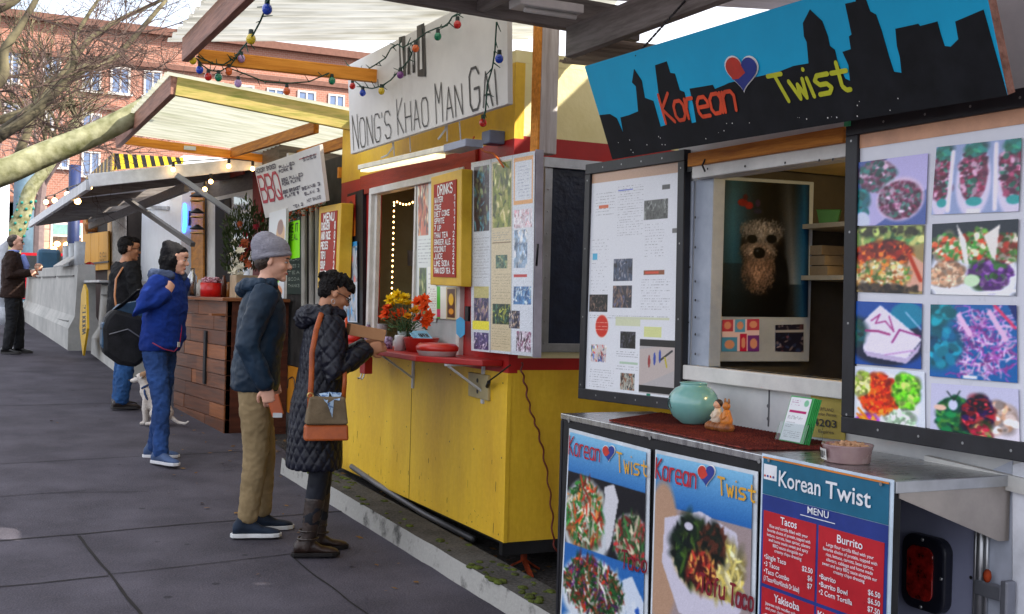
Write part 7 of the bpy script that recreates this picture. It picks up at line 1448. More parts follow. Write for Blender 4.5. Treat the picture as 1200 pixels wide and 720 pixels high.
def person(label, px, H, face_deg, spec, group=None):
    g = spec['ground']; t = thing('person', label, 'person', g, group, local=True, rz=R(face_deg)); s = H/1.75; S = lambda *p: V(*p)*s
    J = dict(hip=S(0,0,.93), chest=S(.0,0,1.22), neck=S(-.01,0,1.50), head=S(.025,0,1.635)); J.update({k: v*s for k, v in spec.get('J', {}).items()})
    sw = spec.get('sw', .185)*s; lean = spec.get('lean', V(0,0,0))*s
    J['head'] += lean; J['neck'] += lean*.9; J['chest'] += lean*.5
    ft = [v*s for v in spec['feet']]            # right, left ankle (local, z=.08)
    Mx = rotm(R(spec.get('hyaw', 0)), R(spec.get('hpitch', 0)), R(spec.get('hroll', 0))); hc = J['head']
    skin = spec.get('skin', M_skinA); body = MB(); head(body, hc, Mx, s*spec.get('hs', 1), J['neck'])
    # underlying body: trunk, arms, legs, feet
    body.tube([J['neck']+V(0,0,-.02), J['neck']+V(0,0,-.08)*s, J['chest'], J['hip']+V(0,0,.1)*s, J['hip'], J['hip']-V(0,0,.08)*s], [(.05*s,.05*s),(.075*s,.15*s),(.09*s,.135*s),(.08*s,.12*s),(.09*s,.14*s),(.07*s,.12*s)], 18, up=(0,1,0)) if False else caps(body, [J['neck']-V(0,0,.04)*s, J['chest'], J['hip']], [.07*s,.105*s,.105*s])
    knees = []
    for k, f in zip((-1,1), ft):
        hip = J['hip']+V(0,.085*k*s,-.02*s); kn = (hip+f)/2+V(.03*s,0,.0)+spec.get('knee', [V(0,0,0)]*2)[0 if k < 0 else 1]*s; knees.append(kn)
        caps(body, [hip, kn, f], [.07*s,.045*s,.032*s], 12); caps(body, [f-V(0,0,.052*s), f-V(0,0,.055*s)+Matrix.Rotation(spec['fa'][0 if k < 0 else 1], 3, 'Z')@V(.11*s,0,0)], [.022*s,.016*s], 10)
    arms = []
    for i, k in enumerate((-1,1)):
        sh = J['neck']+V(0,sw*k,-.055*s); el, wr = [v*s for v in spec['arms'][i][:2]]; arms.append((sh, el, wr)); caps(body, [J['neck']-V(0,0,.07*s), sh, el, wr], [.05*s,.05*s,.036*s,.025*s], 12)
        hd = spec['arms'][i][2]
        if hd: hand(body, wr, hd[0], hd[1], hd[2], hd[3], s, hd[4] if len(hd) > 4 else 0)
    bo = melt('body', body, skin, t, .0058, 2)
    face(bo, hc, Mx, s*spec.get('hs', 1), spec.get('brow', M_hairk))
    # trousers
    tm, tr_, ta = spec['trousers']; mb = MB(); caps(mb, [J['hip']+V(0,0,.06)*s, J['hip']-V(0,0,.03)*s], [(.155*s,.115*s),(.165*s,.120*s)], 20, up=(1,0,0)) 
    for k, f, kn in zip((-1,1), ft, knees):
        hip = J['hip']+V(0,.085*k*s,-.04*s); end = f+(kn-f).normalized()*spec.get('hem', .0)*s
        caps(mb, [hip, hip.lerp(kn,.5), kn, kn.lerp(end,.5), end], [tr_[0]*s,(tr_[0]*.6+tr_[1]*.4)*s,tr_[1]*s,(tr_[1]*.5+tr_[2]*.5)*s,tr_[2]*s], 16)
    melt('trousers', mb, tm, t, .009, 3, folds(ta, 11, .9, 3))
    # upper garment
    um, rings, ar, ua = spec['top']; mb = MB()
    pts = []; rr = []
    for z, rx, ry, ox in rings:
        k = min(max((z-.93)/(.57), 0), 1); base = J['hip'].lerp(J['neck'], k); pts.append(V(base.x+ox*s, base.y, z*s)); rr.append((ry*s, rx*s))
    vs = []; n = 28
    for p, (ry, rx) in zip(pts, rr):
        for j in range(n): a = 2*math.pi*j/n; vs.append(p+V(rx*math.cos(a)*(abs(math.cos(a))**-.12 if abs(math.cos(a)) > .1 else 1), ry*math.sin(a), 0))
    k_ = len(pts); mb.add(vs, [(i*n+j, i*n+(j+1) % n, (i+1)*n+(j+1) % n, (i+1)*n+j) for i in range(k_-1) for j in range(n)]+[tuple(reversed(range(n))), tuple((k_-1)*n+j for j in range(n))])
    for (sh, el, wr) in arms: caps(mb, [J['neck']+V(0,0,-.10*s), sh+V(0,0,-.012*s), sh.lerp(el,.5), el, el.lerp(wr,.5), wr-(wr-el).normalized()*.01*s], [ar[0]*1.05*s, ar[0]*s, (ar[0]+ar[1])/2*s, ar[1]*s, (ar[1]+ar[2])/2*s, ar[2]*s], 16)
    ds = spec.get('disp') or folds(ua, 8, .8, 7)
    up_ = melt(spec.get('topname', 'jacket'), mb, um, t, .0085, spec.get('tsm', 3), ds)
    for i, f in enumerate(ft): shoe(t, f, spec['fa'][i], s, spec['shoes'], spec.get('shoename', 'shoe'), spec.get('boot'), knees[i])
    return t, bo, up_, J, Mx, s, arms
def gnd(x, y): return V(x, y, gz(y)+.004)
def cap_hair(mb, hc, Mx, s, items):
    for p, r in items: mb.ell(hc+Mx@(V(*p)*s), tuple(x*s for x in r), Mx, 20, 14)
navy = M('navy_shell_jacket', (.010,.026,.050), .55, spec=.25, var=.3, scale=3, bump=.25, bscale=18)
khaki = M('khaki_cotton', hexc('94805f'), .85, col2=hexc('7c6a4c'), scale=4, bump=.4, bscale=25)
# --- man in the grey beanie
spec = dict(ground=gnd(1.72,7.14), sw=.175, feet=[V(-.02,-.09,.085), V(.06,.12,.085)], fa=[R(2),R(10)], hyaw=-8, hpitch=8, lean=V(.065,0,-.005),
    arms=[(V(-.045,-.245,1.13), V(.07,-.235,.90), (V(.2,0,-1), V(0,-1,.1), 1, .55)), (V(-.02,.25,1.14), V(.10,.22,.92), (V(.3,0,-1), V(0,1,0), -1, .5))],
    trousers=(khaki, (.098,.074,.060), .007), hem=.03, top=(navy, [(.86,.135,.185,.0),(.90,.145,.195,.0),(1.05,.14,.19,.0),(1.22,.145,.195,.01),(1.36,.135,.20,.0),(1.44,.105,.17,-.01),(1.49,.08,.10,-.01),(1.52,.07,.08,-.005)], (.078,.070,.056), .009),
    shoes=(M('navy_suede', (.015,.025,.045), .7, var=.3), M('white_sole', (.65,.66,.66), .6)), shoename='sneaker', brow=M_hairb)
t, bo, jk, J, Mx, s, arms = person('young man in a light grey beanie, navy jacket and khaki trousers', None, 1.83, -14, spec)
mb = MB(); hc = J['head']; cap_hair(mb, hc, Mx, s, [((-.022,0,.072),(.112,.094,.082)),((-.060,0,.085),(.085,.080,.085)),((-.062,0,.025),(.070,.084,.062)),((-.085,0,.12),(.045,.045,.04))])
mb2 = MB(); M_bean = M('grey_knit', hexc('9a98a2'), .9, col2=hexc('85838e'), scale=30, stretch=(1,1,4), bump=.8, bscale=60)
mb.tube([hc+Mx@(V(-.012+.104*math.cos(a*.349), .088*math.sin(a*.349), .028+.030*math.cos(a*.349))*s) for a in range(19)], .013*s, 8)
bn = melt('beanie', mb, M_bean, t, .007, 3, lambda c, n: .0022*math.sin(math.atan2(c.y-hc.y, c.x-hc.x+.03)*48))
mb = MB(); cap_hair(mb, hc, Mx, s, [((-.055,0,-.015),(.055,.080,.055)),((-.015,.062,.005),(.03,.022,.03)),((-.015,-.062,.005),(.03,.022,.03)),((.03,0,.075),(.055,.062,.028))]); melt('hair', mb, M_hairb, t, .006, 2)
mb = MB()      # hood lying on the back
caps(mb, [J['neck']+V(.055,.10,.0), J['neck']+V(-.02,.135,-.01), J['neck']+V(-.10,.08,-.02), J['neck']+V(-.13,0,-.035), J['neck']+V(-.10,-.08,-.02), J['neck']+V(-.02,-.135,-.01), J['neck']+V(.055,-.10,.0)], [.032,.042,.05,.055,.05,.042,.032], 12); melt('hood', mb, navy, t, .008, 3, folds(.012, 14))
mb = MB(); cuff = arms[0][2]; caps(mb, [cuff+V(0,0,.03), cuff-V(0,0,.005)], [.044,.042], 14); melt('cuff', mb, navy, t, .007, 2)
# phone wallet in his right hand
Rz = Matrix.Rotation(R(-14), 3, 'Z'); wp = V(*spec['ground'])+Rz@(arms[0][2]+V(.055,.006,-.115)); mb = MB(); mb.obox(wp, Rz@V(.035,0,.012), Rz@V(0,.012,0), Rz@V(-.018,0,.062)); o_ = tag(mb.build('wallet', M('tan_leather', hexc('b4562a'), .4), bevel=.006), 'orange-brown wallet held low in the hand of the man in the beanie', 'wallet')
mb = MB(); mb.obox(wp+Rz@V(.014,-.002,-.058), Rz@V(.028,0,.0), Rz@V(0,.013,0), Rz@V(0,0,.014)); mb.build('metal_end', M_alu, o_)
# --- woman in the quilted coat
quilt = M('quilted_nylon', (.008,.009,.018), .42, spec=.3, var=.3, scale=4, bump=.1)
def qd(c, n):
    a = math.atan2(c.y, c.x+.02)*.20; u = (a+c.z*.62)/.062; v = (a-c.z*.62)/.062; k = min(abs(math.sin(u*math.pi)), abs(math.sin(v*math.pi))); return .013*min(k*1.6, 1)**.5-.008+.004*noise.noise(c*12)
spec = dict(ground=gnd(1.98,6.62), sw=.165, feet=[V(-.06,-.085,.08), V(.03,.085,.08)], fa=[R(-4),R(6)], hyaw=2, hpitch=26, lean=V(.055,0,-.015), skin=M_skinB, hs=.98,
    arms=[(V(.05,-.235,1.14), V(.27,-.15,1.285), (V(1,.1,.18), V(-.1,-1,.15), 1, .42)), (V(.06,.225,1.10), V(.30,.12,1.30), (V(1,-.1,.15), V(-.1,1,.1), -1, .45))],
    trousers=(M('black_leggings', (.012,.014,.022), .6, var=.3), (.092,.066,.054), .004), hem=.12,
    top=(quilt, [(.535,.165,.205,-.02),(.56,.17,.212,-.02),(.75,.165,.205,-.02),(.95,.155,.195,-.015),(1.10,.145,.18,.0),(1.25,.145,.185,.005),(1.38,.13,.18,.0),(1.45,.105,.15,-.01),(1.50,.08,.10,-.01),(1.53,.075,.085,.0)], (.082,.074,.050), .0),
    disp=qd, tsm=4, topname='quilted_coat', shoes=(M('brown_leather', hexc('33221a'), .45, col2=hexc('1e130f'), scale=9, bump=.3), M('dark_sole', (.012,.01,.01), .7)), shoename='boot', boot=.34)
gw = spec['ground']; t, bo, jk, J, Mx, s, arms = person('woman with short curly hair and glasses in a long black quilted coat and brown boots', None, 1.66, -8, spec)
hc = J['head']; mb = MB(); cap_hair(mb, hc, Mx, s, [((-.030,0,.038),(.092,.080,.072)),((-.055,0,-.005),(.050,.072,.055)),((.0,0,.075),(.085,.070,.045))]); rg = random.Random(2)
for i in range(210):
    a = rg.random()*6.28; ph = rg.random()*1.35; d = V(math.sin(ph)*math.cos(a)*1.02-.02, math.sin(ph)*math.sin(a)*.86, math.cos(ph)*.80); p = V(-.008,0,.040)+V(d.x*.108, d.y*.092, d.z*.088)
    r0 = .009+.012*rg.random(); mb.ell(hc+Mx@(p*s*(1+.12*rg.random())), (r0,r0*.8,r0), nu=8, nv=6)
melt('curly_hair', mb, M_hairk, t, .0045, 0, folds(.010, 60))
mb = MB(); c = hc
for k in (1,-1):
    cc_ = c+Mx@(V(.098,.033*k,.002)*s); mb.tube([cc_+Mx@V(0,.020*math.cos(a*.524),.016*math.sin(a*.524)) for a in range(13)], .0024, 5); mb.tube([c+Mx@(V(.095,.053*k,.008)*s), c+Mx@(V(.04,.078*k,.010)*s), c+Mx@(V(-.005,.083*k,.008)*s)], .0024, 5)
mb.tube([c+Mx@(V(.100,.013,.006)*s), c+Mx@(V(.100,-.013,.006)*s)], .0022, 5); mb.build('glasses', M_ink, t, smooth=True)
mb = MB(); mb.tube([hc+Mx@(V(-.006,-.085,-.040)*s)+V(.010*math.cos(a*.6),0,-.014+.014*math.sin(a*.6)) for a in range(11)], .0018, 5); mb.build('hoop_earring', M_alu, t)
mb = MB(); caps(mb, [J['neck']+V(.07,.085,.01), J['neck']+V(-.02,.115,.01), J['neck']+V(-.10,.08,.0), J['neck']+V(-.13,0,-.02), J['neck']+V(-.10,-.08,.0), J['neck']+V(-.02,-.115,.01), J['neck']+V(.07,-.085,.01)], [.036,.05,.06,.068,.06,.05,.036], 12); melt('hood', mb, quilt, t, .008, 2, folds(.02, 16))
for k, f in zip((-1,1), spec['feet']):
    f = f*s; mb = MB(); mb.tube([f+V(.058*math.cos(a*.45),.054*math.sin(a*.45),.03) for a in range(15)], .007, 6); mb.tube([f+V(.05*math.cos(a*.45)+.0,.05*math.sin(a*.45),.075) for a in range(15)], .006, 6); mb.build('boot_strap', M('strap_dark', (.03,.02,.015), .4), t)
Rw = Matrix.Rotation(R(-8), 3, 'Z'); W = lambda p: V(*gw)+Rw@p
# shoulder bag
bg = thing('shoulder_bag', 'taupe and tan leather shoulder bag hanging at the quilted coat', 'bag', W(V(0,-.28,.78)))
cb_ = V(.005,-.262,.835); w2, d2, h2 = .118, .045, .115
M_tan = M('tan_bag_leather', hexc('b4571e'), .42, col2=hexc('8f3f14'), scale=7, bump=.15); M_taupe = M('taupe_canvas', hexc('7a6a54'), .8, col2=hexc('655743'), scale=14, bump=.3, bscale=80)
def tap(zb, zt, wb, wt, m_, nm):
    pb = [W(cb_+V(x*wb, y*d2*1.0, zb)) for x, y in ((-1,-1),(1,-1),(1,1),(-1,1))]; pt = [W(cb_+V(x*wt, y*d2*.75, zt)) for x, y in ((-1,-1),(1,-1),(1,1),(-1,1))]; mb = MB(); mb.add(pb+pt, [(0,3,2,1),(4,5,6,7),(0,1,5,4),(1,2,6,5),(2,3,7,6),(3,0,4,7)]); return mb.build(nm, m_, bg, bevel=.012)
tap(-h2-.02, -.045, w2*1.06, w2*1.04, M_tan, 'leather_base'); tap(-.043, h2, w2*1.02, w2*.86, M_taupe, 'canvas_body')
mb = MB(); sh_ = arms[0][0]; st = [V(-.065,-.285,.82+.06), V(-.085,-.255,1.0), V(-.075,-.235,1.2), V(-.05,-.215,1.36), V(-.01,-.165,1.44), V(.0,-.12,1.455)]
mb.tube([W(p) for p in [V(-.09,-.262,.875),V(-.09,-.268,.95),V(-.085,-.262,1.05),V(-.085,-.258,1.2),V(-.06,-.235,1.33),V(-.03,-.18,1.405),V(-.01,-.12,1.44)]], [(.006,.016)]*7, 8, up=Rw@V(1,0,0)); mb.build('strap', M_tan, bg, smooth=True)
mb = MB(); mb.tube([W(p) for p in [V(.10,-.262,.93),V(.105,-.262,1.03),V(.105,-.25,1.12)]], [(.006,.013)]*3, 8, up=Rw@V(1,0,0)); mb.build('strap', M_tan, bg, smooth=True)
mb = MB(); mb.tube([W(V(-.09,-.27,.955)+V(.017*math.cos(a*.7),0,.017*math.sin(a*.7))) for a in range(10)], .004, 6); mb.build('buckle', M('gilt', (.6,.42,.15), .3, metal=.9), bg)
mb = MB(); rg = random.Random(8); pts = [V(.0,-.27,.935), V(.05,-.29,.935), V(.1,-.27,.93)]
for a, b, c_ in [tuple(q_+V(-.03,0,.035) for q_ in tr3) for tr3 in ((V(-.01,-.25,.93),V(.03,-.315,.88),V(.05,-.26,.94)),(V(.03,-.315,.88),V(.06,-.32,.80),V(.07,-.30,.90)),(V(.05,-.26,.94),V(.07,-.30,.90),V(.12,-.26,.935)),(V(-.02,-.25,.925),V(.02,-.31,.90),V(.03,-.315,.88)),(V(.07,-.30,.90),V(.10,-.31,.895),V(.12,-.26,.935)))]: mb.slab([W(a), W(b), W(c_)], Rw@V(0,-1,.2), .003)
tag(mb.build('scarf', M('blue_print_cloth', hexc('a9c0d8'), .8, col2=hexc('4a6a98'), scale=45, thr=(.42,.5))), 'pale blue patterned cloth spilling from the top of the shoulder bag', 'scarf')
# takeaway box in her hands
c = W(V(.335,-.02,1.275)*1.0*s/.9486*.9486); c = W(arms[0][2]+V(.10,.12,.045)); mb = MB(); e1 = Rw@V(.105,0,-.018); e2 = Rw@V(0,.075,0); e3 = Rw@V(.006,0,.034)
c = W(arms[0][2]+V(.0,.075,.095)); mb.obox(c, e1, e2, e3); tb_ = tag(mb.build('takeaway_box', M('brown_card', hexc('b98a64'), .8, col2=hexc('a87a56'), scale=5), bevel=.004), 'brown cardboard takeaway box held up by the woman in the quilted coat', 'box')
# --- man in the black hood and blue hoodie
blue = M('royal_blue_fleece', hexc('12358a'), .8, col2=hexc('0d2666'), scale=3, bump=.3, bscale=40); denim = M('dark_denim', hexc('2a4a82'), .8, col2=hexc('1a3058'), scale=5, bump=.4, bscale=60)
hg = gnd(1.54,9.62); spec = dict(ground=hg, sw=.19, feet=[V(.12,-.16,.085), V(-.10,.14,.085)], fa=[R(-20),R(22)], hyaw=14, hpitch=10, lean=V(.085,.01,-.02),
    arms=[(V(-.02,-.29,1.20), V(.15,-.175,1.345), (V(.1,.55,.75), V(.8,-.3,-.1), -1, 1.15)), (V(-.03,.275,1.15), V(.10,.165,.97), (V(.3,-.9,-.3), V(.9,.4,0), -1, .3))],
    trousers=(denim, (.096,.070,.060), .010), hem=.0, top=(blue, [(.88,.14,.185,.0),(.92,.155,.20,.01),(1.05,.155,.20,.01),(1.22,.155,.205,.01),(1.36,.135,.20,.0),(1.44,.105,.17,-.01),(1.49,.08,.10,-.01),(1.52,.07,.08,-.005)], (.080,.072,.052), .010), topname='hoodie',
    shoes=(M('slate_canvas', hexc('46587a'), .7, var=.2), M('pale_sole', (.6,.6,.62), .6)), shoename='sneaker')
t, bo, jk, J, Mx, s, arms = person('young man in a royal blue hoodie with a black knit hood and jeans', None, 1.77, -38, spec)
hc = J['head']; M_bk = M('black_knit', (.012,.011,.013), .9, var=.4, bump=.5, bscale=80)
mb = MB(); cap_hair(mb, hc, Mx, s, [((-.028,0,.042),(.098,.084,.092)),((-.050,0,-.02),(.074,.084,.09)),((-.075,0,.10),(.050,.050,.040)),((-.030,0,-.085),(.078,.082,.055)),((-.010,0,-.015),(.062,.101,.095)),((.012,0,.070),(.078,.074,.045))]); melt('knit_hood', mb, M_bk, t, .007, 3, folds(.008, 20))
mb = MB(); caps(mb, [J['neck']+V(.075,.09,-.0), J['neck']+V(-.01,.13,.0), J['neck']+V(-.09,.09,.0), J['neck']+V(-.12,0,-.02), J['neck']+V(-.09,-.09,.0), J['neck']+V(-.01,-.13,.0), J['neck']+V(.075,-.09,-.0)], [.034,.045,.055,.06,.055,.045,.034], 12); melt('lowered_hood', mb, M('slate_jersey', hexc('46516a'), .9), t, .008, 3, folds(.012, 14))
mb = MB(); fx = lambda z, y: V(.165 if z > 1.0 else .17, y, z)*1
for y0 in (.0,): mb.tube([V(.085,.0,1.50)*s, V(.150,.005,1.36)*s, V(.176,.01,1.2)*s, V(.178,.01,1.05)*s, V(.172,.0,.93)*s], .006, 6)
mb.build('red_zip', M('zip_red', hexc('b01a4a'), .5), t, smooth=True)
mb = MB(); mb.tube([V(.172,0,.93)*s, V(.165,-.07,.88)*s, V(.12,-.15,.90)*s, V(.05,-.205,.95)*s], .005, 6)
for y0 in (.05,-.05): mb.tube([V(.095,y0,1.48)*s, V(.160,y0*1.1,1.34)*s, V(.170,y0*1.1,1.24)*s], .004, 5)
mb.build('cords', M('cord_red', hexc('8c2448'), .5), t, smooth=True)
mb = MB(); mb.obox(V(.176,-.02,.935)*s, V(.003,0,0), V(0,.018,0), V(0,0,.02)); mb.build('white_tag', M_white, t)
Rh = Matrix.Rotation(R(-38), 3, 'Z'); Wh = lambda p: V(*hg)+Rh@(p*s)
# --- big black and blue bag hanging on his right side
bgp = PY(146,392,9.95); bb2 = thing('shoulder_bag', 'large black bag with a petrol blue flap slung behind the man in the blue hoodie', 'bag', bgp)
M_bagb = M('black_cordura', (.012,.012,.014), .6, var=.4, bump=.3, bscale=90); M_petrol = M('petrol_nylon', hexc('1d4460'), .55, var=.2, bump=.3, bscale=40)
def pxbag(pts, y, t_, m_, nm, bv): mb = MB(); mb.slab([PY(u,v,y) for u, v in pts], (0,-1,0), t_); return mb.build(nm, m_, bb2, bevel=bv)
pxbag([(124,372),(133,362),(170,372),(173,420),(160,431),(140,428),(121,414),(120,385)], 9.78, .19, M_bagb, 'bag_body', .035)
pxbag([(126,371),(140,357),(166,352),(172,380),(168,392),(150,380),(133,366)], 9.84, .14, M_petrol, 'flap', .02); pxbag([(120,380),(128,371),(124,392),(122,412),(119,404)], 9.80, .15, M_petrol, 'side_trim', .012)
mb = MB(); mb.tube([PY(128,392,9.76),PY(150,386,9.76),PY(168,398,9.76)], .006, 5); mb.build('zip', M('zip_grey', (.12,.12,.13), .4), bb2)
mb = MB(); sho = Wh(V(.03,-.165,1.40)); mb.tube([PY(132,366,9.86), PY(150,352,9.8), PY(163,340,9.7), sho+V(-.10,-.03,-.04), sho+V(-.02,-.04,.035), sho+V(.04,.03,.03), Wh(V(-.10,-.12,1.36))], [(.008,.02)]*7, 8); mb.build('strap', M_bagb, bb2, smooth=True)
# --- dark haired man with the tan strap
blk = M('black_wool', (.012,.012,.014), .85, var=.4, scale=4, bump=.3, bscale=50); dg = gnd(1.63,12.5)
spec = dict(ground=dg, sw=.19, feet=[V(-.05,-.11,.085), V(.03,.12,.085)], fa=[R(-8),R(8)], hyaw=-14, hpitch=6, lean=V(.02,0,0), skin=M_skinB,
    arms=[(V(.02,-.27,1.16), V(.20,-.20,1.02), (V(1,.2,-.2), V(0,-1,.2), 1, .5)), (V(.05,.25,1.18), V(.30,.14,1.20), (V(1,-.2,.1), V(0,1,.2), -1, .5))],
    trousers=(M('blue_denim', hexc('2e5a92'), .8, col2=hexc('20406a'), scale=5, bump=.4, bscale=60), (.105,.085,.078), .014), hem=.0, top=(blk, [(.80,.15,.20,.0),(.85,.16,.21,.0),(1.05,.155,.205,.0),(1.22,.155,.205,.0),(1.36,.14,.20,-.01),(1.44,.105,.17,-.01),(1.48,.075,.10,-.01),(1.50,.06,.07,-.005)], (.085,.074,.055), .014), topname='sweater',
    shoes=(M('dark_shoe', (.03,.022,.02), .5), M_ink))
t, bo, jk, J, Mx, s, arms = person('dark-haired man in glasses and a black sweater, seen from behind at the far counter', None, 1.77, 14, spec)
hc = J['head']; mb = MB(); cap_hair(mb, hc, Mx, s, [((-.030,0,.042),(.096,.083,.088)),((-.055,0,-.01),(.058,.078,.062)),((.025,0,.088),(.070,.066,.036))]); melt('hair', mb, M_hairk, t, .007, 2, folds(.010, 45))
mb = MB()
for k in (1,-1): cc_ = hc+Mx@(V(.098,.033*k,.002)*s); mb.tube([cc_+Mx@V(0,.022*math.cos(a*.524),.016*math.sin(a*.524)) for a in range(13)], .0026, 5); mb.tube([hc+Mx@(V(.095,.053*k,.008)*s), hc+Mx@(V(-.005,.084*k,.008)*s)], .0026, 5)
mb.build('glasses', M_ink, t, smooth=True)
Rd = Matrix.Rotation(R(14), 3, 'Z'); Wd = lambda p: V(*dg)+Rd@(p*s); mb = MB()
mb.tube([Wd(p) for p in (V(.14,-.10,1.20),V(.10,-.13,1.40),V(.02,-.13,1.475),V(-.07,-.13,1.44),V(-.15,-.16,1.32),V(-.175,-.20,1.15),V(-.16,-.225,1.0),V(-.13,-.235,.88))], [(.006,.024)]*8, 8, up=Rd@V(0,1,0)); 
tag(mb.build('bag_strap', M('tan_strap', hexc('a8652a'), .5), smooth=True), 'tan leather strap over the back of the dark-haired man', 'strap')
# --- man in the brown blazer far left
dg = gnd(.82,17.9); spec = dict(ground=dg, sw=.20, feet=[V(-.05,-.10,.085), V(.08,.12,.085)], fa=[R(-12),R(4)], hyaw=-4, hpitch=-4,
    arms=[(V(-.02,-.27,1.15), V(.23,-.14,1.20), (V(1,.5,.15), V(0,-1,.3), 1, .6)), (V(-.02,.27,1.15), V(.24,.10,1.20), (V(1,-.4,.1), V(0,1,.3), -1, .6))],
    trousers=(M('black_trousers', (.010,.011,.014), .7), (.11,.085,.075), .010), hem=.0, top=(M('brown_blazer_cloth', hexc('33231d'), .8, col2=hexc('241814'), scale=4), [(.82,.17,.215,-.01),(.86,.175,.22,-.01),(1.05,.165,.21,-.0),(1.22,.165,.215,.0),(1.36,.145,.205,-.01),(1.44,.11,.175,-.01),(1.49,.08,.10,-.01),(1.51,.06,.07,-.01)], (.088,.076,.055), .012), topname='blazer',
    shoes=(M('black_shoe', (.012,.011,.011), .3), M_ink))
t, bo, jk, J, Mx, s, arms = person('man in a dark brown blazer eating beside the long concrete barrier', None, 1.69, -10, spec)
hc = J['head']; mb = MB(); cap_hair(mb, hc, Mx, s, [((-.030,0,.042),(.096,.083,.084)),((-.055,0,-.01),(.056,.078,.060))]); melt('hair', mb, M_hairb, t, .009, 2, folds(.006, 30))
mb = MB(); caps(mb, [V(.125,.0,1.45)*s, V(.172,0,1.30)*s, V(.178,0,1.15)*s], [.035,.05,.02], 12); mb.tube([J['neck']+V(.05*math.cos(a*.45)*1.2+.01,.06*math.sin(a*.45),.01) for a in range(15)], .02, 8); melt('blue_shirt', mb, M('shirt_blue', hexc('8d9fe0'), .7), t, .008, 2)
mb = MB()
for k in (1,-1): cc_ = hc+Mx@(V(.098,.033*k,.002)*s); mb.tube([cc_+Mx@V(0,.022*math.cos(a*.524),.016*math.sin(a*.524)) for a in range(13)], .003, 5)
mb.build('glasses', M_ink, t, smooth=True)
Rm = Matrix.Rotation(R(-10), 3, 'Z'); c = V(*dg)+Rm@(arms[0][2]+V(.11,.12,.03)); mb = MB(); mb.lathe(c, [(0,0),(.045,0),(.06,.07),(0,.07)], 14); mb.ell(c+V(0,0,.08), (.05,.05,.03)); tag(mb.build('food_cup', M('food_cup_red', hexc('a8503c'), .6, col2=hexc('d8c4a8'), scale=20), smooth=True), 'small cup of food in the hands of the man in the brown blazer', 'food')
# --- white dog sitting behind the hoodie man's legs, facing left
d0 = PY(160,486,11.4); d0 = gnd(d0.x+.13, 11.4); ang = 180-24; dog = thing('dog', 'small white dog sitting with its back to the wooden counter in a blue harness', 'dog', d0, local=True, rz=R(ang)); mb = MB()
k = .94
caps(mb, [V(-.16,0,.10)*k, V(-.10,0,.17)*k, V(.0,0,.27)*k, V(.06,0,.35)*k], [.085*k,.10*k,.085*k,.062*k], 16)      # seated trunk, haunch to chest
caps(mb, [V(.05,0,.34)*k, V(.075,0,.42)*k, V(.095,0,.455)*k], [.058*k,.045*k,.045*k], 14); mb.ell(V(.105,0,.475)*k, (.058*k,.048*k,.048*k)); caps(mb, [V(.13,0,.465)*k, V(.18,0,.445)*k, V(.205,0,.442)*k], [.034*k,.024*k,.018*k], 12)
for q_ in (1,-1):
    caps(mb, [V(.03,.045*q_,.28)*k, V(.05,.048*q_,.16)*k, V(.045,.048*q_,.06)*k, V(.05,.048*q_,.02)*k, V(.085,.048*q_,.016)*k], [.042*k,.028*k,.020*k,.020*k,.018*k], 10)
    caps(mb, [V(-.14,.07*q_,.13)*k, V(-.04,.09*q_,.12)*k], [.075*k,.045*k], 12); caps(mb, [V(-.04,.09*q_,.12)*k, V(-.12,.09*q_,.045)*k, V(-.02,.09*q_,.02)*k, V(.02,.09*q_,.018)*k], [.036*k,.024*k,.02*k,.018*k], 10)
    mb.tube([V(.085,.032*q_,.515)*k, V(.07,.052*q_,.53)*k, V(.072,.062*q_,.495)*k, V(.09,.062*q_,.475)*k], [(.018*k,.008*k),(.02*k,.008*k),(.018*k,.006*k),(.008*k,.004*k)], 8)
caps(mb, [V(-.21,0,.08)*k, V(-.28,.01,.03)*k, V(-.36,.03,.022)*k, V(-.40,.05,.05)*k], [.022*k,.018*k,.015*k,.012*k], 8)
db = melt('body', mb, M('white_fur', hexc('d8d2cc'), .9, col2=hexc('bdb2aa'), scale=6, bump=.8, bscale=60), dog, .008, 3, folds(.004, 30))
mb = MB(); mb.ell(V(.222,0,.447)*k, (.010,.012,.009)); mb.build('nose', M_ink, dog, smooth=True)
for q_ in (1,-1): mb = MB(); mb.ell(V(.148,.030*q_,.487)*k, (.008,.006,.008)); mb.build('eye', M_ink, dog, smooth=True); 
mb = MB(); mb.ell(V(.075,.05,.51)*k, (.03,.02,.03)); mb.ell(V(.075,-.05,.51)*k, (.03,.02,.03)); mb.build('ear_patches', M('fur_tan', hexc('a58468'), .9), dog, smooth=True)
mb = MB(); mb.tube([V(.03,0,.30)*k+V(.03*math.cos(a*.45)*1.0-.0,.092*math.sin(a*.45),.07*math.cos(a*.45))*k for a in range(15)], .010, 6); mb.tube([V(.06,0,.385)*k+V(.035*math.cos(a*.45),.055*math.sin(a*.45),-.02*math.cos(a*.45))*k for a in range(15)], .010, 6); mb.build('harness', M('harness_blue', (.03,.06,.16), .6), dog, smooth=True)
mb = MB(); a = V(*d0)+V(-.02,0,.42); mb.tube([a, a+V(.12,.1,.1), a+V(.14,.3,.35), V(1.72,12.35,1.55)], .006, 6); tag(mb.build('leash', M('leash_blue', hexc('1c55c8'), .5), smooth=True), 'bright blue leash running up from the white dog', 'leash')
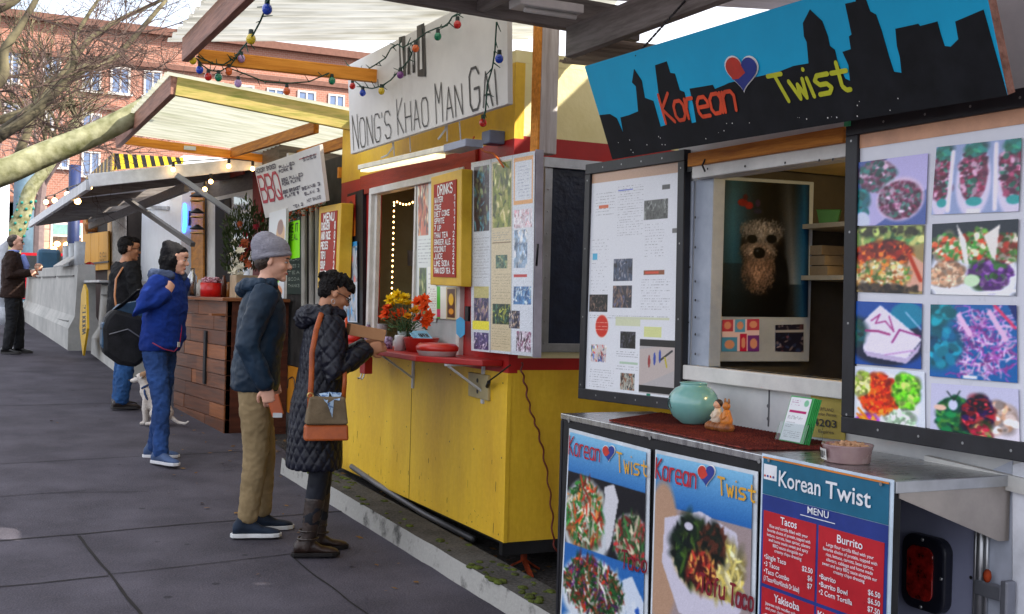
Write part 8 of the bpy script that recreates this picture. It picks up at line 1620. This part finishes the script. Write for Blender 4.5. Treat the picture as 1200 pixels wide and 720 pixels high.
# ================================================================= CAMERA AND LIGHT
cam = bpy.data.cameras.new('camera'); co = bpy.data.objects.new('camera', cam); COL.objects.link(co)
cam.sensor_width = 36; cam.lens = FPX/1200*36; cam.clip_end = 2000; cam.clip_start = .05
Mc = Matrix((CR, CU, -CF)).transposed().to_4x4(); Mc.translation = EYE; co.matrix_world = Mc; SC.camera = co
SUN_EL, SUN_AZ = R(38), R(126)       # azimuth measured clockwise from +Y: behind the camera, to the right
w = bpy.data.worlds.new('World'); SC.world = w; w.use_nodes = True; nt = w.node_tree; bg_ = nt.nodes['Background']
sk = nt.nodes.new('ShaderNodeTexSky'); sk.sky_type = 'NISHITA'; sk.sun_disc = False; sk.sun_elevation = SUN_EL; sk.sun_rotation = SUN_AZ; sk.dust_density = 2.5; sk.air_density = 1.0
tcw = nt.nodes.new('ShaderNodeTexCoord'); nzw = nt.nodes.new('ShaderNodeTexNoise'); nzw.inputs['Scale'].default_value = 2.2; nzw.inputs['Detail'].default_value = 7; nzw.inputs['Roughness'].default_value = .6
rw = nt.nodes.new('ShaderNodeValToRGB'); rw.color_ramp.elements[0].position = .34; rw.color_ramp.elements[1].position = .52; rw.color_ramp.elements[0].color = (.25,.25,.25,1); rw.color_ramp.elements[1].color = (.95,.95,.95,1)
mw = nt.nodes.new('ShaderNodeMixRGB'); mw.inputs[2].default_value = (4.6,4.7,5.1,1); nt.links.new(tcw.outputs['Generated'], nzw.inputs['Vector']); nt.links.new(nzw.outputs['Fac'], rw.inputs[0]); nt.links.new(rw.outputs[0], mw.inputs[0]); nt.links.new(sk.outputs[0], mw.inputs[1]); nt.links.new(mw.outputs[0], bg_.inputs[0]); bg_.inputs[1].default_value = .15
sl = bpy.data.lights.new('sun', 'SUN'); sl.energy = 4.0; sl.angle = R(.5); sl.color = (1,.93,.82); so = bpy.data.objects.new('sun', sl); COL.objects.link(so)
dv = Vector((math.sin(SUN_AZ)*math.cos(SUN_EL), math.cos(SUN_AZ)*math.cos(SUN_EL), math.sin(SUN_EL))); so.rotation_euler = dv.to_track_quat('Z', 'Y').to_euler()
# the lamp that is lit inside the near truck
al = bpy.data.lights.new('truck_interior_lamp', 'POINT'); al.energy = 9; al.shadow_soft_size = .06; al.color = (1,.72,.32); ao = bpy.data.objects.new('truck_interior_lamp', al); COL.objects.link(ao); ao.location = (3.3, 2.5, 2.34)
SC.view_settings.view_transform = 'Standard'; SC.view_settings.look = 'None'; SC.view_settings.gamma = 1; SC.view_settings.exposure = 1.42; SC.view_settings.use_curve_mapping = False
SC.cycles.max_bounces = 6; SC.cycles.transmission_bounces = 4; SC.cycles.use_denoising = True
